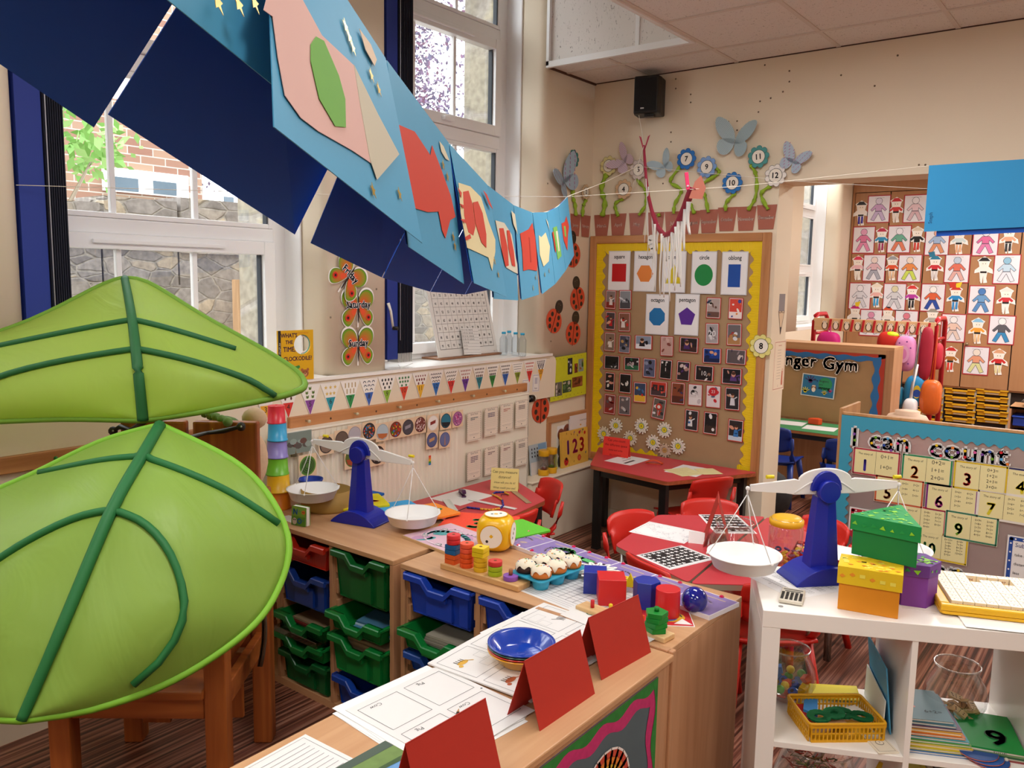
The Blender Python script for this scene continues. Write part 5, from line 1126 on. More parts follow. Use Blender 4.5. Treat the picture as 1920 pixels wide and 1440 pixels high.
# counting board with five pegs of blocks
ct = thing('counting_board', 'wooden counting board carrying five pegs of coloured blocks', 'toy', (0, 0, 0), M=Matrix.Translation(V((1.405, -2.835, TOPZ))) @ Matrix.Rotation(math.radians(0), 4, 'Z') @ Matrix.Scale(1.15, 4)); PINEW = wood('#D8AC74', '#C08E56', 0, 6)
MB().bx(-.14, .16, -.03, .03, 0, .018, PINEW).obj('base_board', ct, bevel=.003)
def ring(kind, c, r_, x, z, h=.0135, rz=0):
    m = MB(); mm = mat(c, .45)
    if kind == 'o': m.cyl((0, 0, 0), r_, h, mm, 24)
    else:
        q = poly_round([(r_*1.32*math.cos(PI/4+PI/2*k), r_*1.32*math.sin(PI/4+PI/2*k)) for k in range(4)], .003, 2) if kind == 's' else [(r_*1.05*(1, .72)[k % 2]*math.cos(PI*k/5+.3), r_*1.05*(1, .72)[k % 2]*math.sin(PI*k/5+.3)) for k in range(10)]
        m.prism(q, 0, h, mm)
    m.cyl((0, 0, h+.0001), .005, .0008, mat('#7A4A2A', .7), 10)
    return m.obj('block', None, bevel=.0015), (x, z, rz)
CTM = Matrix.Translation(V((1.405, -2.835, TOPZ))) @ Matrix.Scale(1.15, 4)
STK = [(-.112, [('s', '#D85A22'), ('s', '#D85A22'), ('s', '#1E5E94'), ('s', '#1E5E94'), ('o', '#D22C30'), ('o', '#D8363A')], .021), (-.058, [('o', '#E0521E')]*3+[('o', '#E8583A')]*2, .021), (-.004, [('o', '#E0B022')]*3+[('s', '#E2C41E')]*2, .021), (.052, [('o', '#A2B81E')]*2+[('o', '#D23A34')], .021), (.110, [('o', '#8C55B4')], .022)]
cnames = {'#D85A22': 'orange', '#1E5E94': 'blue', '#D22C30': 'red', '#D8363A': 'red', '#E0521E': 'orange', '#E8583A': 'light orange', '#E0B022': 'amber', '#E2C41E': 'yellow', '#A2B81E': 'lime', '#D23A34': 'red', '#8C55B4': 'purple'}
ordn = ('lowest', 'second', 'third', 'fourth', 'fifth', 'sixth')
for i, (x, lst, r_) in enumerate(STK):
    zz = .0182
    for k, (kd, c) in enumerate(lst):
        o, _ = ring(kd, c, r_, x, zz); o.matrix_local = CTM @ Tm(x, 0, zz, rz=.05*k); zz += .0150
        tag(o, '%s %s block, %s on the %s peg of the counting board' % (cnames[c], 'round' if kd == 'o' else 'square', ordn[k], ('first', 'second', 'third', 'fourth', 'last')[i]), 'block', 'blocks on the counting board')
    if i == 4: MB().cyl((x, 0, zz), .006, .016, wood('#A8663A', '#8A4A26', 2), 12).obj('peg', ct)
# yellow picture cube
yc = thing('yellow_cube', 'big rounded yellow plastic cube with white picture discs on its faces', 'cube', (1.257, -2.575, TOPZ), math.radians(24)); YP = mat('#EDB90C', .28, spec=.6)
m = MB(); n = 14
def sq(u, v, s=.068, p=3.2):
    th, ph = u*2*PI, (v-.5)*PI; f = lambda c: math.copysign(abs(c)**(2/p), c)
    return (s*f(math.cos(ph))*f(math.cos(th)), s*f(math.cos(ph))*f(math.sin(th)), s+s*f(math.sin(ph)))
m.grid(sq, 48, 24, YP); m.obj('body', yc)
for M_, k in ((Matrix.Translation((0, 0, .1355)), 0), (Tm(0, -.0675, .066, rx=PI/2), 1), (Tm(.0675, 0, .066, rz=PI/2) @ Matrix.Rotation(PI/2, 4, 'X'), 2)):
    a = Art(); a.slab([(.046*math.cos(2*PI*j/32), .046*math.sin(2*PI*j/32)) for j in range(32)], '#E2A80C', .004); a.ell(0, 0, .042, .042, '#F2EEE4', 1, 32)
    for x, y in (((-.014, -.006), (.015, .012)) if k == 0 else ((-.016, -.018),) if k == 1 else ((0, 0), (.012, .014), (-.012, -.014))): a.ell(x, y, .0055, .0055, '#3A3430', 2, 12)
    a.obj('picture_disc', yc, M=M_)
m = MB(); m.grid(lambda u, v: ((u-.5)*.05, .0, v*.028+.004*math.sin(u*3)), 6, 3, YP); m.obj('yellow_flap', M=Tm(1.185, -2.505, TOPZ+.019, rz=.9), solid=.004); tag(bpy.data.objects['yellow_flap'], 'small yellow plastic ear-shaped piece beside the yellow cube', 'toy part')
# purple numbered strip along the back edge
def strip(a, w, h):
    n = 6
    for k in range(n):
        x0 = -w/2+w*k/n; a.rect(x0+.003, -h/2+.004, x0+w/n-.003, h/2-.004, mat('#8E7CB8', .3, var=.25, nscale=25), 1); a.rect(x0+.03, h*.30, x0+w/n-.03, h*.325, '#D8C28A', 2)
        a.arc(x0+w/n/2, -.01, .032, .4, 4.5, .010, '#A893B8', 2, 12); a.ell(x0+w/n/2+.02, -.03, .016, .010, '#BFA8A0', 2, 12, .5); a.ell(x0+w/n/2-.03, .02, .014, .008, '#7E6AB0', 3, 12, .5)
m = paper('number_track', 'long glossy purple strip board with panels lying along the back edge', 'board', 1.70, -2.512, TOPZ, .97, .165, math.radians(-9.5), strip, mat('#E9E6EC', .3), t=.014)
# gems along the strip (each its own piece)
Mst = flat((1.70, -2.512, TOPZ+.0145), math.radians(-9.5)); g0 = MB().lathe([(.0, .0065), (.0055, .0045), (.0085, 0)], mat('#D8205A', .08, spec=.9, coat=.6), 7, smooth=False).obj('gem')
gi = 0; GL_ = []
for k in range(6):
    for (u, v) in ((.02, .075), (.10, .078), (.03, -.074), (.115, -.07)):
        if (k+int(u*100)) % 5 == 3: continue
        o = g0 if gi == 0 else g0.copy()
        if gi: LINK(o)
        o.matrix_local = Mst @ Tm(-.485+.1617*k+u, v, 0, rz=gi); gi += 1
        tag(o, 'pink gem, %s %s corner of panel %s on the purple strip' % ('far' if v > 0 else 'near', 'left' if u < .05 else 'right', NW[k+1]), 'gem', 'pink gems on the purple strip')
# green numeral nine, daisy, cards
a = Art(); c = mat('#57B26A', .8, var=.1, nscale=90)
for j in range(3): a.line([(.035*math.cos(2*PI*k/14), .026*math.sin(2*PI*k/14)) for k in range(14)], .022, c, 1+j*4, True); a.line([(.03, -.01), (.09, -.035), (.135, -.05)], .024, c, 1+j*4)
tag(a.obj('foam_numeral', M=flat((1.50, -2.475, TOPZ+.016), .12)), 'green foam number nine lying on the purple strip', 'number')
daisy(flat((1.70, -2.57, TOPZ+.020), -.3), '6', 'large paper daisy numbered six lying on the purple strip', '#F3F1EA', 1.45)
def grid_sheet(a, w, h):
    for k in range(13): a.rect(-w*.45+w*.9*k/12-.0007, -h*.3, -w*.45+w*.9*k/12+.0007, h*.45, '#3A3A44', 1)
    for k in range(11): a.rect(-w*.45, -h*.3+h*.75*k/10-.0007, w*.45, -h*.3+h*.75*k/10+.0007, '#3A3A44', 1)
    for k in range(3): a.rect(-w*.4, -h*.36-k*.012, w*.2, -h*.355-k*.012, '#8A8A94', 1)
paper('grid_sheet', 'white squared paper under the cupcake tray and the bricks', 'paper', 1.72, -2.735, TOPZ, .42, .27, math.radians(-8), grid_sheet)
# cupcake tray
TM = flat((1.595, -2.725, TOPZ+.001), math.radians(-8+90)) @ Matrix.Scale(1.24, 4); TL = mat('#36A6C8', .35)
m = MB(); m.T = TM
q = poly_round([(-.082, -.060), (.105, -.060), (.105, .060), (-.082, .060)], .012, 3); m.prism(q, .026, .030, TL)
spots = [(-.048+.060*i, -.029+.058*j) for i in range(3) for j in range(2)]
for x, y in spots: m.lathe([(.020, 0), (.026, .027)], TL, 18, Matrix.Translation((x, y, 0)))
tag(m.obj('cupcake_tray', bevel=.001), 'turquoise six-hole bun tray of toy cupcakes', 'tray')
ICE = mat('#EDE2CC', .5, var=.06, nscale=30)
for i, (x, y) in enumerate(spots):
    dark = y > 0; t = thing('toy_cupcake', '%s toy cupcake with cream icing, %s in the turquoise tray' % ('chocolate' if dark else 'orange', ('nearest', 'in the middle', 'furthest')[i//2]), 'cupcake', group='toy cupcakes in the turquoise tray', M=TM @ Tm(x, y, .0302, rz=i))
    MB().lathe([(.0, 0), (.024, 0), (.0285, .006), (.028, .014), (.02, .024), (0, .028)], mat('#3E2118' if dark else '#D2752A', .6), 24, cap=False).obj('sponge', t)
    m = MB(); N = 40
    def ic(u, v, N=N):
        th = u*2*PI; drip = .45+.40*(.5+.5*math.sin(th*7+i))**1.5*(1 if math.sin(th*3+i*2) > -.4 else .5); ph = v*PI/2*(drip+.28); ph = min(ph, PI*.60); r_ = .0295
        return (r_*math.sin(ph)*math.cos(th), r_*math.sin(ph)*math.sin(th), .0125+.0215*math.cos(ph) if ph < PI/2 else .0125+.03*math.cos(ph))
    m.grid(ic, N, 8, ICE); m.obj('icing', t)
    m = MB(); q = random.Random(i)
    for k in range(9):
        th, ph = q.uniform(0, 6.28), q.uniform(.05, .8); m.box((.0303*math.sin(ph)*math.cos(th), .0303*math.sin(ph)*math.sin(th), .0125+.0222*math.cos(ph)), (.005, .002, .001), mat(('#D83A3A', '#2E9A8A', '#E8A82E', '#2E7AC4', '#7AB83A')[k % 5], .4))
    o = m.obj('sprinkles', t); o['kind'] = 'stuff'
# solid shapes
def solid(name, lab, cat, mb, x, y, rz=0, z=TOPZ, bev=.001): return tag(mb.obj(name, M=Tm(x, y, z+.0008, rz=rz), bevel=bev), lab, cat, 'solid shapes on the cabinet')
BLp, RDp = mat('#14309C', .3, spec=.55), mat('#CC1F26', .35, spec=.5)
solid('shape_block', 'blue plastic cube behind the red one', 'block', MB().bx(-.037, .037, -.037, .037, 0, .072, BLp), 1.770, -2.690, .55)
hexq = lambda r_, n=6, o=0: [(r_*math.cos(o+2*PI*k/n), r_*math.sin(o+2*PI*k/n)) for k in range(n)]
tb = thing('shape_box', 'red plastic cube with an orange open side', 'block', (1.858, -2.735, TOPZ+.0008), .62, group='solid shapes on the cabinet')
MB().bx(-.043, .043, -.043, .043, 0, .084, RDp).obj('cube_body', tb, bevel=.001); MB().bx(.0432, .0440, -.040, .040, .003, .080, mat('#C8741A', .3)).obj('orange_side', tb)
solid('shape_block', 'blue plastic hexagonal prism beside the red cylinder', 'block', MB().prism(hexq(.043), 0, .086, BLp), 1.965, -2.700, .3)
solid('shape_block', 'red plastic cylinder between the blue prism and the ball', 'block', MB().cyl((0, 0, 0), .037, .086, RDp, 44), 2.050, -2.722)
tag(MB().ball((0, 0, .040), .040, mat('#101E8E', .08, spec=.7, coat=.4), 40).obj('blue_ball', M=Tm(2.102, -2.645, TOPZ+.001)), 'shiny dark blue ball next to the red cylinder', 'ball', 'solid shapes on the cabinet')
YC = mat('#E2CC10', .4)
for x, y, r_, rz, lab in ((1.862, -2.62, .020, .4, 'yellow card triangle leaning behind the red cube'), (1.955, -2.63, .017, -.3, 'small yellow cone behind the blue prism')): tag(MB().prism([(-r_, 0), (r_, 0), (0, r_*2.3)], -.006, .006, YC, Matrix.Rotation(PI/2, 4, 'X')).obj('yellow_triangle', M=Tm(x, y, TOPZ+.0155, rz=rz)), lab, 'shape')
a = Art()
for k, (x, y, r_) in enumerate(((-.035, .01, 0), (.015, .02, .5), (.045, -.005, -.3), (0, -.022, .9))): a.poly([(x+.024*math.cos(r_+PI/2*j+PI/4), y+.018*math.sin(r_+PI/2*j+PI/4)) for j in range(4)], '#E4D22A', 1+k*3); a.ell(x+.004, y, .008, .005, '#C8552E', 3+k*3, 8)
tag(a.obj('paper_cutouts', M=flat((1.842, -2.565, TOPZ+.018), .2)), 'yellow and red paper cut-outs heaped on the purple strip', 'cut-outs')
# coloured books / cards lying under the cylinder
def comic(a, w, h): a.rect(-w*.48, -h*.48, w*.48, h*.48, '#C8282E', 1); a.ell(.01, 0, w*.3, h*.3, '#D8A82A', 2); a.ell(.0, -.01, w*.2, h*.18, '#3A6AC0', 3); a.poly([(w*.1, -h*.4), (w*.46, -h*.42), (w*.3, -h*.1)], '#EDEAE6', 3); a.arc(0, 0, w*.3, 0, 3, .004, '#2A2A2A', 4)
paper('picture_card', 'red and yellow picture card under the red cylinder', 'card', 2.055, -2.735, TOPZ, .15, .13, .6, comic, '#EDE8E4', t=.002)
# peg base with red peg, yellow peg and green pentagon stack
pbm = Tm(1.985, -2.862, TOPZ, rz=math.radians(-7)); pg = thing('peg_puzzle', 'pale wooden peg base behind the furthest red card', 'toy', M=pbm)
MB().bx(-.172, .155, -.028, .028, .0, .016, wood('#E0BE8C', '#CDA26A', 0, 6)).obj('base_board', pg, bevel=.003)
for x, c, hh, nm in ((-.125, '#C8232E', .022, 'red_peg'), (-.055, '#E0C01A', .030, 'yellow_peg')): MB().lathe([(.0062, 0), (.0062, hh), (.004, hh+.002)], mat(c, .4), 14, Tm(x, -.002, .016)).obj(nm, pg)
for k in range(4):
    o = MB().prism(hexq(.034, 5), 0, .0145, mat('#15852E', .4)).obj('green_pentagon', M=pbm @ Tm(.108, 0, .0165+.0148*k, rz=.25*k), bevel=.001); tag(o, 'green wooden pentagon, %s on the peg base' % ordn[k], 'block', 'green pentagons on the peg base')
MB().cyl((0, 0, 0), .007, .012, mat('#0F7A28', .4), 14, Tm(.108, 0, .0755)).obj('green_peg', pg)
tag(MB().bx(-.028, .02, -.012, .012, 0, .013, mat('#E0601E', .45)).obj('orange_block', M=Tm(1.99, -2.80, TOPZ+.001, rz=-.3), bevel=.001), 'small flat orange block between the red card and the green pentagons', 'block')
# ================================================================ near cabinet: worksheets, bowls, red cards
def boxes(word1, word2):
    def f(a, w, h):
        for i in range(2):
            for j in range(2): x, y = -w*.24+i*w*.48, -h*.24+j*h*.46; a.frame(x-w*.2, y-h*.19, x+w*.2, y+h*.19, .0014, '#5A5A5E', 1); a.text((word1, word2)[(i+j) % 2], x+w*.06, y-h*.16, .012, '#3A3A3E', 1)
        a.ell(-w*.47, h*.0, .003, .003, '#3A4A5A', 1, 8)
    return f
def animals(cols):
    def f(a, w, h):
        for i in range(2):
            for j in range(2):
                x, y = -w*.24+i*w*.48, -h*.24+j*h*.47; a.frame(x-w*.215, y-h*.2, x+w*.215, y+h*.2, .0014, '#6A6A6E', 1)
                a.frame(x-w*.19, y+h*.06, x-w*.02, y+h*.15, .0006, '#7A7A7E', 1); a.frame(x-w*.19, y-h*.06, x-w*.10, y+h*.04, .0006, '#7A7A7E', 1)
                c = cols[(i*2+j) % len(cols)]; bx_, by = x+w*.07, y-h*.04
                a.ell(bx_, by, .020, .009, c, 2, 12); a.ell(bx_+.02, by+.011, .007, .006, c, 2, 10); a.line([(bx_-.018, by), (bx_-.03, by+.012)], .003, c, 2)
                for q in (-.012, -.004, .006, .014): a.line([(bx_+q, by-.004), (bx_+q+.002, by-.018)], .003, '#5A5048', 2)
    return f
def lined(a, w, h):
    a.frame(-w*.46, -h*.46, w*.46, h*.46, .0008, '#5A5A5E', 1)
    for k in range(9): a.rect(-w*.42, h*.36-k*h*.072, w*.42, h*.36-k*h*.072+.0013, '#7A7A80', 1)
def landscape(a, w, h):
    a.rect(-w*.5, -h*.5, w*.5, h*.5, '#6FA3D8', 1); a.poly([(-w*.5, h*.12), (0, h*.2), (w*.5, h*.1), (w*.5, h*.5), (-w*.5, h*.5)], mat('#6E8A4A', .5, var=.25, nscale=30), 2); a.poly([(-w*.5, h*.4), (w*.5, h*.36), (w*.5, h*.5), (-w*.5, h*.5)], '#4A5A4E', 3); a.poly([(-w*.5, h*.10), (-w*.1, h*.15), (w*.5, h*.06), (w*.5, h*.14), (-w*.5, h*.2)], '#3E5A34', 3)
    q = random.Random(8)
    for k in range(16): a.ell(q.uniform(-.45, .45)*w, q.uniform(-.45, -.05)*h, w*.05, h*.03, '#EDF2F6', 3+k % 2, 10)
WS = 'worksheets on the nearest cabinet'
R90 = PI/2
paper('lined_sheet', 'white lined writing sheet nearest the bottom edge of the photo', 'paper', 1.845, -3.985, TOPZ-.001, .30, .21, R90+.03, lined, group=WS, t=.0012)
paper('landscape_print', 'printed hill landscape lying over the lined sheet', 'picture', 1.985, -3.90, TOPZ+.0015, .30, .19, R90-.03, landscape, '#EFEFEF')
for k in range(4): paper('worksheet', 'white sheet, %s of the pile below the boxed word sheet' % ordn[k], 'paper', 1.90-.008*k, -3.61+.006*k, TOPZ-.0015+.0009*k, .30, .34, R90-.10+.05*math.sin(k*2.3), None, '#EDECEA', group=WS)
paper('word_sheet', 'worksheet of four empty boxes marked Pig and Cow with a pencil on it', 'paper', 1.90, -3.575, TOPZ+.0024, .30, .33, R90+PI-.05, boxes('Pig', 'Cow'), group=WS)
paper('animal_sheet', 'worksheet with coloured animal drawings under the stack of bowls', 'paper', 1.875, -3.27, TOPZ+.0032, .30, .33, R90+PI+.04, animals(['#E0883A', '#C8A070', '#D8A83A', '#B05A3A']), group=WS, t=.004)
paper('worksheet', 'white sheet sticking out between the bowls and the animal drawings', 'paper', 1.86, -3.12, TOPZ+.0005, .30, .30, R90+.1, None, '#EDECEA', group=WS)
paper('animal_sheet', 'worksheet of grey animal drawings lying near the cabinet join', 'paper', 1.875, -3.045, TOPZ+.0015, .30, .35, R90-.04, animals(['#A8A4A4', '#C8A688', '#B8B0A8', '#A8A4A4']), group=WS, t=.0015)
def coins_row(a, w, h):
    for k in range(3): a.ell(-w*.3+k*.03, h*.2, .012, .009, '#4A6A4A', 1, 14); a.ell(-w*.3+k*.03, h*.2, .008, .006, '#C8BFA0', 2, 12)
    a.text('the number line', .03, h*.2, .008, '#4A4A4A', 1); a.rect(-w*.05, -h*.3, w*.45, -h*.28, '#5A5A5A', 1)
    for k in range(7): a.rect(w*.0+k*.022, -h*.3, w*.0+k*.022+.001, -h*.08, '#5A5A5A', 1)
paper('number_line_sheet', 'long sheet with coin pictures and a number line behind the grey animal sheet', 'paper', 1.955, -2.905, TOPZ+.0045, .30, .10, -.12, coins_row)
# pencil
pc = thing('pencil', 'short black and yellow pencil lying on the Pig and Cow worksheet', 'pencil', M=flat((1.945, -3.565, TOPZ+.0075), -.95))
MB().cyl((0, 0, 0), .0042, .085, mat('#26221A', .35), 6, Matrix.Rotation(PI/2, 4, 'Y')).obj('barrel', pc); MB().cyl((0, 0, 0), .0043, .02, mat('#C8A82A', .35), 6, Tm(.035, .0, .0001, ry=PI/2)).obj('band', pc)
MB().cyl((0, 0, 0), .0008, .018, mat('#C89A6A', .6), 10, Tm(-.018, 0, 0, ry=PI/2), r2=.0042).obj('tip', pc)
# bowls
for k, (c, nm) in enumerate((('#E0A01A', 'yellow'), ('#C0281E', 'red'), ('#1E4A3A', 'dark green'), ('#153FA8', 'blue'))):
    m = MB(); mm = mat(c, .16, spec=.6, coat=.3); m.lathe([(0, 0), (.055, 0), (.062, .004), (.082, .030), (.090, .034), (.090, .037), (.080, .034), (.060, .007), (.053, .003), (0, .003)], mm, 56, cap=False)
    if k == 3: m.lathe([(.006, .0034), (.009, .0038), (.012, .0034)], mm, 20, cap=False)
    tag(m.obj('plastic_bowl', M=Tm(1.900, -3.262, TOPZ+.0075+.0062*k)), '%s plastic bowl, %s in the stack on the animal worksheet' % (nm, ('lowest', 'second from the bottom', 'third from the bottom', 'topmost')[k]), 'bowl', 'stack of plastic bowls')
# folded red cards
RC = mat('#AE2718', .62, var=.04, nscale=30); RC2 = mat('#B72818', .62)
def tent(name, lab, x, y, z, w, h, yaw, half, c=RC, fold=.0, draw=None, lean=0, group=None, t=.0012, c2=None):
    m = Art(); a = half
    for s in (-1, 1):
        sl = h
        Ms = Matrix.Translation((0, 0, sl*math.cos(a))) @ Matrix.Rotation(s*a, 4, 'X')
        q = [(-w/2, 0, -sl), (w/2, 0, -sl), (w/2, 0, 0), (-w/2, 0, 0)]
        vs = [Ms @ V(p) for p in q]+[Ms @ (V(p)+V((0, -s*t, 0))) for p in q]
        m.add(vs, [(0, 1, 2, 3), (7, 6, 5, 4), (0, 4, 5, 1), (1, 5, 6, 2), (2, 6, 7, 3), (3, 7, 4, 0)], c if s == 1 or not c2 else c2)
    if draw:
        b = Art(); draw(b, w, h); Mf = Matrix.Translation((0, 0, h*math.cos(a))) @ Matrix.Rotation(a*1, 4, 'X') @ Matrix.Translation((0, -.0014, -h/2)) @ Matrix.Rotation(PI/2, 4, 'X')
        i0 = len(m.v); m.v += [tuple(Mf @ V(p)) for p in b.v]; ms = [m._m(q) for q in b.ms]
        for f, i in zip(b.f, b.mi): m.f.append([k+i0 for k in f]); m.mi.append(ms[i]); m.sm.append(False)
    return tag(m.obj(name, M=Tm(x, y, z, rz=yaw)), lab, 'card', group)
RG = 'red folded cards on the nearest cabinet'
def scrib(a, w, h): a.arc(-.03, .0, .05, 1, 4.6, .0007, '#8A1E14', 1, 12); a.line([(-.06, .06), (.02, -.03), (.03, .03)], .0007, '#8A1E14', 1)
tent('folded_card', 'blank red folded card in the middle of the row of three', 2.083, -3.38, TOPZ-.002, .226, .160, R90-.02, .31, RC, group=RG)
tent('folded_card', 'red folded card with faint pencil marks, furthest of the row', 2.072, -3.082, TOPZ-.002, .226, .160, R90-.09, .31, RC, draw=scrib, group=RG)
tent('folded_card', 'blank red folded card at the bottom edge of the photo', 2.116, -3.79, TOPZ-.002, .226, .160, R90-.03, .31, RC, group=RG)
m = MB(); q = random.Random(5)
for k in range(7): a0 = q.uniform(-.5, .5); m.tube([(0, 0, 0), (.012*k-.03, .02, .03+.006*k), (.02*k-.06, .03, .01)], .0012, '#8A6238', 5)
tag(m.obj('raffia_bow', M=Tm(1.99, -4.075, TOPZ+.004)), 'frayed brown raffia strands on the lined sheet', 'raffia')
# ================================================================ on the white cube shelf
def qp(px4, z):
    "rectangle lying on height z from its four corners in the photo: centre, width, height, turn"
    P = [H(a, b, z) for a, b in px4]; c = sum(P, V((0, 0, 0)))/4
    u = ((P[1]-P[0])+(P[2]-P[3]))/2; v = ((P[0]-P[3])+(P[1]-P[2]))/2
    return c, u.length, v.length, math.atan2(u.y, u.x)
def qpaper(name, lab, cat, px4, z, draw=None, col='#F3F2F1', group=None, t=.0006, wh=None, flip=0):
    c, w, h, rz = qp(px4, z)
    if wh: w, h = wh
    return paper(name, lab, cat, c.x, c.y, z, w, h, rz+flip, draw, col, group=group, t=t)
def strips(a, w, h):
    a.text('My Number Story', 0, h*.42, .012, '#3A3A3A', 1)
    for k in range(6):
        x = -w*.36+k*w*.145
        for j in range(18): y = -h*.42+j*h*.043; a.frame(x-.009, y, x+.009, y+h*.036, .0007, '#5A5A5A', 1)
        a.text('+1', x-.018, -h*.3, .007, '#4A4A4A', 1); a.text('10', x-.018, h*.1, .007, '#4A4A4A', 1)
qpaper('number_sheet', 'worksheet with columns of little boxes under the blue balance', 'paper', [(1428, 1083), (1560, 1048), (1600, 1110), (1462, 1120)], SZ, strips, wh=(.30, .21))
cc = H(1485, 1122, SZ); ca = thing('calculator', 'cream pocket calculator on the near corner of the white shelf', 'calculator', M=flat((cc.x, cc.y, SZ+.002), math.radians(14)))
MB().bx(-.033, .033, -.055, .055, 0, .010, mat('#CFC8B8', .45)).obj('case', ca, bevel=.003)
a = Art(); a.rect(-.027, .035, .027, .041, '#4A4844', 1); a.rect(-.022, .020, .022, .027, '#4A4844', 1); a.obj('display', ca, M=Tm(0, 0, .0102))
for i in range(5):
    for j in range(5): MB().bx(-.004, .004, -.003, .003, 0, .0025, mat('#2E2C2A', .5)).obj('key', ca, M=Tm(-.025+.0125*i, .008-.0125*j, .010))
def lidbox(name, lab, pts, z0, h, lidh, c, cl, deco, x, y, rz):
    t = thing(name, lab, 'box', (x, y, z0), rz); cx_ = sum(p[0] for p in pts)/len(pts); cy_ = sum(p[1] for p in pts)/len(pts)
    MB().prism(pts, 0, h, mat(c, .55, var=.06, nscale=15)).obj('box_body', t, bevel=.002)
    big = [(cx_+(px-cx_)*1.07+0, cy_+(py-cy_)*1.07) for px, py in pts]; m = Art(); m.prism(big, h-lidh*.55, h+lidh*.45, mat(cl, .6, var=.08, nscale=25))
    a = m; q = random.Random(2); top = h+lidh*.45; a.T = Matrix.Translation((0, 0, top+.0004))
    def inside(px, py): return sum(((big[k][1] > py) != (big[k-1][1] > py)) and px < (big[k-1][0]-big[k][0])*(py-big[k][1])/(big[k-1][1]-big[k][1]+1e-9)+big[k][0] for k in range(len(big))) % 2
    n = 0
    placed = []
    while n < 34 and len(placed) < 900:
        px, py = q.uniform(-.12, .12), q.uniform(-.12, .12); placed.append(1)
        if not inside(px, py) or not inside(px*1.12, py*1.12): continue
        deco(a, px, py, q, 0); n += 1
    L = len(big); s = sum(big[i][0]*big[(i+1) % L][1]-big[(i+1) % L][0]*big[i][1] for i in range(L))
    if s < 0: big = big[::-1]
    for k in range(L):
        p, r_ = V((*big[k], 0)), V((*big[(k+1) % L], 0)); d = r_-p
        if d.length < .05: continue
        mid = (p+r_)/2; b = m; b.T = basis((mid.x, mid.y, h-.05*lidh), d, (0, 0, 1)) @ Matrix.Translation((0, 0, .0006))
        for j in range(int(d.length/.026)): deco(b, -d.length/2+.013+.026*j, q.uniform(-.3, .3)*lidh*.4, q, 1)
    m.obj('lid', t)
    return t
def deco_y(a, x, y, q, s):
    if q.random() < .5: a.rect(x-.007, y-.005, x+.007, y+.005, '#EFE05A', 1)
    else: a.poly([(x-.008, y), (x, y-.006), (x+.008, y), (x, y+.006)], '#E8922A', 2)
def deco_g(a, x, y, q, s):
    r_ = q.uniform(.006, .012); o = q.choice((PI/2, -PI/2))+q.uniform(-.3, .3); a.poly([(x+r_*math.cos(o+2*PI*k/3), y+r_*math.sin(o+2*PI*k/3)*.8) for k in range(3)], q.choice(('#8FD42E', '#7CC83A', '#1E9A4A')), 1+(s+int(q.random()*3)))
lidbox('patterned_box', 'orange box with a yellow patterned lid at the front of the white shelf', [(-.078, -.055), (.078, -.055), (.078, .055), (-.078, .055)], SZ, .105, .05, '#D98A1A', '#E6C21C', deco_y, 2.572, -2.513, math.radians(12))
lidbox('patterned_box', 'purple hexagonal box mostly hidden behind the orange one', hexq(.066), SZ, .110, .035, '#7A3A96', '#6A3A8E', deco_g, 2.655, -2.372, .3)
lidbox('patterned_box', 'green triangular box with a patterned lid on top of the purple box', [(-.088, -.052), (.092, -.052), (-.02, .15)], SZ+.1275, .10, .045, '#0C7A3E', '#129048', deco_g, 2.592, -2.41, math.radians(-4))
# white papers and the yellow number tray
def lined2(a, w, h):
    for k in range(6): a.rect(-w*.45, -h*.3+k*h*.1, w*.45, -h*.3+k*h*.1+.0007, '#A8A4A0', 1)
    a.line([(-w*.1, h*.45), (w*.3, 0)], .0008, '#8A8A8A', 1); a.ell(-w*.44, -h*.2, .003, .003, '#A83A2A', 1, 8)
qpaper('white_sheet', 'white lined sheets curling between the boxes and the number tray', 'paper', [(1715, 1075), (1795, 1090), (1790, 1155), (1690, 1150)], SZ, lined2, '#E6E0D6', wh=(.2, .29))
for k in range(5): qpaper('white_sheet', 'white sheet, %s of the pile under the yellow number tray' % ordn[k], 'paper', [(1790+k, 1150), (1990, 1165), (2060, 1205), (1812-k, 1172)], SZ+.0008*k, None, '#EDEAE6', t=.0006)
NT = flat((2.745, -2.442, SZ+.006), math.radians(22)); nt = thing('number_tray', 'yellow plastic tray holding rows of white number tiles', 'tray', M=NT); YT = mat('#E2AE12', .35)
MB().prism(poly_round([(0, 0), (.36, 0), (.36, .31), (0, .31)], .018, 4), 0, .008, YT).obj('base_plate', nt)
m = MB()
for a_, b_, c_, d_ in ((0, .36, 0, .022), (0, .36, .288, .31), (0, .028, .022, .288), (.338, .36, .022, .288)): m.bx(a_, b_, c_, d_, .008, .026, YT)
m.obj('rim', nt, bevel=.004)
tile = None; IV = mat('#EDE3CE', .4)
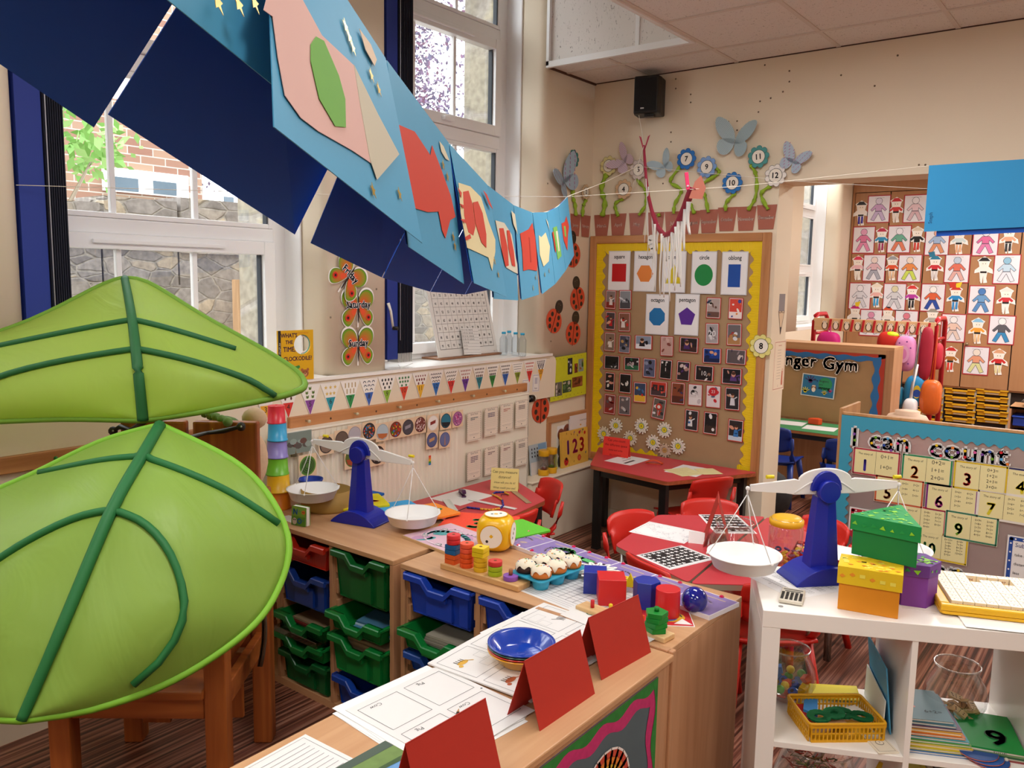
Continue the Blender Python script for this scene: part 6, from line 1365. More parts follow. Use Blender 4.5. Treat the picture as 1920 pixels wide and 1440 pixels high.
for r_ in range(10):
    for k in range(10):
        if r_ in (7, 8) and k in (3, 6): continue
        a = Art() if tile is None else None
        if r_ == 8 and k > 3 and k < 7: continue
        nn = 10*r_+k+1; b = Art(); b.box((0, 0, .012), (.0285, .0245, .024), IV); b.T = Matrix.Translation((0, 0, .0242)); b.ell(-.004, .002, .0022, .0022, '#7A3A22', 1, 6); b.ell(.005, .001, .0018, .0018, '#7A3A22', 1, 6)
        b.T = Matrix.Translation((0, -.01235, .012)) @ Matrix.Rotation(PI/2, 4, 'X'); b.text(str(nn+9 if r_ == 0 else nn), 0, -.004, .008, '#8A2E1A', 1)
        o = b.obj('number_tile', M=NT @ Tm(.046+.0298*k, .038+.0262*r_, .0086), bevel=.0012)
        tag(o, 'ivory number tile, %s row from the front, %s from the left' % ((ordn[1:]+('seventh', 'eighth', 'ninth', 'tenth'))[r_-1] if r_ else 'first', (('first',)+ordn[1:]+('seventh', 'eighth', 'ninth', 'tenth'))[k]), 'tile', 'number tiles in the yellow tray')
# ---- inside the shelf (local frame SH)
def jar(name, lab, M, r_, h, neck, lid=None, fish=True):
    t = thing(name, lab, 'jar', M=M); G_ = glassy(gloss=.09, tint=.92); m = MB()
    pr = [(.0, .003), (r_*.55, .003), (r_*.8, .02*h/.17), (r_*.98, h*.32), (r_, h*.45), (r_*.92, h*.65), (neck*1.02, h*.86), (neck, h*.9), (neck*1.05, h*.97), (neck*1.08, h)] if fish else [(0, .003), (r_*.95, .003), (r_, .01), (r_, h*.82), (r_*.85, h*.9), (neck, h*.92), (neck, h)]
    m.lathe(pr, G_, 40, cap=False); m.obj('glass', t)
    m = MB(); m.tube([(neck*1.06*math.cos(2*PI*k/28), neck*1.06*math.sin(2*PI*k/28), h) for k in range(28)], .0028, glassy(gloss=.25, tint=.92), 6, closed=True); m.obj('rim', t)
    if lid: MB().lathe([(neck*1.18, h*.88), (neck*1.22, h*.90), (neck*1.22, h*.99), (neck*1.05, h*1.01), (neck*1.02, h*1.04), (neck*.6, h*1.06), (0, h*1.06)], mat(lid, .4), 40, cap=False).obj('lid', t)
    return t
CNM = {'#2457B4': 'blue', '#E8B81E': 'yellow', '#E0582A': 'orange', '#5FA83A': 'green', '#E8C83A': 'pale yellow', '#C8402E': 'red', '#3A7AC8': 'light blue', '#C8A06A': 'tan', '#B98F5A': 'darker tan', '#D4B080': 'pale', '#D8682A': 'orange', '#2A2E8A': 'navy', '#C8283A': 'red', '#3A9A4A': 'green', '#E8D0B8': 'beige', '#8A5A3A': 'brown', '#E8DED4': 'cream', '#E0B02A': 'yellow', '#8A3A6A': 'plum', '#3A3A6A': 'navy', '#D8582A': 'orange', '#7A4A9A': 'purple'}
def fill(M, r_, z0, z1, kinds, lab, cat, name, group, n, seed):
    q = random.Random(seed); out = []
    cells = []
    zz = z0; s = .034
    while len(out) < n and zz < z1:
        rr = r_-.018; ring_n = max(1, int(2*PI*rr/s)) if rr > s*.7 else 0; spots_ = []
        rad = rr
        while rad > s*.45:
            k_ = max(1, int(2*PI*rad/s)); spots_ += [(rad*math.cos(2*PI*j/k_+zz*90), rad*math.sin(2*PI*j/k_+zz*90)) for j in range(k_)]; rad -= s
        spots_.append((0, 0)) if rad > -s*.5 else None
        for (x, y) in spots_:
            if len(out) >= n: break
            col, kd = q.choice(kinds); m = MB(); mm = mat(col, .4)
            if kd == 'c': m.box((0, 0, 0), (.022, .022, .022), mm)
            elif kd == 'b': m.ball((0, 0, 0), .0135, mm, 14)
            elif kd == 'w': m.cyl((0, 0, -.006), .014, .012, mm, 18); m.cyl((0, 0, .0062), .006, .001, mat('#2A2A3A', .5), 10)
            elif kd == 'd': m.box((0, 0, 0), (.044, .022, .008), mm); m.box((0, 0, .0042), (.0012, .018, .0004), '#2A211A'); [m.cyl((u, v, .0041), .0018, .0005, '#2A211A', 8) for u, v in ((-.012, .004), (-.012, -.004), (.01, .005), (.014, -.004), (.012, 0))]
            elif kd == 'r': m.tube([(.010*math.cos(2*PI*j/12), .010*math.sin(2*PI*j/12), 0) for j in range(12)], .0045, mm, 6, closed=True)
            elif kd == 'h': m.prism(hexq(.014, 5), -.008, .008, mm)
            o = m.obj(name, M=M @ Tm(x, y, zz, rz=q.uniform(0, 6), rx=q.uniform(-.7, .7), ry=q.uniform(-.6, .6))); o['c'] = CNM.get(col, 'wooden')+' '+{'c': 'cube', 'b': 'ball', 'w': 'wheel', 'd': 'domino', 'r': 'ring', 'h': 'faceted piece'}[kd]; out.append(o)
        zz += s*.66
    for i, o in enumerate(out): tag(o, o['c']+' '+lab, cat, group); del o['c']
    return out
j1 = SH @ Tm(.118, .275, .4025); jar('fishbowl_jar', 'round clear jar of plastic toys in the left cell of the white shelf', j1, .085, .165, .058)
fill(j1, .072, .024, .09, [('#2457B4', 'w'), ('#E8B81E', 'c'), ('#E0582A', 'c'), ('#5FA83A', 'b'), ('#E8C83A', 'b'), ('#C8402E', 'r'), ('#3A7AC8', 'c')], 'in the left round jar of the white shelf', 'toy', 'plastic_toy', 'plastic toys in the left shelf jar', 30, 3)
j2 = SH @ Tm(.60, .265, .4025); jar('fishbowl_jar', 'round clear jar half full of wooden dominoes in the right cell', j2, .088, .170, .060)
fill(j2, .068, .022, .075, [('#C8A06A', 'd'), ('#B98F5A', 'd'), ('#D4B080', 'd')], 'in the round jar in the right shelf cell', 'domino', 'domino', 'dominoes in the right shelf jar', 17, 6)
# slotted basket
bkt = thing('slotted_basket', 'yellow slotted plastic basket of foam numbers in the left cell', 'basket', M=SH @ Tm(.235, .125, .4025, rz=math.radians(14))); YB = mat('#D9A010', .4)
bw, bd, bh = .22, .165, .055
m = MB().bx(-bw/2+.012, bw/2-.012, -bd/2+.012, bd/2-.012, 0, .003, YB)
def side(p0, p1, n):
    p0, p1 = V(p0), V(p1); d = (p1-p0); L = d.length; ang = math.atan2(d.y, d.x); T_ = Tm((p0.x+p1.x)/2, (p0.y+p1.y)/2, 0, ang)
    m.box((0, 0, bh*.06), (L-.012, .003, bh*.16), YB, T_); m.box((0, -.001, bh*.48), (L-.006, .003, .004), YB, T_); m.box((0, -.002, bh*.90), (L, .003, bh*.22), YB, T_)
    for k in range(n+1): m.box((-L/2+.005+(L-.01)*k/n, -.001, bh*.5), (.0036, .003, bh*.9), YB, T_)
cs = [(-bw/2, -bd/2, 0), (bw/2, -bd/2, 0), (bw/2, bd/2, 0), (-bw/2, bd/2, 0)]
for i in range(4): side(cs[i], cs[(i+1) % 4], 18 if i % 2 == 0 else 13)
m.obj('slotted_body', bkt); m = MB(); m.tube([(x*1.02, y*1.02, bh) for x, y in poly_round([c_[:2] for c_ in cs], .012, 3)], .0045, YB, 6, closed=True); m.obj('rim', bkt)
BM = SH @ Tm(.235, .125, .4025, rz=math.radians(14))
def num_loop(M, c, lab, kind='6'):
    a = Art(); cm = mat(c, .8, var=.1, nscale=60)
    if kind == '8':
        for j in range(4): a.line([(-.028+.026*math.cos(2*PI*k/14), .020*math.sin(2*PI*k/14)) for k in range(14)], .019, cm, 1+j*5, True); a.line([(.026+.024*math.cos(2*PI*k/14), .018*math.sin(2*PI*k/14)) for k in range(14)], .018, cm, 1+j*5, True)
    else: a.prism([(-.05, -.018), (.05, -.02), (.048, .018), (-.03, .022)], 0, .008, cm)
    tag(a.obj('foam_number', M=M), lab, 'foam number', 'foam numbers in the yellow basket')
num_loop(BM @ Tm(-.035, -.02, .046, .3, .10), '#177A44', 'green foam number eight lying over the basket', '8'); num_loop(BM @ Tm(.045, -.01, .040, -.4, .05), '#13703C', 'second green foam number, at the right side of the basket', '8')
num_loop(BM @ Tm(-.055, .045, .034, 1.2), '#3A86C8', 'blue foam piece at the back left of the basket', 'b'); num_loop(BM @ Tm(-.075, .02, .026, 1.5), '#B8201E', 'dark red foam piece at the left end of the basket', 'b'); num_loop(BM @ Tm(-.03, -.03, .024, .1), '#C99468', 'tan foam piece beneath the green eight', 'b'); num_loop(BM @ Tm(.05, .03, .024, .4), '#E8E2D8', 'white foam piece at the right end of the basket', 'b')
tag(MB().grid(lambda u, v: ((u-.5)*.17, (v-.5)*.10, .004+.02*abs(v-.5)*u), 6, 6, mat('#DDCB3A', .6)).obj('yellow_note', M=SH @ Tm(.26, .325, .4025), solid=.001), 'creased yellow note at the back of the left cell', 'note')
m = MB()
m.box((0, 0, .10), (.004, .24, .20), mat('#4FA3CE', .5), Tm(0, 0, 0, ry=-.12)); m.box((0, 0, .05), (.003, .24, .10), mat('#DDE3DC', .6), Tm(-.022, 0, 0, ry=.02)); tag(m.obj('folded_blue_card', M=SH @ Tm(.388, .235, .4035)), 'blue folded card standing against the shelf divider', 'card')
paper('small_booklet', 'small cream booklet at the front right of the left cell', 'booklet', *(SH @ V((.345, .055, 0))).xy, .4025, .06, .10, .75, lambda a, w, h: (a.frame(-w*.4, -h*.42, w*.4, h*.42, .001, '#7A7468', 1), a.ell(0, 0, .012, .012, '#7A7468', 2, 16), a.ell(0, 0, .010, .010, '#E8E0D0', 3, 16), a.text('7', 0, -.004, .009, '#5A5448', 4)), '#E6DCC8', t=.004)
# pile of books in the right cell
bc = ['#3A6FA8', '#C8B82E', '#D8B848', '#5E9A3A', '#3F9AA8', '#D8702E', '#E0A83A', '#6A4A6A', '#4A7A88', '#5C8490']
bn = ['blue', 'olive yellow', 'sand yellow', 'green', 'teal', 'orange', 'golden', 'mauve', 'slate blue', 'grey blue']
z = .4025
for i, (c, nm) in enumerate(zip(bc, bn)):
    w = .185-.004*i+(.006*math.sin(i*2)); d = .24-.006*i; th = .0075; t = thing('thin_book', '%s book, %s in the pile in the right cell' % (nm, (('lowest',)+ordn[1:]+('seventh', 'eighth', 'ninth', 'topmost'))[i]), 'book', group='books piled in the right shelf cell', M=SH @ Tm(.508-.004*i, .15+.003*i, z, rz=.02*math.sin(i*3)))
    b = Art(); b.bx(-w/2, w/2, -d/2, d/2, 0, .001, mat(c, .45)).bx(-w/2, w/2, -d/2, d/2, th-.0014, th-.0004, mat(c, .45)).bx(-w/2, -w/2+.001, -d/2, d/2, 0, th-.0005, mat(c, .45)); b.T = Matrix.Translation((0, 0, th-.0002))
    if i == 9: b.text('6+2=', .03, -.05, .016, '#22303A', 1); [b.ell(-.045+.014*k, -.02-.02*(k % 2), .005, .007, '#C88A8A', 1, 8) for k in range(3)]
    b.obj('cover', t); MB().bx(-w/2, w/2-.002, -d/2+.002, d/2-.002, .001, th-.0014, mat('#E8E0D2', .7)).obj('pages', t)
    z += th
for i in range(6): tag(MB().bx(-.075, .075, -.105, .105, 0, .0045, mat(('#8A3A3A', '#B8B4A0', '#2A5A3A', '#6A8A5A', '#D8D2C0', '#0E8A3A')[i], .5)).obj('number_card', M=SH @ Tm(.655, .15, .4025+.005*i, rz=-.12+.02*math.sin(i*2))), '%s number card, %s in the pile under the domino jar' % (('dark red', 'grey', 'dark green', 'sage', 'cream', 'bright green')[i], ordn[i] if i < 5 else 'topmost'), 'card', 'cards piled under the domino jar')
b = Art(); b.text('9', 0, -.03, .08, '#123A22', 1, fat=.004); b.text('nine', -.01, -.08, .014, '#123A22', 1); tag(b.obj('card_print', M=SH @ Tm(.665, .10, .4028+.031, rz=-.1)), 'large dark number nine on the bright green card', 'number')
# discs in front
for i in range(3):
    t = thing('blue_disc', 'thin blue disc with a pale handle, %s of the three at the shelf front' % ('lowest', 'middle', 'top')[i], 'disc', M=SH @ Tm(.60+.012*(2-i), .045-.008*(2-i)+.012, .4035+.031*0+.006*i+.0, rz=.2*i))
    MB().cyl((0, 0, 0), .052, .004, mat(('#1E4A8E', '#27559A', '#2C4F8E')[i], .5), 36).obj('disc', t); MB().cyl((0, 0, -.0003), .053, .002, mat('#C46A5A', .5), 36).obj('rim', t); MB().ball((.045, .0, .005), .006, mat('#D8CDBE', .3), 12).obj('handle', t)
# lower cells
j3 = SH @ Tm(.20, .17, .0505); jar('fishbowl_jar', 'large clear bowl of green and red strands in the bottom left cell', j3, .13, .27, .10)
m = MB(); q = random.Random(12)
for k in range(70):
    a0, b0 = q.uniform(0, 6.28), q.uniform(.02, .10); z0 = q.uniform(.06, .22); p = V((b0*math.cos(a0), b0*math.sin(a0), z0)); pts = [p]
    for j in range(5): p = p+V((q.uniform(-.03, .03), q.uniform(-.03, .03), q.uniform(-.012, .012))); p.xy = p.xy*min(1, .10/max(p.xy.length, .001)); pts.append(p.copy())
    m.tube(pts, .0022, mat(('#7A8A3A', '#B03A2A', '#4A5A34', '#8A6A3A')[k % 4], .7), 4)
o = tag(m.obj('shredded_strands', M=j3), 'tangled green and red strands inside the bottom left bowl', 'strands', kind='stuff')
tag(MB().tube([(0, 0, 0), (.01, 0, .10), (.035, 0, .19)], [.012, .014, .006], mat('#C8A01A', .5), 10).obj('yellow_tool', M=SH @ Tm(.335, .12, .0505+.07)), 'curved yellow plastic piece beside the bottom left bowl', 'toy')
tag(MB().box((0, 0, .13), (.012, .03, .26), mat('#2E8A4A', .6), Tm(ry=.15)).obj('green_stick', M=SH @ Tm(.37, .10, .0525)), 'thin green stick in the bottom left cell', 'stick')
for i in range(7): tag(MB().bx(0, .016, 0, .20, 0, .255-.01*(i % 3), mat(('#C8BE3A', '#D8D2C4', '#6A4A3A', '#B8C83A', '#E8E0D0', '#4A3A30', '#D8C83A')[i], .5)).obj('upright_book', M=SH @ Tm(.45+.027*i, .10, .052, ry=.12)), '%s upright book, %s from the left in the bottom right cell' % (('yellow', 'white', 'brown', 'lime', 'cream', 'dark brown', 'bright yellow')[i], (ordn+('seventh',))[i] if i else 'first'), 'book', 'upright books in the bottom right cell')
# ================================================================ on the joined red tables
def stars(a, w, h):
    a.rect(-w*.44, -h*.40, w*.44, h*.46, '#1C1A1E', 1); q = random.Random(1)
    for i in range(9):
        for j in range(6):
            if q.random() < .9: a.star(-w*.40+w*.1*i+q.uniform(-.003, .003), -h*.34+h*.145*j+q.uniform(-.003, .003), .013, '#F1F0F0', 2, rot=q.uniform(0, 3))
    a.frame(-w*.46, -h*.47, w*.46, h*.48, .001, '#2A2A2A', 1)
def drawing(a, w, h):
    a.frame(-w*.46, -h*.44, w*.46, h*.44, .0012, '#8A8A98', 1); q = random.Random(3)
    for k in range(46): x, y = q.uniform(-.42, .42)*w, q.uniform(-.4, .4)*h; a.arc(x, y, q.uniform(.004, .014), q.uniform(0, 6), q.uniform(6, 9), .0008, '#8C8C9C', 1, 7)
    a.ell(w*.42, -h*.30, .004, .003, '#2A2A3A', 2, 8)
qpaper('star_sheet', 'black and white star grid sheet nearest the beech cabinet', 'paper', [(1197, 1041), (1284, 1021), (1336, 1050), (1252, 1069)], .54, stars, '#F4F4F4')
qpaper('star_sheet', 'black and white star grid sheet at the far side of the joined tables', 'paper', [(1313, 965), (1386, 965), (1415, 1001), (1338, 1000)], .54, stars, '#F4F4F4')
qpaper('drawing_sheet', 'white sheet of faint pencil shapes at the left of the joined tables', 'paper', [(1217, 978), (1317, 998), (1284, 1020), (1179, 997)], .54, drawing, '#F4F4F4')
qpaper('bordered_sheet', 'white sheet with a thin printed border behind the blue balance tower', 'paper', [(1540, 1040), (1570, 1018), (1603, 1032), (1575, 1055)], .54, lambda a, w, h: (a.frame(-w*.44, -h*.44, w*.44, h*.44, .0012, '#7A7A80', 1), a.text('name', 0, -h*.3, .012, '#5A5A5A', 1)), '#F4F4F4', wh=(.21, .29))
tent('folded_card', 'red folded card seen end on, standing on the joined tables', 1.668, -1.49, .5385, .21, .215, math.radians(114), .27, RC)
tent('small_sign', 'small white folded sign with a black arrow on the joined tables', 1.605, -1.56, .5385, .07, .055, math.radians(20), .5, mat('#F0EEEC', .6), draw=lambda a, w, h: a.poly([(-.01, -.01), (.012, -.014), (.006, .012)], '#2A2A2A', 1))
J1 = Tm(1.862, -1.765, .541); jar('fishbowl_jar', 'round clear jar of wooden and plastic shapes behind the shelf balance pan', J1, .105, .19, .072)
fill(J1, .088, .026, .125, [('#D8682A', 'b'), ('#2A2E8A', 'c'), ('#C8283A', 'c'), ('#3A9A4A', 'h'), ('#E8D0B8', 'c'), ('#8A5A3A', 'b'), ('#E8DED4', 'h')], 'in the round jar on the joined tables', 'shape', 'jar_shape', 'shapes in the round jar on the tables', 36, 8)
c = H(1465, 1040, .54); J2 = Tm(2.028, -1.63, .541); jar('sweet_jar', 'tall clear jar with a yellow screw lid on the joined tables', J2, .068, .205, .056, '#E8AE1E', fish=False)
fill(J2, .064, .018, .085, [('#E0B02A', 'r'), ('#8A3A6A', 'r'), ('#3A3A6A', 'r'), ('#D8582A', 'r'), ('#7A4A9A', 'r')], 'in the jar with the yellow lid', 'ring', 'plastic_ring', 'rings in the yellow-lidded jar', 34, 9)
TB = Tm(2.10, -1.52, .541, .2); tb = thing('red_tub', 'red plastic tub of coloured counters behind the blue balance', 'tub', M=TB); RT_ = mat('#B81420', .35)
m = MB().bx(-.07, .07, -.09, .09, 0, .004, RT_)
for a_, b_, c_, d_ in ((-.07, .07, -.09, -.086), (-.07, .07, .086, .09), (-.07, -.066, -.086, .086), (.066, .07, -.086, .086)): m.bx(a_, b_, c_, d_, .004, .065, RT_)
m.obj('tub_body', tb)
q = random.Random(21); i = 0
for r_ in range(6):
    for k in range(5):
        cl = ('#D8282E', '#E8C82A', '#2E6AC8', '#E8E2DA', '#E87A2A')[(r_*3+k*2+k//2) % 5]; o = MB().cyl((0, 0, 0), .0115, .006, mat(cl, .35), 16).obj('counter', M=TB @ Tm(-.05+.025*k, -.068+.027*r_, .055+.006*q.random(), rx=q.uniform(-.6, .6), ry=q.uniform(-.6, .6))); tag(o, 'round %s counter heaped in the red tub' % {'#D8282E': 'red', '#E8C82A': 'yellow', '#2E6AC8': 'blue', '#E8E2DA': 'white', '#E87A2A': 'orange'}[cl], 'counter', 'counters in the red tub')
# lidded bin by the doorway
bn_ = thing('lidded_bin', 'dark green lidded plastic box on the floor by the doorway', 'box', (1.69, -.46, 0), 0); DG = mat('#16281F', .4)
m = MB(); m.prism(poly_round([(-.24, -.15), (.24, -.15), (.24, .15), (-.24, .15)], .03, 3), 0, .30, DG); m.obj('box_body', bn_); MB().prism(poly_round([(-.26, -.17), (.26, -.17), (.26, .17), (-.26, .17)], .04, 3), .30, .335, DG).prism(poly_round([(-.22, -.13), (.22, -.13), (.22, .13), (-.22, .13)], .04, 3), .335, .355, DG).obj('lid', bn_, bevel=.008)
# ================================================================ on the radiator table
def z3(x, y): return 800+x/4.8, 700+y/4.8
TZ = .54
def words(lines, col, h0, lead=1.7, top=.33):
    def f(a, w, h):
        for i, t_ in enumerate(lines): a.text(t_, 0, h*(top)-i*h0*lead, h0*(1 if i < 2 or len(lines) < 4 else .75), col, 1, sx=.92)
    return f
def sign(name, lab, px, py, z, w, h, yaw, tilt, c, draw):
    p = H(px, py, z); a = Art(); a.T = Matrix(); a.sheet(w, h, c, .001); draw(a, w, h)
    t = thing(name, lab, 'sign', M=Tm(p.x, p.y, z+.001, yaw)); a.obj('front_card', t, M=Matrix.Translation((0, h/2*math.sin(tilt), h/2*math.cos(tilt))) @ Matrix.Rotation(PI/2-tilt, 4, 'X'))
    MB().box((0, 0, 0), (w*.98, .001, h), mat(c, .6)).obj('back_card', t, M=Tm(0, h*1.5*math.sin(tilt)+.003, h/2*math.cos(tilt)-.001, rx=tilt))
    return t
sign('question_sign', 'yellow folded sign asking Can you measure distance on the radiator table', 945, 921, TZ, .155, .125, math.radians(28), .22, '#E8D98A', words(['Can you measure', 'distance?', '-How will you do it?', 'What could you use?'], '#2A2418', .0150, 1.9, .28))
qpaper('white_sheet', 'white paper lying under the purple stapler', 'paper', [z3(60, 1120), z3(350, 1035), z3(590, 1105), z3(270, 1200)], TZ, lambda a, w, h: None, '#E4E0DC')
st = thing('stapler', 'dark purple stapler on white paper on the radiator table', 'stapler', M=flat(tuple(H(*z3(320, 1095), TZ+.001)), math.radians(-38))); PU = mat('#4A1E48', .3)
MB().bx(-.055, .055, -.012, .012, 0, .008, PU).obj('base', st, bevel=.003); MB().prism([(-.055, .010), (.055, .018), (.058, .030), (.04, .038), (-.05, .022)], -.011, .011, PU, Matrix.Rotation(PI/2, 4, 'X')).obj('arm', st, bevel=.003)
def ticks(a, w, h):
    for k in range(int(w/.008)): a.rect(-w/2+.004+k*.008, h*.1, -w/2+.0048+k*.008, h*.45, '#5A5A60', 1)
def ruler(lab, p0, p1, w, c, z=TZ, draw=ticks):
    a_, b_ = H(*z3(*p0), z), H(*z3(*p1), z); d = b_-a_; m = (a_+b_)/2; paper('ruler', lab, 'ruler', m.x, m.y, z+.001, d.length, w, math.atan2(d.y, d.x), draw, c, t=.003)
ruler('long white ruler crossing the radiator table', (385, 1138), (800, 1225), .026, '#E0DCD8', TZ+.001); ruler('wooden ruler by the yellow question sign', (770, 1055), (920, 1172), .030, '#A88A6A', TZ); ruler('white angled set square end beside the bead string', (175, 1140), (265, 1265), .040, '#D8DAD0', TZ+.001)
ruler('dashed yellow and white paper measuring strip at the near table edge', (205, 1275), (590, 1283), .014, '#D8C89A', TZ, lambda a, w, h: [a.rect(-w/2+w*k/10, -h*.3, -w/2+w*(k+.5)/10, h*.3, '#F0EAD8', 1) for k in range(10)])
pts = [(280, 1240), (360, 1205), (480, 1220), (580, 1230), (660, 1215), (690, 1190), (680, 1140), (640, 1112), (590, 1088), (620, 1070), (700, 1070), (738, 1092)]
P = [H(*z3(*p), TZ+.006) for p in pts]; t = thing('bead_string', 'string of blue and yellow tube beads curling on the radiator table', 'beads', tuple(P[0])); o0 = P[0]
MB().tube([p-o0 for p in P]+[P[-1]-o0+V((-.03, -.03, 0)), P[-1]-o0+V((-.01, -.05, 0))], .002, mat('#1A1414', .6), 5).obj('cord', t)
for i in range(1, len(P)-1):
    a_, b_ = P[i]-o0, P[i+1]-o0
    for k in range(3):
        u, v = a_.lerp(b_, k/3+.02), a_.lerp(b_, (k+1)/3-.02); MB().tube([u, v], .0052, mat('#2A2A8E' if (i//2) % 2 == 0 else '#E0A02A', .35), 10).obj('bead', t)
# ================================================================ on the table under the notice board
BT = .545
sign('question_sign', 'red sign of handwritten question at the left end of the back table', 1153, 856, BT, .19, .125, math.radians(4), .16, '#E0382E', words(['Can you count', 'the different space', 'items and write', 'the number?'], '#6E1410', .0165, 1.9, .28))
qpaper('white_sheet', 'white printed sheet before the red sign on the back table', 'paper', [z7(250, 785), z7(420, 742), z7(680, 768), z7(490, 833)], BT, lambda a, w, h: (a.rect(-w*.4, -h*.25, w*.1, -h*.15, '#3A3A3A', 1), a.text('space', w*.15, h*.2, .018, '#4A4A4A', 1), a.rect(-w*.2, 0, w*.2, h*.04, '#7A7A7A', 1)), '#ECEAEA')
qpaper('white_sheet', 'white sheet beneath the cream notes on the back table', 'paper', [z7(790, 888), z7(960, 820), z7(1250, 868), z7(1080, 930)], BT, None, '#ECEAEA')
hw = lambda a, w, h: [a.rect(-w*.38, h*.3-k*h*.16, w*(.2+.1*math.sin(k*2)), h*.3-k*h*.16+.0022, '#8A7A4A', 1) for k in range(5)]
qpaper('cream_note', 'cream handwritten note on the left of the pair on the back table', 'note', [z7(815, 862), z7(1030, 848), z7(1130, 905), z7(925, 935)], BT+.001, hw, '#E6DAA2'); qpaper('cream_note', 'blank cream note on the right of the pair on the back table', 'note', [z7(1060, 852), z7(1250, 862), z7(1305, 900), z7(1150, 920)], BT+.0018, None, '#E6DAA2')
p = H(*z7(705, 815), BT); t = thing('orange_clip', 'bright orange plastic clip lying on the back table', 'clip', M=Tm(p.x, p.y, BT+.0005, .3)); OG = mat('#D8461A', .35)
MB().grid(lambda u, v: ((u-.5)*.11, (v-.5)*.035, .006+.018*math.sin(u*PI)), 12, 4, OG).obj('top_jaw', t, solid=.004); MB().bx(-.05, .045, -.016, .016, 0, .003, OG).obj('lower_jaw', t, bevel=.001)
# ================================================================ window ledge things
SL = ZS+.017
pL, pR = H(826, 676, SL), H(941, 664, SL)
stw = (pR-pL).length; mid = (pL+pR)/2
hbM = basis((mid.x, mid.y, SL), (pR-pL), (0, 0, 1)); hbM = Matrix.Translation((mid.x, mid.y, SL)) @ Matrix.Rotation(math.atan2((pR-pL).y, (pR-pL).x), 4, 'Z')
hb = thing('hundred_board', 'white number square board from one to one hundred leaning on a wooden stand', 'number board', M=hbM)
MB().bx(-stw/2, stw/2, 0, .15, 0, .012, wood('#A97A5A', '#8A5C40', 0, 4)).obj('wooden_stand', hb, bevel=.003)
a = Art(); s = stw*.96; hh_ = s*1.0; a.slab([(-s/2, 0), (s/2, 0), (s/2, hh_), (-s/2, hh_)], mat('#E6E2DE', .35), .006); a.frame(-s*.45, hh_*.08, s*.45, hh_*.97, .0026, '#3A2A24', 1)
for k in range(11): x = -s*.45+s*.09*k; a.rect(x-.0007, hh_*.08, x+.0007, hh_*.97, '#4A3A34', 1); y = hh_*.08+hh_*.089*k; a.rect(-s*.45, y-.0007, s*.45, y+.0007, '#4A3A34', 1)
for r_ in range(10):
    for k in range(10): a.text(str(r_*10+k+1), -s*.405+s*.09*k, hh_*(.905-.089*r_), .0150, '#1E1A1A', 2, sx=.8, fat=.0004)
a.text('CE', s*.44, .006, .007, '#4A4444', 2)
a.obj('number_square', hb, M=Matrix.Translation((0, .025, .013)) @ Matrix.Rotation(PI/2-.24, 4, 'X'))
a = Art(); a.sheet(.165, .165, '#E9E6E4', .0008)
for k in range(8): a.rect(-.08, .062-.019*k, .08, .0628-.019*k, '#6A6A70', 1)
for i, t_ in enumerate(['9 + 1 = 10   4+6=10', '1 + 9 = 10   5+5=10', '8 + 2 = 10   10+0=10', '2 + 8 = 10   0+10=10', '7 + 3 = 10', '3 + 7 =', '6 + 4 =']): a.text(t_, -.076, .066-.0195*i, .0105, '#26262C', 2, al='l', sx=.82)
tag(a.obj('sums_sheet', M=hbM @ Tm(.012, .006, .013, rz=-.0) @ Matrix.Rotation(PI/2-.22, 4, 'X') @ Matrix.Translation((0, .085, .002)) @ Matrix.Rotation(-.05, 4, 'Z')), 'white sheet of handwritten sums adding to ten leaning on the number square', 'sheet')
WTR = glassy((.93, .97, 1), .06, tint=.95)
for i, (px, py, lab) in enumerate(((944, 664, 'leftmost of the four'), (954, 661, 'second from the left of the four'), (966, 665, 'third from the left of the four'), (979, 667, 'rightmost of the four'))):
    p = H(px, py+2, SL); t = thing('water_bottle', 'ribbed water bottle with blue cap, %s on the ledge' % lab, 'bottle', (p.x, p.y, SL), group='water bottles on the window ledge'); pr = [(0, .002), (.022, .002), (.025, .008)]
    for k in range(8): pr += [(.0262, .012+.010*k), (.0245, .017+.010*k)]
    pr += [(.026, .095), (.025, .105), (.012, .128), (.011, .140)]
    MB().lathe(pr, WTR, 24, cap=False).obj('bottle_body', t); MB().cyl((0, 0, .136), .0135, .013, mat('#2BA3CE', .4), 20).obj('cap', t)
# picture book on the ledge
pa, pb_ = W(524, 700, .03), W(598, 699, .03); bw_ = .185; 
ck = thing('board_book', 'yellow picture book about the time with a round cut-out on the ledge', 'book', M=basis((.03, W(556, 700, .03).y, SL-.002), (.10, 1, 0), (0, 0, 1)))
hb_ = .232; a = Art(); YB_ = mat('#E0AA18', .35); n = 28; cx_, cy_, cr = .035, .165, .046
out = [(-bw_/2, 0), (bw_/2, 0), (bw_/2, hb_), (-bw_/2, hb_)]
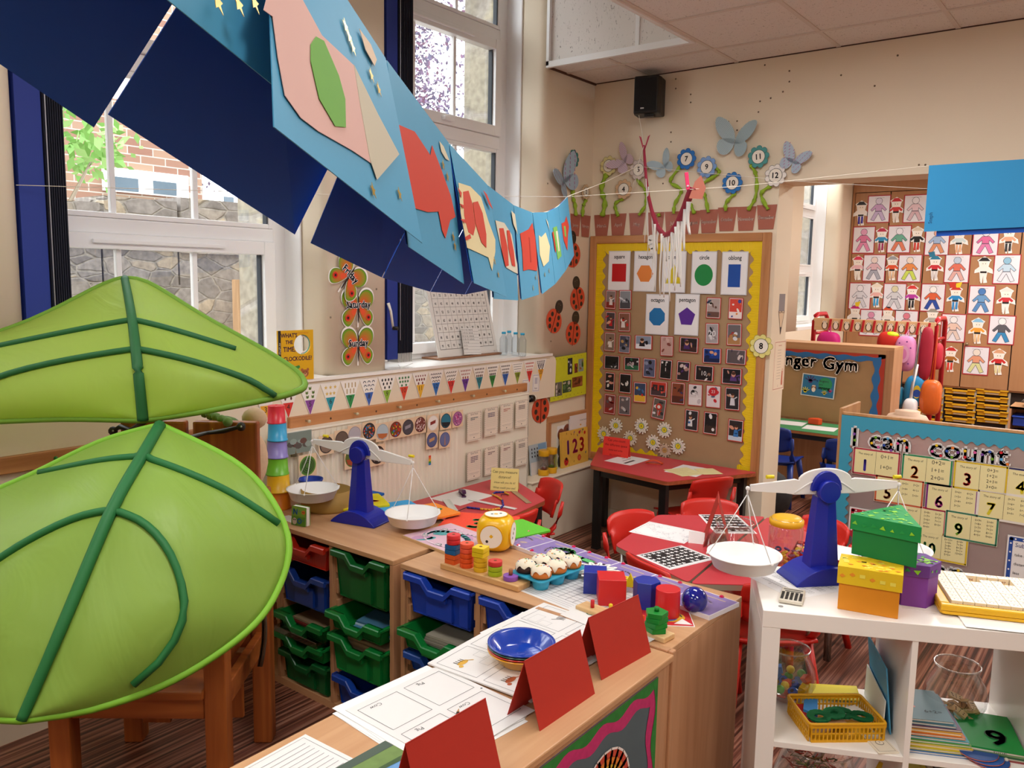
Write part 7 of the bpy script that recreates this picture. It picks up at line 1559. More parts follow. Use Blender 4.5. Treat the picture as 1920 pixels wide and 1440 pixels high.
# cover as a ring-cut panel: outline fan joined to the round hole
hole = [(cx_+cr*math.cos(2*PI*k/n), cy_+cr*math.sin(2*PI*k/n)) for k in range(n)]
def edge_pt(k):
    t_ = 2*PI*k/n; dx, dy = math.cos(t_), math.sin(t_); best = 9
    for (lim, comp, o_) in ((bw_/2, dx, cx_), (-bw_/2, dx, cx_), (hb_, dy, cy_), (0, dy, cy_)):
        if abs(comp) > 1e-6:
            q_ = (lim-o_)/comp
            if q_ > 0: best = min(best, q_)
    return cx_+dx*best, cy_+dy*best
ep = [edge_pt(k) for k in range(n)]
for k in range(n):
    j = (k+1) % n; pts_ = [hole[k], ep[k], ep[j], hole[j]]
    for cxy in out:
        if (abs(ep[k][0]-cxy[0]) < 1e-6) != (abs(ep[j][0]-cxy[0]) < 1e-6) and abs(ep[j][1]-cxy[1]) < 1e-6 or (abs(ep[k][1]-cxy[1]) < 1e-6 and abs(ep[j][0]-cxy[0]) < 1e-6 and abs(ep[j][1]-cxy[1]) > 1e-6 and abs(ep[k][0]-cxy[0]) > 1e-6): pts_ = [hole[k], ep[k], cxy, ep[j], hole[j]]; break
    a.slab(pts_, YB_, .012)
a.rect(-bw_/2, 0, -bw_/2+.014, hb_, '#26201C', 1); a.text('MY LITTLE', -bw_/2+.004, .15, .008, '#E8E2D8', 2, rot=-PI/2)
for t_, x, y, h_ in (("WHAT'S", -.036, .200, .019), ('THE', -.036, .170, .017), ('TIME,', -.036, .135, .022), ('CLOCKODILE?', .008, .092, .019)): a.text(t_, x, y, h_, '#5A2E4A', 1, sx=.85, fat=.0008)
a.text('a clickety clackety', cx_, cy_+.052, .006, '#C8502E', 1)
a.ell(.045, .030, .020, .018, '#A8623A', 1); a.ell(.030, .047, .007, .007, '#A8623A', 2); a.ell(.060, .047, .007, .007, '#A8623A', 2); a.ell(.045, .025, .009, .008, '#D8A070', 2); a.ell(.045, .029, .003, .003, '#2A1A14', 3); a.ell(.038, .036, .002, .002, '#2A1A14', 3); a.ell(.052, .036, .002, .002, '#2A1A14', 3)
a.poly([(-.04, .05), (.0, .045), (.02, .06), (.015, .07), (-.02, .062), (-.05, .066)], '#3E8A3A', 1)
a.obj('cover', ck, M=Matrix.Translation((0, 0, .0)))
for k, c_ in enumerate(('#4FA8A0', '#E8C8A0', '#C8B0D8', '#E8E0D0')): m = MB(); m.tube([(cx_+.004*k+(cr-.002*k)*math.cos(PI/2-PI*j/14), cy_+(cr-.003*k)*math.sin(PI/2-PI*j/14), -.014-.002*k) for j in range(15)], .0035, mat(c_, .5), 4); m.obj('page_ring', ck)
# pipe-box ledge: sand timers, sheets, 123 book
for i, (px, py, y_, lab) in enumerate(((1015, 889, -.605, 'front of the two'), (1035, 884, -.515, 'rear of the two'))):
    t = thing('sand_timer', 'sand timer with yellow ends, %s on the low ledge' % lab, 'sand timer', (.072, y_, .431)); YE = mat('#DDA41C', .4)
    for a_, b_ in ((0, .038), (.128, .166)): MB().cyl((0, 0, a_), .036, b_-a_, YE, 30).obj('end_cap', t, bevel=.003)
    MB().lathe([(.031, .038), (.031, .128)], glassy(gloss=.08, tint=.93), 28, cap=False).obj('outer_tube', t); MB().lathe([(.024, .039), (.024, .058), (.003, .083), (.024, .108), (.024, .127)], glassy(gloss=.1, tint=.9), 24, cap=False).obj('glass_bulb', t); MB().lathe([(0, .039), (.022, .039), (.020, .046), (.0, .058)], mat('#8A4A3A' if not i else '#6A8A2A', .9), 20, cap=False).obj('sand', t)
def standing(name, lab, cat, px, py, x, w, h, draw, c, t_=.002, lean=.12, z=.431):
    p = W(px, py, x); a = Art(); a.slab([(-w/2, 0), (w/2, 0), (w/2, h), (-w/2, h)], c, t_)
    draw(a, w, h); return tag(a.obj(name, M=Matrix.Translation((x, p.y, z)) @ Matrix.Rotation(PI/2, 4, 'Z') @ Matrix.Rotation(PI/2-lean, 4, 'X')), lab, cat)
def b123(a, w, h):
    a.rect(-w/2, 0, w/2, h, mat('#E2B04A', .4, var=.1, nscale=30), 1)
    for t_, x, c_ in (('1', -w*.26, '#7A2A7E'), ('2', 0, '#B81E5A'), ('3', w*.26, '#CC1E2E')): a.text(t_, x, h*.36, h*.38, c_, 3, fat=.005)
    a.ell(-w*.34, h*.16, .026, .028, '#C8201E', 3); a.ell(-w*.34, h*.24, .012, .010, '#1A1414', 4); [a.ell(-w*.34+dx, h*.16+dy, .005, .005, '#1A1414', 4, 8) for dx, dy in ((-.01, .005), (.01, .008), (0, -.012))]
    a.ell(w*.15, h*.18, .022, .022, '#C8402E', 3); a.ell(w*.15, h*.18, .012, .012, '#D8603A', 4); a.ell(w*.38, h*.86, .012, .012, '#C8201E', 3); a.ell(w*.18, h*.9, .012, .011, '#B81E3A', 3)
    q = random.Random(2)
    for k in range(16): x, y = q.uniform(-.46, .46)*w, q.choice((q.uniform(.04, .3), q.uniform(.8, .97)))*h; a.ell(x, y, .010, .004, ('#7A9A2A', '#A8762A', '#4A3A8A')[k % 3], 2, 8, q.uniform(0, 3))
standing('picture_book', 'colourful counting book with big 1 2 3 on the low ledge', 'book', 1079, 868, .060, .33, .245, b123, '#E2B04A', .014, .06)
standing('picture_book', 'white book with small black title behind the counting book', 'book', 1090, 790, .030, .27, .34, lambda a, w, h: (a.text('A Little Number Story', w*.2, h*.86, .011, '#3A3A3A', 1, sx=.9), a.ell(0, h*.78, .01, .006, '#E0A03A', 1), a.ell(w*.3, h*.78, .01, .006, '#C8602E', 1)), '#E4DCDC', .01, .02)
standing('blue_sheet', 'pale blue sheet of spots standing behind the sand timers', 'sheet', 1012, 880, .030, .20, .20, lambda a, w, h: ([a.ell(-w*.35+.03*(k % 3), h*(.85-.12*(k//3)), .006, .008, '#1E1E22', 1, 8) for k in range(9)], a.rect(w*.0, h*.8, w*.45, h*.98, '#7AA0C4', 1), a.rect(-w*.45, 0, w*.45, h*.42, '#D8D2CE', 1)), '#B0BEC8', .002, .1)
standing('green_card', 'small lime edged card beside the sand timers', 'card', 1043, 876, .045, .03, .14, lambda a, w, h: a.rect(-w*.25, h*.05, w*.25, h*.9, '#A8A88A', 1), '#B8C21E', .003, .08)
# ================================================================ blinds
def blind(yl, yr, X, z0, z1, lab, edge):
    t = thing('vertical_blind', lab, 'blind', (X, yl, 0)); D = yr-yl
    MB().bx(-.05, .04, 0, edge, z0, z1, mat('#1E3488', .6)).obj('open_slat', t)
    for k in range(9):
        y = edge+.004+(D-edge)*k/9; MB().bx(-.045, .045, y, y+(D-edge)/9*.55, z0+.03, z1, mat('#0C0F22', .7)).obj('slat', t)
    m = MB()
    for k in range(9):
        y = edge+.006+(D-edge)*k/9
        m.bx(-.044, .044, y, y+.003, z0-.02, z0+.03, mat('#D8D8D4', .4))
    m.tube([(.044, edge, z0-.03), (.044, D/2, z0-.05), (.044, D, z0-.03)], .0018, '#E8E8E4', 5); m.obj('bottom_weights', t)
    MB().tube([(.05, edge+.01, z0+.1), (.05, edge+.012, z1)], .0022, '#B8BAC4', 6).obj('control_cord', t)
    MB().bx(-.05, .05, -.01, D+.02, z1, z1+.03, UPVC).obj('head_rail', t)
    return t
p0, p1, p2 = W(22, 400, -.06), W(62, 400, -.06), W(120, 400, -.06)
blind(-3.665, W(116, 400, -.06).y, -.06, 1.30, 3.86, 'dark blue vertical blind gathered at the left of the left window', .085)
blind(-1.915, W(763, 560, -.06).y, -.06, 1.27, 3.86, 'dark blue vertical blind gathered at the left of the right window', .075)
cw = thing('cord_winder', 'white blind cord lever with a black knob beside the paper butterflies', 'winder', tuple(W(728, 590, .01)))
MB().tube([(0, 0, .06), (.012, .006, .02), (.016, .02, -.07)], [.008, .007, .006], mat('#E8E4DC', .4), 10).obj('lever', cw); MB().tube([(.016, .018, -.07), (.04, .03, -.07)], .010, mat('#141414', .4), 12).obj('knob', cw)
# ================================================================ strings and rocket bunting
PHI = -1.07412; KN = EYE+ray(1063, 369)*4.21658; SP = .42453
u_ = V((math.cos(PHI), math.sin(PHI), 0)); n_ = V((-u_.y, u_.x, 0))
def SS(d): return KN+u_*d+V((0, 0, -.23084*d+.06869*d*d))
STR = mat('#E6DECF', .8)
def cord(name, pts, lab, r_=.0016): return tag(MB().tube(pts, r_, STR, 5).obj(name), lab, 'string')
hookW = W(30, 347, .004); P_A = EYE+ray(1741, 311)*3.76
dA = (P_A-KN); dA.z = 0; dA.normalize()
lineA = [hookW, KN.lerp(hookW, .5)+V((0, 0, -.012)), KN, KN.lerp(P_A, .5)+V((0, 0, -.02)), P_A, P_A+dA*.42+V((0, 0, .022)), P_A+dA*1.4+V((0, 0, .12))]
cord('hanging_string', lineA, 'long white string crossing the room from the left wall', .0013)
spb = V((.455, -.19, 2.745)); RT0 = B(1208, 272, -.22); JJ = B(1195, 312, -.30)
cord('tied_string', [spb, spb.lerp(RT0, .5), RT0, JJ, JJ.lerp(KN, .5)+V((0, 0, -.01)), KN, KN+V((-.01, -.02, -.05))], 'white string from under the loudspeaker to the bunting knot', .0022)
cord('second_string', [JJ, B(1330, 325, -.33), B(1490, 339.5, -.40), B(1737, 354, -.5), B(1960, 364, -.55)], 'thin white string above the month pots towards the doorway', .0013)
cord('bunting_string', [SS(SP*k/4) for k in range(0, 41)], 'white string the rocket cards hang over', .0020)
m = MB()
for k, dx in enumerate((0, .012, -.01)): m.tube([JJ, JJ+V((dx, 0, -.06)), JJ+V((dx*2-.02, 0, -.13-.02*k))], .0013, STR, 4)
tag(m.obj('loose_string_ends'), 'loose dangling string ends left of the pink ribbon', 'string')
SKY = mat('#4DA3CE', .6, var=.04, nscale=12); NAVY = mat('#0A55C0', .62, var=.05, nscale=20)
near = [8, 8, 8, 6, 4, 11, 7, 12, 2, 2, 0]; farR = [-26, -26, -27, -28, -28, -28, -27, -29, -38, -36]; farL = [-26, -27, -28, -28, -28, -27, -24, -38, -36, -36]
def pdir(a): a = math.radians(a); return n_*math.sin(a)-V((0, 0, math.cos(a)))
ART = {
 7: [('#DDB4AC', [(490, 20), (503, -30), (547, -30), (600, 67), (660, 123), (670, 187), (693, 307), (657, 283), (593, 247), (560, 222), (530, 180), (517, 110), (507, 32)]), ('#C9C3AE', [(660, 123), (705, 215), (745, 290), (703, 338), (690, 300), (672, 200)]), ('#6DAE45', [(587, 70), (602, 78), (630, 143), (642, 187), (643, 240), (623, 238), (593, 187), (577, 117), (577, 85)]), ('#E3CDB4', [(668, 55), (690, 85), (701, 113), (697, 125), (680, 95)])],
 6: [('#D4402C', [(735, 230), (775, 247), (805, 292), (808, 273), (824, 315), (843, 367), (852, 407), (842, 413), (833, 447), (827, 433), (820, 397), (800, 398), (773, 390), (757, 317)]), ('#E3DCC0', [(821, 265), (829, 275), (840, 302), (833, 298), (825, 285)])],
 5: [('#E8DDAE', [(858, 343), (880, 350), (900, 370), (914, 415), (927, 450), (927, 472), (921, 508), (914, 483), (890, 472), (874, 465), (862, 400)]), ('#D4402C', [(866, 360), (876, 358), (884, 385), (889, 425), (885, 442), (876, 436), (868, 405)]), ('#D4402C', [(884, 380), (893, 378), (902, 400), (909, 440), (909, 465), (900, 455), (889, 420)]), ('#D4402C', [(854, 352), (862, 362), (861, 372)]), ('#D4402C', [(857, 382), (866, 386), (865, 392)]), ('#D4402C', [(858, 412), (868, 412), (868, 420)]), ('#D4402C', [(866, 446), (876, 440), (878, 448), (868, 452)]), ('#D4402C', [(901, 358), (908, 366), (919, 393), (912, 385)])],
 4: [('#DCD8C4', [(927, 413), (944, 418), (958, 440), (965, 480), (973, 515), (962, 510), (948, 502), (938, 465)]), ('#D4402C', [(934, 428), (942, 428), (950, 465), (952, 498), (946, 500), (939, 470)]), ('#D4402C', [(948, 432), (953, 432), (961, 470), (964, 500), (958, 498), (951, 465)]), ('#E3DCC0', [(956, 395), (963, 402), (968, 440), (960, 420)])],
 3: [('#D4402C', [(974, 438), (990, 430), (997, 418), (1001, 440), (1010, 472), (1005, 508), (990, 505), (980, 508), (978, 470)]), ('#B83020', [(990, 445), (992, 446), (995, 492), (993, 492)])],
 2: [('#E8DDAE', [(1009, 441), (1014, 445), (1022, 436), (1030, 462), (1028, 490), (1018, 500), (1011, 478)]), ('#DCD8C4', [(1022, 410), (1026, 416), (1029, 432)])],
 1: [('#7DBE5A', [(1036, 427), (1043, 424), (1048, 450), (1052, 480), (1045, 487), (1041, 460)]), ('#E8E4CC', [(1041, 434), (1044, 433), (1048, 470), (1046, 472)]), ('#D4402C', [(1034, 436), (1036, 434), (1041, 470), (1040, 474)])],
 0: [('#D4402C', [(1052, 419), (1058, 416), (1061, 405), (1066, 425), (1064, 440), (1063, 470), (1056, 450)]), ('#7DBE5A', [(1056, 424), (1059, 424), (1061, 445), (1058, 443)])]}
STARS = {7: [(643, 50), (650, 70), (657, 90), (692, 142), (706, 168), (695, 358), (745, 365), (470, 5), (440, 8), (400, 4)], 6: [(828, 310), (836, 332), (847, 445), (850, 462)], 5: [(925, 490), (932, 515)], 3: [(1003, 520), (998, 540), (1012, 528)], 2: [(1020, 515), (1028, 508)]}
bnames = ('furthest, next to the knot', 'second from the knot', 'third from the knot', 'fourth from the knot', 'fifth from the knot', 'sixth from the knot with red ovals', 'with the all red rocket', 'large, with the pink rocket and green oval', 'cut by the top of the photo', 'nearest the viewer at the top left corner')
for k in range(10):
    A0, A1 = SS(k*SP+.004), SS((k+1)*SP-.004); t = thing('rocket_bunting_card', 'folded blue bunting card, %s' % bnames[k], 'bunting', tuple((A0+A1)/2), group='blue rocket cards on the bunting string'); o = (A0+A1)/2
    def panel(a0, a1, L, out, L1=None):
        return [A1-o+n_*out, A1-o+pdir(a1)*(L1 or L)+n_*out, A0-o+pdir(a0)*L+n_*out, A0-o+n_*out]
    NL = .225 if k > 7 else .297
    NL1 = .285 if k == 8 else NL
    for side_ in (0, 1):
        m = MB(); q0 = panel(farR[k], farL[k], .318 if k < 8 else .34, 0) if side_ else panel(near[k], near[k], NL-.004, 0, NL1-.004); m.add(q0, [(0, 1, 2, 3)], NAVY); m.obj(('near_fold', 'far_fold')[side_], t, solid=.0012)
    q1 = panel(near[k], near[k], NL, .0035, NL1); c0, c1, c2, c3 = q1
    m = MB(); q2 = list(q1)
    if k == 7: nr_ = (c1-c0).cross(c3-c0).normalized(); d = ray(513, 238); q2[1] = EYE+d*((c0+o-EYE).dot(nr_)/d.dot(nr_))-o
    m.add(q2, [(0, 1, 2, 3)], SKY); m.obj('sky_blue_sheet', t, solid=.0012)
    nrm = (c1-c0).cross(c3-c0).normalized(); nrm = nrm if nrm.dot(n_) > 0 else -nrm
    def onp(px, py, l): d = ray(px, py); s_ = ((c0+o-EYE).dot(nrm))/d.dot(nrm); return EYE+d*s_-o+nrm*(.0016+.0007*l)
    for li, (c_, pts_) in enumerate(ART.get(k, [])):
        m = MB(); P_ = [onp(a_, b_, li+1) for a_, b_ in pts_]; m.add(P_, [tuple(range(len(P_)))], mat(c_, .7)); m.obj('paper_shape', t, solid=.0006)
    for (a_, b_) in STARS.get(k, []):
        cc_ = onp(a_, b_, 3); xa_, ya_ = (c3-c0).normalized(), (c0-c1).normalized(); st_ = [cc_+xa_*(.011*(1 if j % 2 == 0 else .45)*math.sin(PI*j/5))+ya_*(.011*(1 if j % 2 == 0 else .45)*math.cos(PI*j/5)) for j in range(10)]
        MB().add(st_, [tuple(range(10))], mat('#C8A84A', .35, metal=.6)).obj('gold_star', t, solid=.0005)
# single blue card hanging at the right
t = thing('blue_hanging_card', 'plain bright blue folded card hanging at the right edge of the photo', 'bunting', tuple(P_A))
q0 = [V((0, 0, 0)), V((0, 0, -.297)), dA*.42+V((0, 0, -.275)), dA*.42+V((0, 0, .022))]; nA = V((dA.y, -dA.x, 0))
MB().add([p+nA*.012 for p in q0], [(0, 1, 2, 3)], mat('#2D92CC', .6)).obj('blue_sheet', t, solid=.0012)
MB().add([p+dA*.055-V((0, 0, .02 if i in (1, 2) else 0)) for i, p in enumerate(q0)], [(0, 1, 2, 3)], NAVY).obj('navy_sheet', t, solid=.0012)
a = Art(); a.text('Steph', 0, 0, .016, '#1C5A8A', 1, al='l', rot=PI/2); a.obj('pencil_writing', t, M=Matrix.Translation(V((0, 0, -.26))+nA*.0135+dA*.03) @ basis((0, 0, 0), dA, (0, 0, 1)))
# pink and white paper bird: ribbon loop with a fringe
LA = lambda px: (lambda d: EYE+d*((KN-EYE).dot(V((-dA.y, dA.x, 0)))/d.dot(V((-dA.y, dA.x, 0)))))(ray(px, 355-.05*(px-1250)))
pA = LA(1300); yA = pA.y
bd_ = thing('ribbon_bird', 'pink ribbon loop with a long white paper fringe hanging from the strings', 'decoration', tuple(RT0))
path = [(1207, 272, 4), (1209, 300, 5), (1211, 330, 5), (1215, 365, 6), (1222, 395, 7), (1232, 425, 9), (1245, 441, 11), (1260, 436, 12), (1273, 415, 13), (1284, 390, 14), (1292, 368, 15), (1298, 352, 14)]
PK = mat('#B02A48', .5, var=.1, nscale=30); vs = []; fs = []; cen = []
for i, (x, y, w) in enumerate(path):
    yy = -.22+(yA+.22)*max(0, (i-3)/8); x0, y0, _ = path[max(i-1, 0)]; x1, y1, _ = path[min(i+1, 11)]; d = math.hypot(x1-x0, y1-y0); nx, ny = -(y1-y0)/d, (x1-x0)/d
    a_, b_ = B(x+nx*w/2, y+ny*w/2, yy), B(x-nx*w/2, y-ny*w/2, yy-.01); vs += [a_-RT0, b_-RT0]; cen.append((x, y, yy))
m = MB(); m.add(vs, [(2*i, 2*i+1, 2*i+3, 2*i+2) for i in range(11)], PK, True); m.obj('ribbon_loop', bd_, solid=.0015)
m = MB(); 
for dx in (-.03, .03): m.add([V((0, 0, -.03)), V((dx*.2, 0, -.03)), V((dx*1.3, 0, .06)), V((dx*.8, 0, .05))], [(0, 1, 2, 3)], PK)
m.obj('ribbon_knot', bd_, solid=.002)
WP_ = mat('#EEEAE4', .7); q = random.Random(4); i = 0
for px0, y0, y1, w in ((1212, 335, 455, 2), (1216, 350, 480, 2.5), (1224, 400, 520, 3), (1229, 420, 545, 4), (1234, 430, 470, 5), (1239, 438, 555, 4), (1244, 442, 558, 5), (1249, 442, 490, 6), (1253, 441, 560, 4), (1258, 438, 565, 5), (1263, 432, 500, 6), (1268, 425, 545, 5), (1273, 415, 520, 6), (1278, 404, 538, 5), (1284, 392, 470, 8), (1290, 378, 440, 9), (1246, 440, 530, 4), (1261, 435, 535, 4)):
    yy = min(cen, key=lambda c_: abs(c_[0]-px0)+abs(c_[1]-y0)*.3)[2]; m = MB(); sw = q.uniform(-4, 3)
    m.grid(lambda u, v: B(px0+(u-.5)*w*(1-v*.5)+sw*v*v+1.5*math.sin(v*5+px0), y0+(y1-y0)*v, yy-.012-.004*math.sin(v*4))-RT0, 1, 8, WP_, flip=True); m.obj('paper_strip', bd_, solid=.0004)
pg_ = V(LA(1290)); m = MB(); m.T = Tm(pg_.x, pg_.y, pg_.z+.0, rz=.5, ry=-.15); m.box((0, 0, .035), (.018, .012, .085), mat('#D8285E', .4)); m.box((0, .008, .03), (.014, .008, .08), mat('#D8285E', .4)); m.tube([(0, -.01, .01), (0, .015, .01)], .006, '#B8B8B8', 8)
tag(m.obj('pink_peg', bevel=.003), 'bright pink peg clipping the ribbon bird to the string', 'peg')
pc_ = LA(1306); a = Art(); a.slab([(-.035, -.05), (.03, -.055), (.045, .0), (.02, .06), (-.01, .03)], '#A8604E', .001); tag(a.obj('brown_card', M=basis((pc_.x, pc_.y, pc_.z-.0), (.95, .3, 0), (0, 0, 1))), 'small folded brown card pegged to the string beside the pink peg', 'card')
a = Art(); [a.slab([(x+.020*math.cos(2*PI*j/14), y+.020*math.sin(2*PI*j/14)) for j in range(14)], '#EDEAE4', .002) for x, y in ((0, 0), (-.012, .028), (.008, -.028), (-.008, .055))]
tag(a.obj('white_paper_tail', M=onback(1222, 462, -.05)), 'scalloped white paper piece behind the fringe at the board top', 'paper')
# ================================================================ the counting display in the doorway
cd = thing('counting_display', 'free-standing wood-edged display board headed I can count', 'display board', (1.82, -.2, 0))
FW = wood('#C99A68', '#B07E4E', 2, 4)
MB().bx(-.018, 0, 0, .36, 0, 1.02, FW).obj('side_panel', cd, bevel=.003)
MB().bx(0, 1.42, .005, .025, 0, 1.0, FW).bx(0, 1.42, -.004, .005, .985, 1.0, FW).obj('back_panel', cd, bevel=.002); MB().bx(1.42, 1.438, 0, .36, 0, 1.0, FW).obj('side_panel', cd, bevel=.003)
FOIL = mat('#C2B2AE', .3, metal=.55, var=.25, nscale=3, bump=.25)
MB().grid(lambda u, v: (u*1.42, -.0015-.002*math.sin(u*23)*math.sin(v*9), .02+v*.96), 40, 20, FOIL).obj('foil_sheet', cd)
a = Art(); TQ = mat('#3E9BB8', .55); 
def scal(L, w, per, amp): return [(L*k/(int(L/per)*6), w+amp*math.sin(2*PI*k/6)) for k in range(int(L/per)*6+1)]
e = scal(1.42, .075, .05, .009); a.poly([(0, .985), *[(x, .985-y) for x, y in e], (1.42, .985)], TQ, 8); e = scal(.96, .06, .05, .009); a.poly([(0, .98), (0, .02), *[(y, .02+x) for x, y in e]], TQ, 9)
a.obj('turquoise_border', cd, M=Matrix.Translation((0, -.006, 0)) @ Matrix.Rotation(PI/2, 4, 'X'))
DOT = ['#F2F0EC', '#E8C21E', '#F2F0EC', '#2A4FA8', '#C8262E', '#F2F0EC', '#6AA02E', '#E07A2A', '#F2F0EC', '#D85A9A', '#7A4A9E', '#5AA8D8', '#F2F0EC']
def dotted(a, word, x, y, h, l=1, sx=1, rot=0):
    a.text(word, x, y, h, '#F4F2EE', l, fat=h*.11, sx=sx, rot=rot, al='l'); a.text(word, x, y, h, '#2A2A4A', l+2, fat=h*.05, sx=sx, rot=rot, al='l')
    a.text(word, x, y, h, '#F2F0EC', l+4, sx=sx, rot=rot, al='l', fat=h*.03)
    vs, fs, mn, mx = glyphs(word); k = h/.7; co, si = math.cos(rot), math.sin(rot)
    done = []; cols_ = [c for c in DOT if c != '#F2F0EC']
    for f in fs:
        X_ = (sum(vs[i][0] for i in f)/len(f)-mn)*k*sx; Y_ = sum(vs[i][1] for i in f)/len(f)*k
        if all((X_-p)**2+(Y_-q)**2 > (h*.32)**2 for p, q in done): done.append((X_, Y_)); a.ell(x+X_, y+Y_, h*.075, h*.075, cols_[(len(done)*5+len(word)) % len(cols_)], l+6, 12)
def bpt(zx, zy, oy=760): p = B(1560+zx/5.333, oy+zy/5.333, -.208); return p.x-1.82, p.z
CDM = cd.matrix_world.copy(); CDM = Tm(1.82, -.2085, 0) @ Matrix.Rotation(PI/2, 4, 'X')
for wd, zx, zy, h in (('I', 205, 405, .105), ('can', 372, 420, .098), ('count', 975, 505, .098)):
    x, z = bpt(zx, zy); a = Art(); dotted(a, wd, x, z, h, 2, sx=1.12, rot=-.0); tag(a.obj('title_letters', M=CDM), 'dotted cut-out word %s on the counting display' % {'I': 'I, first of the title', 'can': 'can, middle of the title', 'count': 'count, last of the title'}[wd], 'lettering')
x, z = bpt(850, 610, 960); a = Art(); dotted(a, 'ten', x, z, .098, 2, sx=1.25); tag(a.obj('title_letters', M=CDM), 'dotted cut-out word ten low on the counting display', 'lettering')
sc_ = [(1, 440, 578, 760, '#B23A48', '#3A2A8E'), (2, 945, 648, 760, '#2E8A5A', '#D8642A'), (3, 1480, 722, 760, '#D8B82A', '#C8282A'), (4, 2020, 800, 760, '#2A2A5A', '#D8C82A'), (5, 668, 858, 760, '#C8603A', '#8A4A2E'), (6, 1192, 945, 760, '#7A2A7A', '#C8409A'), (7, 1720, 1020, 760, '#E8E2D8', '#D8C82A'), (8, 885, 1145, 760, '#B82A3A', '#D84A2E'), (9, 1390, 1225, 760, '#3A7A5A', '#6AA02E'), (10, 1095, 352, 960, '#D8B82A', '#2E7A3A')]
for n, zx, zy, oy, bc_, nc in sc_:
    x, z = bpt(zx, zy, oy); a = Art(); w, h = .245, .150; a.slab([(-w/2, -h/2), (w/2, -h/2), (w/2, h/2), (-w/2, h/2)], '#EFE6D0', .0008); a.frame(-w*.475, -h*.46, w*.475, h*.46, .009, bc_, 1); a.rect(-w*.45, -h*.42, w*.45, h*.42, '#EDE2A8', 2); a.rect(-w*.01, -h*.42, -w*.004, h*.42, '#4A4438', 3)
    a.text('The story of', -w*.23, h*.26, .0115, '#2A2A2E', 3, sx=.9); a.text(str(n), -w*.23, -h*.33, .062, nc, 3, fat=.003, sx=.9 if n < 10 else .8)
    eq = [(i, n-i) for i in range(n+1)]
    if n < 4:
        for k, (p_, r_) in enumerate(eq): a.text('%d+%d=' % (p_, r_), w*.22, h*(.20 if n == 1 else .24)-k*h*(.38 if n == 1 else .27 if n == 2 else .19), .022 if n < 3 else .017, '#2A2A2E', 3, sx=.95)
    else:
        half = (len(eq)+1)//2
        for k, (p_, r_) in enumerate(eq): a.text('%d+%d=' % (p_, r_), w*(.12 if k < half else .34), h*.27-(k % half)*h*min(.19, .64/half), .0115, '#2A2A2E', 3, sx=.85)
    q_ = tag(a.obj('story_card', M=CDM @ Matrix.Translation((x, z, .0+.0008*(n % 2)))), 'laminated card headed The story of %s on the counting display' % NW[n], 'card', 'story cards on the counting display')
def poster(zx0, zy0, oy, w, h, c, lines, lab):
    x, z = bpt(zx0, zy0, oy); a = Art(); a.slab([(0, -h), (w, -h), (w, 0), (0, 0)], '#ECE8E4', .001); a.frame(.016, -h+.016, w-.016, -.016, .018, c, 1)
    for k in range(7): a.ell(.016, -.04-.045*k, .0045, .0045, '#F0ECE8', 2, 8); a.ell(.035+.035*k, -.016, .0045, .0045, '#F0ECE8', 2, 8) if .035+.035*k < w-.02 else None
    for k, t_ in enumerate(lines): a.text(t_, .036, -.055-.047*k, .021 if k == 0 else .014, '#2A3A7A' if k == 0 else '#2A2A2E', 3, al='l')
    tag(a.obj('word_poster', M=CDM @ Matrix.Translation((x, z, .002))), lab, 'poster')
poster(180, 1010, 760, .21, .30, '#B8283A', ['Addition', 'add', 'more', 'and', 'make'], 'red bordered word poster half hidden behind the green triangular box')
poster(1760, 225, 960, .26, .32, '#2A4F9E', ['Subtraction', 'take away', 'distance between', 'less', 'difference', 'subtract'], 'blue bordered subtraction word poster at the right edge of the photo')
# ================================================================ the room beyond the doorway
CBROWN = wood('#AE7E56', '#A6764E', 2, 3, .5)
YC_ = 6.1
cu = thing('wall_cupboards', 'tall brown cupboard doors covered with drawings in the far room', 'cupboard', (0, YC_, 0)); zt, zb = 2.86, .52
xs = [B(px, 455, YC_).x for px in (1598, 1664, 1734, 1822, 1915)]; xs.append(xs[-1]+.6)
MB().bx(xs[0]-.03, xs[-1], .02, .4, zb-.02, 3.0, CBROWN).bx(xs[0]-.03, xs[0], 0, .4, 0, 3.0, CBROWN).bx(xs[0], xs[-1], 0, .02, zt, 3.0, CBROWN).bx(xs[0], xs[-1], .0185, .0199, zb, zt, mat('#2A1C14', .8)).obj('carcass', cu)  # last box: dark plane that paints the shade in the gaps between doors
MB().bx(xs[0], xs[-1], .05, .4, 0, zb-.02, mat('#2A1C14', .8)).obj('recess_shade', cu)  # solid dark block, its colour stands in for shade behind the trays
for i in range(5): MB().bx(xs[i]+.006, xs[i+1]-.006, 0, .02, zb, zt-.008, CBROWN).obj('door', cu, bevel=.002)
kp = B(1813, 645, YC_-.02); MB().ball((kp.x, -.025, kp.z), .02, mat('#9A8468', .3, .6), 12).obj('knob', cu)
def z4(x, y): return 1440+x/4, 280+y/4
def z5(x, y): return 1440+x/4, 560+y/4
def figure(a, s, cols, line='#4A4A5A', body=None, crayon=True):
    P_ = lambda pts: [(x*s, y*s) for x, y in pts]
    torso = P_([(-.10, .16), (.10, .16), (.26, -.02), (.21, -.07), (.10, .03), (.10, -.08), (-.10, -.08), (-.10, .03), (-.21, -.07), (-.26, -.02)]); legs = P_([(-.10, -.07), (.10, -.07), (.24, -.36), (.13, -.40), (0, -.14), (-.13, -.40), (-.24, -.36)])
    a.poly(legs, cols[1], 2); a.poly(torso, cols[0], 3); a.ell(0, .27*s, .11*s, .115*s, cols[2], 3, 14)
    a.line(torso, .012*s, line, 4, True); a.line(legs, .012*s, line, 4, True); a.arc(0, .27*s, .11*s, 0, 6.3, .012*s, line, 4, 14)
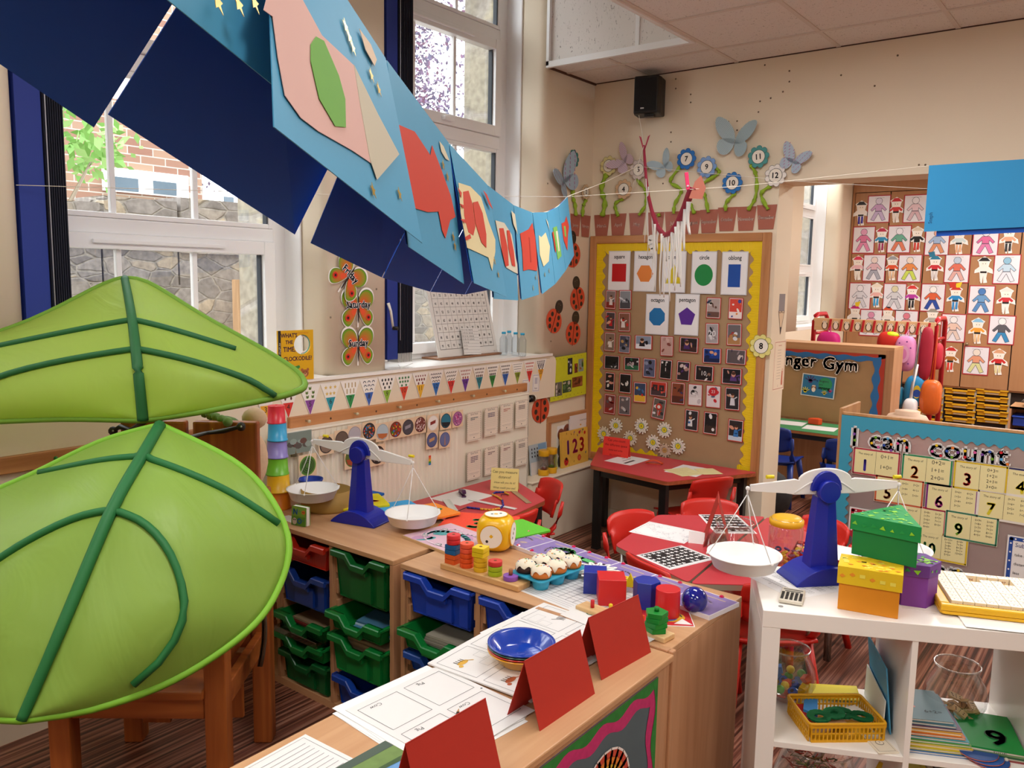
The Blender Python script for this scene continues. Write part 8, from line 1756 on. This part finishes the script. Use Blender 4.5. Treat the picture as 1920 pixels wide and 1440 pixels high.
CR = [('#C8A0C8', '#C4B0D0', '#D8D0E0'), ('#E4C8D0', '#D8B8C0', '#E8E4EA'), ('#D87AA0', '#E08AB0', '#E0A0C0'), ('#6AA890', '#D8785A', '#E8E4EA'), ('#A0B8D8', '#D8906A', '#E4A890'), ('#D86A9A', '#D87AA8', '#E8E4EA'), ('#D8B0B8', '#A8A8B4', '#E4D0C8'), ('#E08A4A', '#C8D85A', '#E8D8C8'), ('#D8705A', '#D8A8A0', '#B8C8D8'), ('#B8D0E0', '#D8DCE4', '#8AB8D0'), ('#D8D8E0', '#D4D4DC', '#E8E4EA'), ('#D0D0D4', '#C8C8CC', '#D8D0A8'), ('#D8603A', '#2A4AA0', '#F0ECE8'), ('#6A9AC8', '#5A8AC0', '#4A7AB8'), ('#D8A0B0', '#E0D0D8', '#D890B0'), ('#D8A0A0', '#E0D0D0', '#D87A8A'), ('#E4C4B4', '#E0C8BC', '#ECE8E8'), ('#5A5A60', '#3A8AC0', '#F0ECEC'), ('#E09A7A', '#D8D89A', '#E8DCD0')]
SHN = [(830, 448, 4), (1105, 445, 4), (717, 680, 4), (983, 675, 4), (1268, 690, 4), (1632, 690, 4), (795, 890, 4), (1062, 893, 4), (1417, 895, 4), (1790, 900, 4), (688, 1100, 4), (948, 1107, 4), (1235, 1113, 4), (1600, 1130, 4), (770, 1300, 4), (1035, 1310, 4), (1388, 1340, 4), (1752, 1355, 4), (1560, 465, 5)]
rows_ = ['top row', 'top row', 'second row', 'second row', 'second row', 'second row', 'third row', 'third row', 'third row', 'third row', 'fourth row', 'fourth row', 'fourth row', 'fourth row', 'fifth row', 'fifth row', 'fifth row', 'fifth row', 'lowest row']
cname = ['lilac', 'pale pink', 'bright pink', 'green and orange', 'blue and orange', 'all pink', 'pink and grey', 'orange and lime', 'red and grey', 'pale blue streaked', 'plain outline', 'grey outline', 'orange and navy', 'solid blue', 'pink-headed', 'red-headed', 'pale peach', 'black, blue and yellow', 'orange and yellow']
for i, (x, y, zn) in enumerate(SHN):
    px, py = (z4 if zn == 4 else z5)(x, y); a = Art(); a.slab([(-.135, -.17), (.135, -.17), (.135, .17), (-.135, .17)], '#B0303A', .002); a.rect(-.124, -.158, .124, .158, '#E4E0E6', 1); figure(a, .36, CR[i]); a.rect(-.05, .134, .06, .138, '#A8A4AA', 2)
    tag(a.obj('figure_drawing', M=onback(px, py, YC_-.006, .0)), 'red-edged drawing of a %s figure, %s on the far cupboards' % (cname[i], rows_[i]), 'drawing', 'red-edged drawings on the far cupboards')
PR = [(697, 480, 4, '#2A2A2E', '#3A2A9E', '#EDE8E4', 'black hat and blue leg'), (960, 455, 4, '#C8303A', '#E8D8CC', '#C83A3A', 'spotted red hat and top'), (850, 680, 4, '#B82A4A', '#A02A5A', '#2A8AB8', 'crimson clothes and teal scarf'), (1117, 675, 4, '#D8C8B0', '#C83A2A', '#1E1E1E', 'black top and red boots'), (1432, 690, 4, '#E8C8A0', '#E0A880', '#C8D8D8', 'pale top and peach legs'), (1805, 680, 4, '#8A3A3A', '#2A2A2A', '#E0A080', 'peach top and black legs'), (672, 890, 4, '#D83A5A', '#EDE4D8', '#E8B8C0', 'pink spotted hat and belt'), (930, 890, 4, '#9A9A9E', '#E0B890', '#D8502A', 'grey hat and orange top'), (1250, 890, 4, '#2A7A9A', '#D8D0D0', '#C8303A', 'tall teal feather hat'), (1617, 905, 4, '#1E1E22', '#EDE8E0', '#EDE8E0', 'all white clothes and black hat'),
      (812, 1095, 4, '#EDE0CC', '#3AA0D8', '#E8B0A8', 'cream head and blue boots'), (1077, 1110, 4, '#D83A3A', '#1E1E22', '#B83AA0', 'red hat and purple top'), (1405, 1120, 4, '#C83A2A', '#3A8AC8', '#2A8AC8', 'red and yellow feather hat, blue top'), (1783, 1135, 4, '#E4DCD4', '#EDE8E4', '#C8303A', 'white cap and red belt'), (650, 1255, 4, '#C82A7A', '#E8E0D8', '#E8E0D8', 'magenta hat with a yellow crown'), (895, 1268, 4, '#D8502A', '#E8E0D8', '#E8E0D8', 'orange hat behind the coat rail'), (1230, 1285, 4, '#9A9488', '#A8A298', '#B0AAA0', 'dull grey hat behind the coat rail'), (1570, 1362, 4, '#8AC0E0', '#E8C090', '#E8A03A', 'blue cap and orange coat'), (1367, 455, 5, '#C82A2A', '#D83A2A', '#A86A2A', 'red cap and brown coat'), (1727, 475, 5, '#D8A07A', '#E4D8A0', '#C82A2A', 'tan cap and red belt')]
for i, (x, y, zn, hat, leg, top_, lab) in enumerate(PR):
    px, py = (z4 if zn == 4 else z5)(x, y); a = Art(); s = .30
    sil = [(-.06, -.48), (-.10, -.30), (-.12, -.08), (-.28, -.12), (-.27, .0), (-.14, .12), (-.17, .28), (-.22, .36), (0, .50), (.22, .36), (.17, .28), (.14, .12), (.27, .02), (.30, -.14), (.12, -.08), (.10, -.30), (.14, -.46), (.02, -.48), (0, -.2), (-.02, -.48)]
    a.slab([(u*s*1.12, v*s*1.06) for u, v in sil], '#F0ECE6', .002); a.ell(0, .22*s, .13*s, .13*s, '#F2E8DC', 1, 14); a.poly([(u*s, v*s) for u, v in ((-.21, .34), (.21, .34), (.08, .48), (-.08, .48))], hat, 2); a.poly([(u*s, v*s) for u, v in ((-.13, .12), (.13, .12), (.26, 0), (.2, -.06), (.11, .02), (.11, -.1), (-.11, -.1), (-.11, .02), (-.2, -.06), (-.26, 0))], top_, 2); a.rect(-.11*s, -.12*s, .11*s, -.05*s, '#1E1A1A', 3); a.rect(-.1*s, -.44*s, -.02*s, -.13*s, leg, 2); a.rect(.02*s, -.42*s, .1*s, -.13*s, leg, 2)
    a.ell(-.04*s, .24*s, .015*s, .018*s, '#1E1A1A', 3, 6); a.ell(.05*s, .24*s, .015*s, .018*s, '#1E1A1A', 3, 6)
    if 'feather' in lab: a.poly([(-.2*s, .42*s), (0, .44*s), (-.05*s, .66*s), (-.28*s, .62*s)], hat, 4)
    if 'yellow' in lab: a.poly([(.0, .44*s), (.14*s, .44*s), (.2*s, .66*s), (-.02*s, .6*s)], '#E8C82A', 5)
    tag(a.obj('pirate_cutout', M=onback(px, py, YC_-.006)), 'paper pirate with %s' % lab, 'cut-out', 'paper pirates on the far cupboards')
# yellow trays below
ty = thing('storage_tray', 'yellow tray under the far cupboards, left column, top', 'tray', (0, 0, 0), group='yellow trays under the far cupboards'); YT2 = mat('#D8A01C', .4)
tw = B(1828, 740, YC_).x-B(1773, 740, YC_).x
m = MB(); m.bx(-tw/2, tw/2, .0, .3, -.05, .0, YT2); m.obj('tray_body', ty); m = MB(); m.bx(-tw/2-.012, -tw*.26, -.02, 0, -.004, .014, YT2).bx(tw*.26, tw/2+.012, -.02, 0, -.004, .014, YT2).bx(-tw*.27, tw*.27, -.02, 0, -.022, -.004, YT2); m.obj('rim', ty, bevel=.003); MB().bx(-tw*.22, tw*.22, -.006, -.001, -.044, -.024, '#D8C8A8').obj('name_label', ty)
first = True
for c_, (zx, cn_) in enumerate(((1440, 'left'), (1682, 'right'), (1200, 'far left'))):
    for r_ in range(5):
        px, py = z5(zx, 684+r_*53+(6 if c_ == 1 else 0)); p = B(px, py, YC_+.02); lab = 'yellow tray under the far cupboards, %s column, %s' % (cn_, ('top', 'second down', 'third down', 'fourth down', 'fifth down')[r_])
        if first: ty.matrix_world = Tm(p.x, YC_+.02, p.z); first = False
        else: dup(ty, Tm(p.x, YC_+.02, p.z), lab)
for px in (1768, 1829, 1893): x = B(px, 740, YC_+.03).x; tag(MB().bx(-.012, .012, 0, .02, 0, zb-.03, mat('#A8A094', .4)).obj('tray_rail', M=Tm(x, YC_+.025, 0)), 'grey upright rail %s the yellow tray columns' % {1768: 'left of', 1829: 'between', 1893: 'right of'}[px], 'rail')
# low unit at the far right
p = B(1893, 762, 5.2); un = thing('low_unit', 'low beech unit with blue trays at the far right edge', 'cabinet', (p.x, 5.2, 0)); MB().bx(0, .9, 0, .02, p.z-.02, p.z, BEECH).bx(0, .9, 0, .45, p.z-.02, p.z, BEECH).obj('worktop', un); MB().bx(0, .02, 0, .45, 0, p.z-.02, BEECHZ).obj('side_panel', un); MB().bx(.02, .9, .4, .42, 0, p.z-.02, BEECHZ).obj('back_panel', un)
for k in range(2): tag(MB().bx(0, .32, 0, .3, 0, .09, mat('#1C3FA0', .4)).bx(-.01, .33, -.02, .3, .09, .105, mat('#1C3FA0', .4)).obj('storage_tray', M=Tm(p.x+.04, 5.21, p.z-.2-.17*k), bevel=.004), 'blue tray, %s in the low unit at the far right' % ('upper', 'lower')[k], 'tray')
tag(MB().grid(lambda u, v: ((u-.5)*.3, (v-.5)*.25, .05+.06*math.sin(u*7)*math.cos(v*5)), 8, 8, mat('#B8C4D0', .2, metal=.4)).obj('foil_bag', M=Tm(p.x+.25, 5.35, p.z+.01), solid=.003), 'crumpled silver bag on the low unit at the far right', 'bag')
# finger gym display board
gy = 2.2; g0, g1 = B(1478.7, 641, gy), B(1677.5, 652.5, gy); gz0 = B(1660, 775, gy).z; gx0 = g0.x-.55
fg = thing('activity_board', 'beech framed display board headed Finger Gym in the far room', 'display board', (gx0, gy, 0)); L = g1.x-gx0; ztp = g1.z
MB().bx(0, L, 0, .3, ztp-.02, ztp, BEECH).obj('top_board', fg); MB().bx(0, L, 0, .02, gz0-.1, ztp-.02, BEECHZ).bx(L-.06, L, -.004, -.0001, gz0-.1, ztp-.02, BEECHZ).bx(0, L-.06, -.004, -.0001, ztp-.06, ztp-.02, BEECH).obj('back_panel', fg); MB().bx(L-.02, L, .02, .3, 0, ztp-.02, BEECHZ).obj('side_panel', fg); MB().bx(0, L, .0, .02, 0, gz0-.1, BEECHZ).obj('lower_panel', fg)
MB().grid(lambda u, v: (u*(L-.06), -.008-.003*math.sin(u*11+v*3)*math.sin(v*8), gz0-.12+v*(ztp-.06-gz0+.12)), 30, 16, mat('#AE8B64', .6, var=.1, nscale=9, bump=.2)).obj('brown_paper', fg)
a = Art(); zt_ = ztp-.06; xr = L-.06
a.poly([(0, zt_), (xr, zt_), (xr, zt_-.03), *[(xr-xr*k/60, zt_-.03-.006*math.sin(k*.9)) for k in range(61)]], '#B83A2A', 1); a.poly([(0, zt_-.02), *[(xr*k/60-.03, zt_-.022-.006*math.sin(k*.9)) for k in range(61)], *[(xr-.03-xr*k/60, zt_-.062-.008*math.sin(k*.9+1)) for k in range(61)]], '#2A72B8', 3)
a.poly([(xr, gz0-.1), (xr, zt_), (xr-.055, zt_), (xr-.055, gz0-.1)], '#B83A2A', 1); a.poly([*[(xr-.035+.008*math.sin(k*.8), zt_-.03-(zt_-gz0+.06)*k/30) for k in range(31)], *[(xr-.085+.010*math.sin(k*.8+1), gz0-.09+(zt_-gz0+.06)*k/30) for k in range(31)]], '#2A72B8', 4)
a.obj('wavy_border', fg, M=Matrix.Translation((0, -.014, 0)) @ Matrix.Rotation(PI/2, 4, 'X'))
gx, gz_ = B(1479, 688, gy).x-gx0, B(1530, 688, gy).z
a = Art(); 
for wd, px_, y_, al in (('Finger', 1533, 688, 'r'), ('Gym', 1545, 691, 'l')):
    P_ = B(px_, y_, gy); a.text(wd, P_.x-gx0, P_.z, .105, '#6A5A54', 2, al=al, fat=.013); a.text(wd, P_.x-gx0, P_.z, .105, '#EFE6E2', 12, al=al, fat=.009)
tag(a.obj('title_letters', M=Tm(gx0, gy-.030, 0) @ Matrix.Rotation(PI/2, 4, 'X')), 'white spotted cut-out words Finger Gym in the far room', 'lettering')
a = Art(); w, h = .245, .165; a.sheet(w, h, '#E4E8EC'); a.rect(-w*.47, -h*.46, w*.47, h*.46, '#2A7AB0', 1); a.ell(.05, .02, .05, .05, '#2E9A6A', 2); a.text('my fingers', .02, h*.2, .018, '#2A1A3A', 4); a.text('are', .02, h*.05, .014, '#2A1A3A', 4); a.text('strong', .045, -h*.12, .022, '#14141E', 4, fat=.001)
for s_, c_, x_, y_ in ((.9, '#4A2A6A', -.06, .03), (.7, '#E8D82A', -.09, -.05), (.5, '#E8D82A', .05, -.05), (.4, '#D8408A', .09, -.03)):
    a.ell(x_, y_, .018*s_, .016*s_, c_, 3)
    for k in range(5): a.line([(x_, y_), (x_+.045*s_*math.cos(.5+.55*k), y_+.045*s_*math.sin(.5+.55*k))], .008*s_, c_, 3)
a.ell(-.03, -.02, .018, .026, '#8A5A3A', 6); a.ell(-.03, -.03, .014, .018, '#F0E8E0', 7); a.ell(-.036, -.002, .006, .006, '#F0E8D8', 8); a.ell(-.024, -.002, .006, .006, '#F0E8D8', 8)
p = B(1534, 724, gy-.03); tag(a.obj('hand_poster', M=basis(p, (1, 0, -.05), (0, 0, 1)) @ Matrix.Scale(1.15, 4)), 'bright blue poster of hand shapes below the Finger Gym letters', 'poster')
# green table, papers, blue chairs
table('green-topped table with papers before the Finger Gym board', [(.35, 1.62), (1.3, 1.62), (1.3, 2.15), (.35, 2.15)], .54, mat('#B0703E', .5), 4, BLACKP, .02, True, mat('#3E8A58', .45))
for i, (x, y, lab) in enumerate(((.80, 1.93, 'white sheet on the green table, left one'), (1.08, 1.85, 'white sheet on the green table, right one'))): paper('white_sheet', lab, 'paper', x, y, .541, .25, .2, .1, None)
tag(MB().prism([(-.05, -.02), (.04, -.03), (.06, .01), (.02, .05), (-.03, .02)], 0, .05, mat('#D84A1E', .4)).obj('orange_toy', M=Tm(.98, 2.02, .5412), bevel=.005), 'orange plastic toy between the white sheets on the green table', 'toy')
blc = chair_proto('#16348A', 'blue plastic chair pushed up to the green table in the far room'); blc.matrix_world = chM(.88, 1.42, 185, 1.08); blc['group'] = 'blue plastic chairs in the far room'
dup(blc, chM(1.38, 1.50, 200), 'blue plastic chair partly hidden by the counting display')
tag(MB().ball((0, 0, 0), .2, mat('#2A2A2C', .8, var=.5, nscale=30), 16, sc=(1.1, .9, 1)).obj('striped_bag', M=Tm(1.02, .78, .2)), 'black and white striped bag on the floor behind the doorway edge', 'bag')
# cream cushion stool behind the count display
tag(MB().lathe([(.10, .0), (.135, .02), (.14, .05), (.12, .08), (.08, .085), (.08, .11), (0, .11)], mat('#D8B8A0', .7), 30, cap=False).obj('clay_pot', M=Tm(1.86, 1.2, B(1645, 775, 1.2).z-.07)), 'cream round lidded pot above the counting display', 'pot')
st_ = MB().bx(-.16, .16, -.16, .16, 0, B(1645, 775, 1.2).z-.071, BEECHZ).obj('pedestal', M=Tm(1.86, 1.2, 0)); tag(st_, 'beech pedestal beneath the cream pot, behind the counting display', 'pedestal')
# coat trolley
RY = 3.0; RR = mat('#B8202A', .35); ct_ = thing('coat_trolley', 'red metal coat trolley with a row of owl name hooks', 'coat rack', (0, RY, 0))
q0, q1 = B(1541, 602, RY), B(1741, 614, RY); x0, x1 = q0.x-.07, q1.x+.06; zr = q0.z
for x, nm in ((x0, 'end_frame'), (x1, 'end_frame')): MB().tube([(x, 0, .0), (x, 0, zr), (x, .03, zr+.045), (x, .10, zr+.06), (x, .32, zr+.06), (x, .38, zr+.02), (x, .40, .0)], .022, RR, 10).tube([(x, 0, zr-.12), (x, .4, zr-.12)], .014, RR, 8).tube([(x, 0, .12), (x, .4, .12)], .014, RR, 8).obj(nm, ct_)
m = MB(); m.tube([(x0, .2, .12), (x1, .2, .12)], .014, RR, 8); m.obj('base_bar', ct_)
MB().bx(x0, x1, -.02, 0, zr-.085, zr+.03, wood('#D8B488', '#C8A070', 0, 4)).obj('hook_board', ct_, bevel=.003)
for k in range(10):
    px = 1556+k*20.6; P_ = B(px, 616, RY-.022); MB().box((0, -.012, 0), (.018, .012, .11), RR, Tm(P_.x, -.012, zr-.03, ry=.12)).obj('hook', ct_)
    a = Art(); a.ell(0, 0, .027, .040, '#3A2A20', 1, 14); a.ell(0, -.004, .020, .030, '#E8DCC8', 2, 14); a.ell(-.010, .030, .011, .011, '#E8DCC8', 3, 10); a.ell(.010, .030, .011, .011, '#E8DCC8', 3, 10); a.ell(-.010, .030, .004, .004, '#1A1A1A', 4, 6); a.ell(.010, .030, .004, .004, '#1A1A1A', 4, 6)
    P2 = B(px-10, 614, RY-.022); a.obj('owl_sticker', ct_, M=Matrix.Translation((P2.x, -.0215, zr-.035)) @ Matrix.Rotation(PI/2, 4, 'X'))
def blob(name, lab, cat, px, py, w, h, y, c, extra=None, seg=20, rough=.6, d=.12):
    P_ = B(px, py, y); Q_ = B(px+w, py, y); R2 = B(px, py+h, y); w_, h_ = (Q_.x-P_.x)/2, (P_.z-R2.z)/2; t = thing(name, lab, cat, tuple(P_)); mm = mat(c, rough, var=.12, nscale=14)
    def f(u, v):
        th, ph = u*2*PI, (v-.5)*PI; g = lambda q_, p_: math.copysign(abs(q_)**p_, q_); k = 1+.04*math.sin(th*5+v*9)
        return (w_*g(math.cos(ph), .6)*g(math.cos(th), .7)*k, d/2*g(math.cos(ph), .6)*g(math.sin(th), .7), h_*g(math.sin(ph), .75))
    MB().grid(f, 24, 14, mm).obj('bag_body', t)
    if extra: extra(t, w_, h_, d)
    up_ = max(.05, zr-.04-P_.z); MB().tube([(-w_*.15, 0, h_*.95), (-.01, RY-y-.02, up_), (w_*.15, 0, h_*.95)], .005, mm, 6).obj('strap', t)
    return t
def heart(t, w, h, d):
    a = Art(); a.ell(0, 0, w*.55, h*.5, '#E8A8D0', 1, 24); a.ell(0, 0, w*.3, h*.3, '#D880B8', 2, 18); [a.ell(w*.7*math.cos(k), h*.75*math.sin(k), w*.08, w*.08, '#7A3A8A', 1, 8) for k in (.5, 1.2, 2.2, 2.9, 3.8, 4.6, 5.5)]; a.obj('front_print', t, M=Matrix.Translation((0, -d/2-.006, 0)) @ Matrix.Rotation(PI/2, 4, 'X'))
def yspot(t, w, h, d): a = Art(); a.ell(w*.3, -.0, w*.35, h*.42, '#D8B82A', 1, 20); a.ell(w*.3, -h*.1, w*.35, h*.25, '#2A4A9A', 2, 20); a.obj('front_print', t, M=Matrix.Translation((0, -d/2-.006, 0)) @ Matrix.Rotation(PI/2, 4, 'X'))
FY = RY-.1
blob('backpack', 'bright magenta backpack at the left end of the coat trolley', 'bag', 1553, 644, 44, 44, FY, '#C81E78')
blob('backpack', 'patterned pink backpack hanging in the middle of the coat trolley', 'bag', 1697, 663, 42, 66, FY-.05, '#D88ABC', heart)
blob('drawstring_bag', 'red drawstring bag with a lime yellow neck', 'bag', 1666, 640, 42, 36, FY, '#C82A1E', lambda t, w, h, d: MB().ball((w*.3, -.02, h*.7), .05, mat('#CDE01E', .5), 12, sc=(1.2, .7, .6)).obj('yellow_neck', t))
blob('backpack', 'blue backpack with a yellow print low on the coat trolley', 'bag', 1716, 733, 42, 58, FY-.02, '#2A8AC0', yspot)
blob('coat', 'dark red coat hanging at the right end of the coat trolley', 'coat', 1736, 663, 26, 100, FY-.03, '#A01C34', d=.09)
blob('net_bag', 'red checked bag behind the right trolley frame', 'bag', 1757, 668, 22, 50, FY+.2, '#C02A3E')
blob('plastic_bag', 'orange plastic carrier bag at the right end of the trolley', 'bag', 1745, 745, 42, 66, FY-.06, '#D8682A', rough=.3)
blob('drawstring_bag', 'white drawstring bag on a long white cord', 'bag', 1706, 768, 28, 42, FY-.12, '#E4E0E0', lambda t, w, h, d: MB().tube([(0, 0, h), (w*.2, 0, h+.12), (w*.6, 0, h+.30)], .008, mat('#E4E0E0', .6), 6).obj('long_cord', t))
blob('safety_vest', 'yellow and grey high visibility vest hanging low left', 'vest', 1674, 745, 16, 56, FY-.02, '#C8D82A', lambda t, w, h, d: MB().bx(-w*1.02, w*1.02, -d/2-.004, -d/2+.02, -h*.3, h*.05, '#A8A8A4').obj('reflective_band', t), d=.06)
blob('blue_cloth', 'teal cloth bag beside the yellow vest', 'bag', 1687, 745, 16, 40, FY, '#2A7FA0')
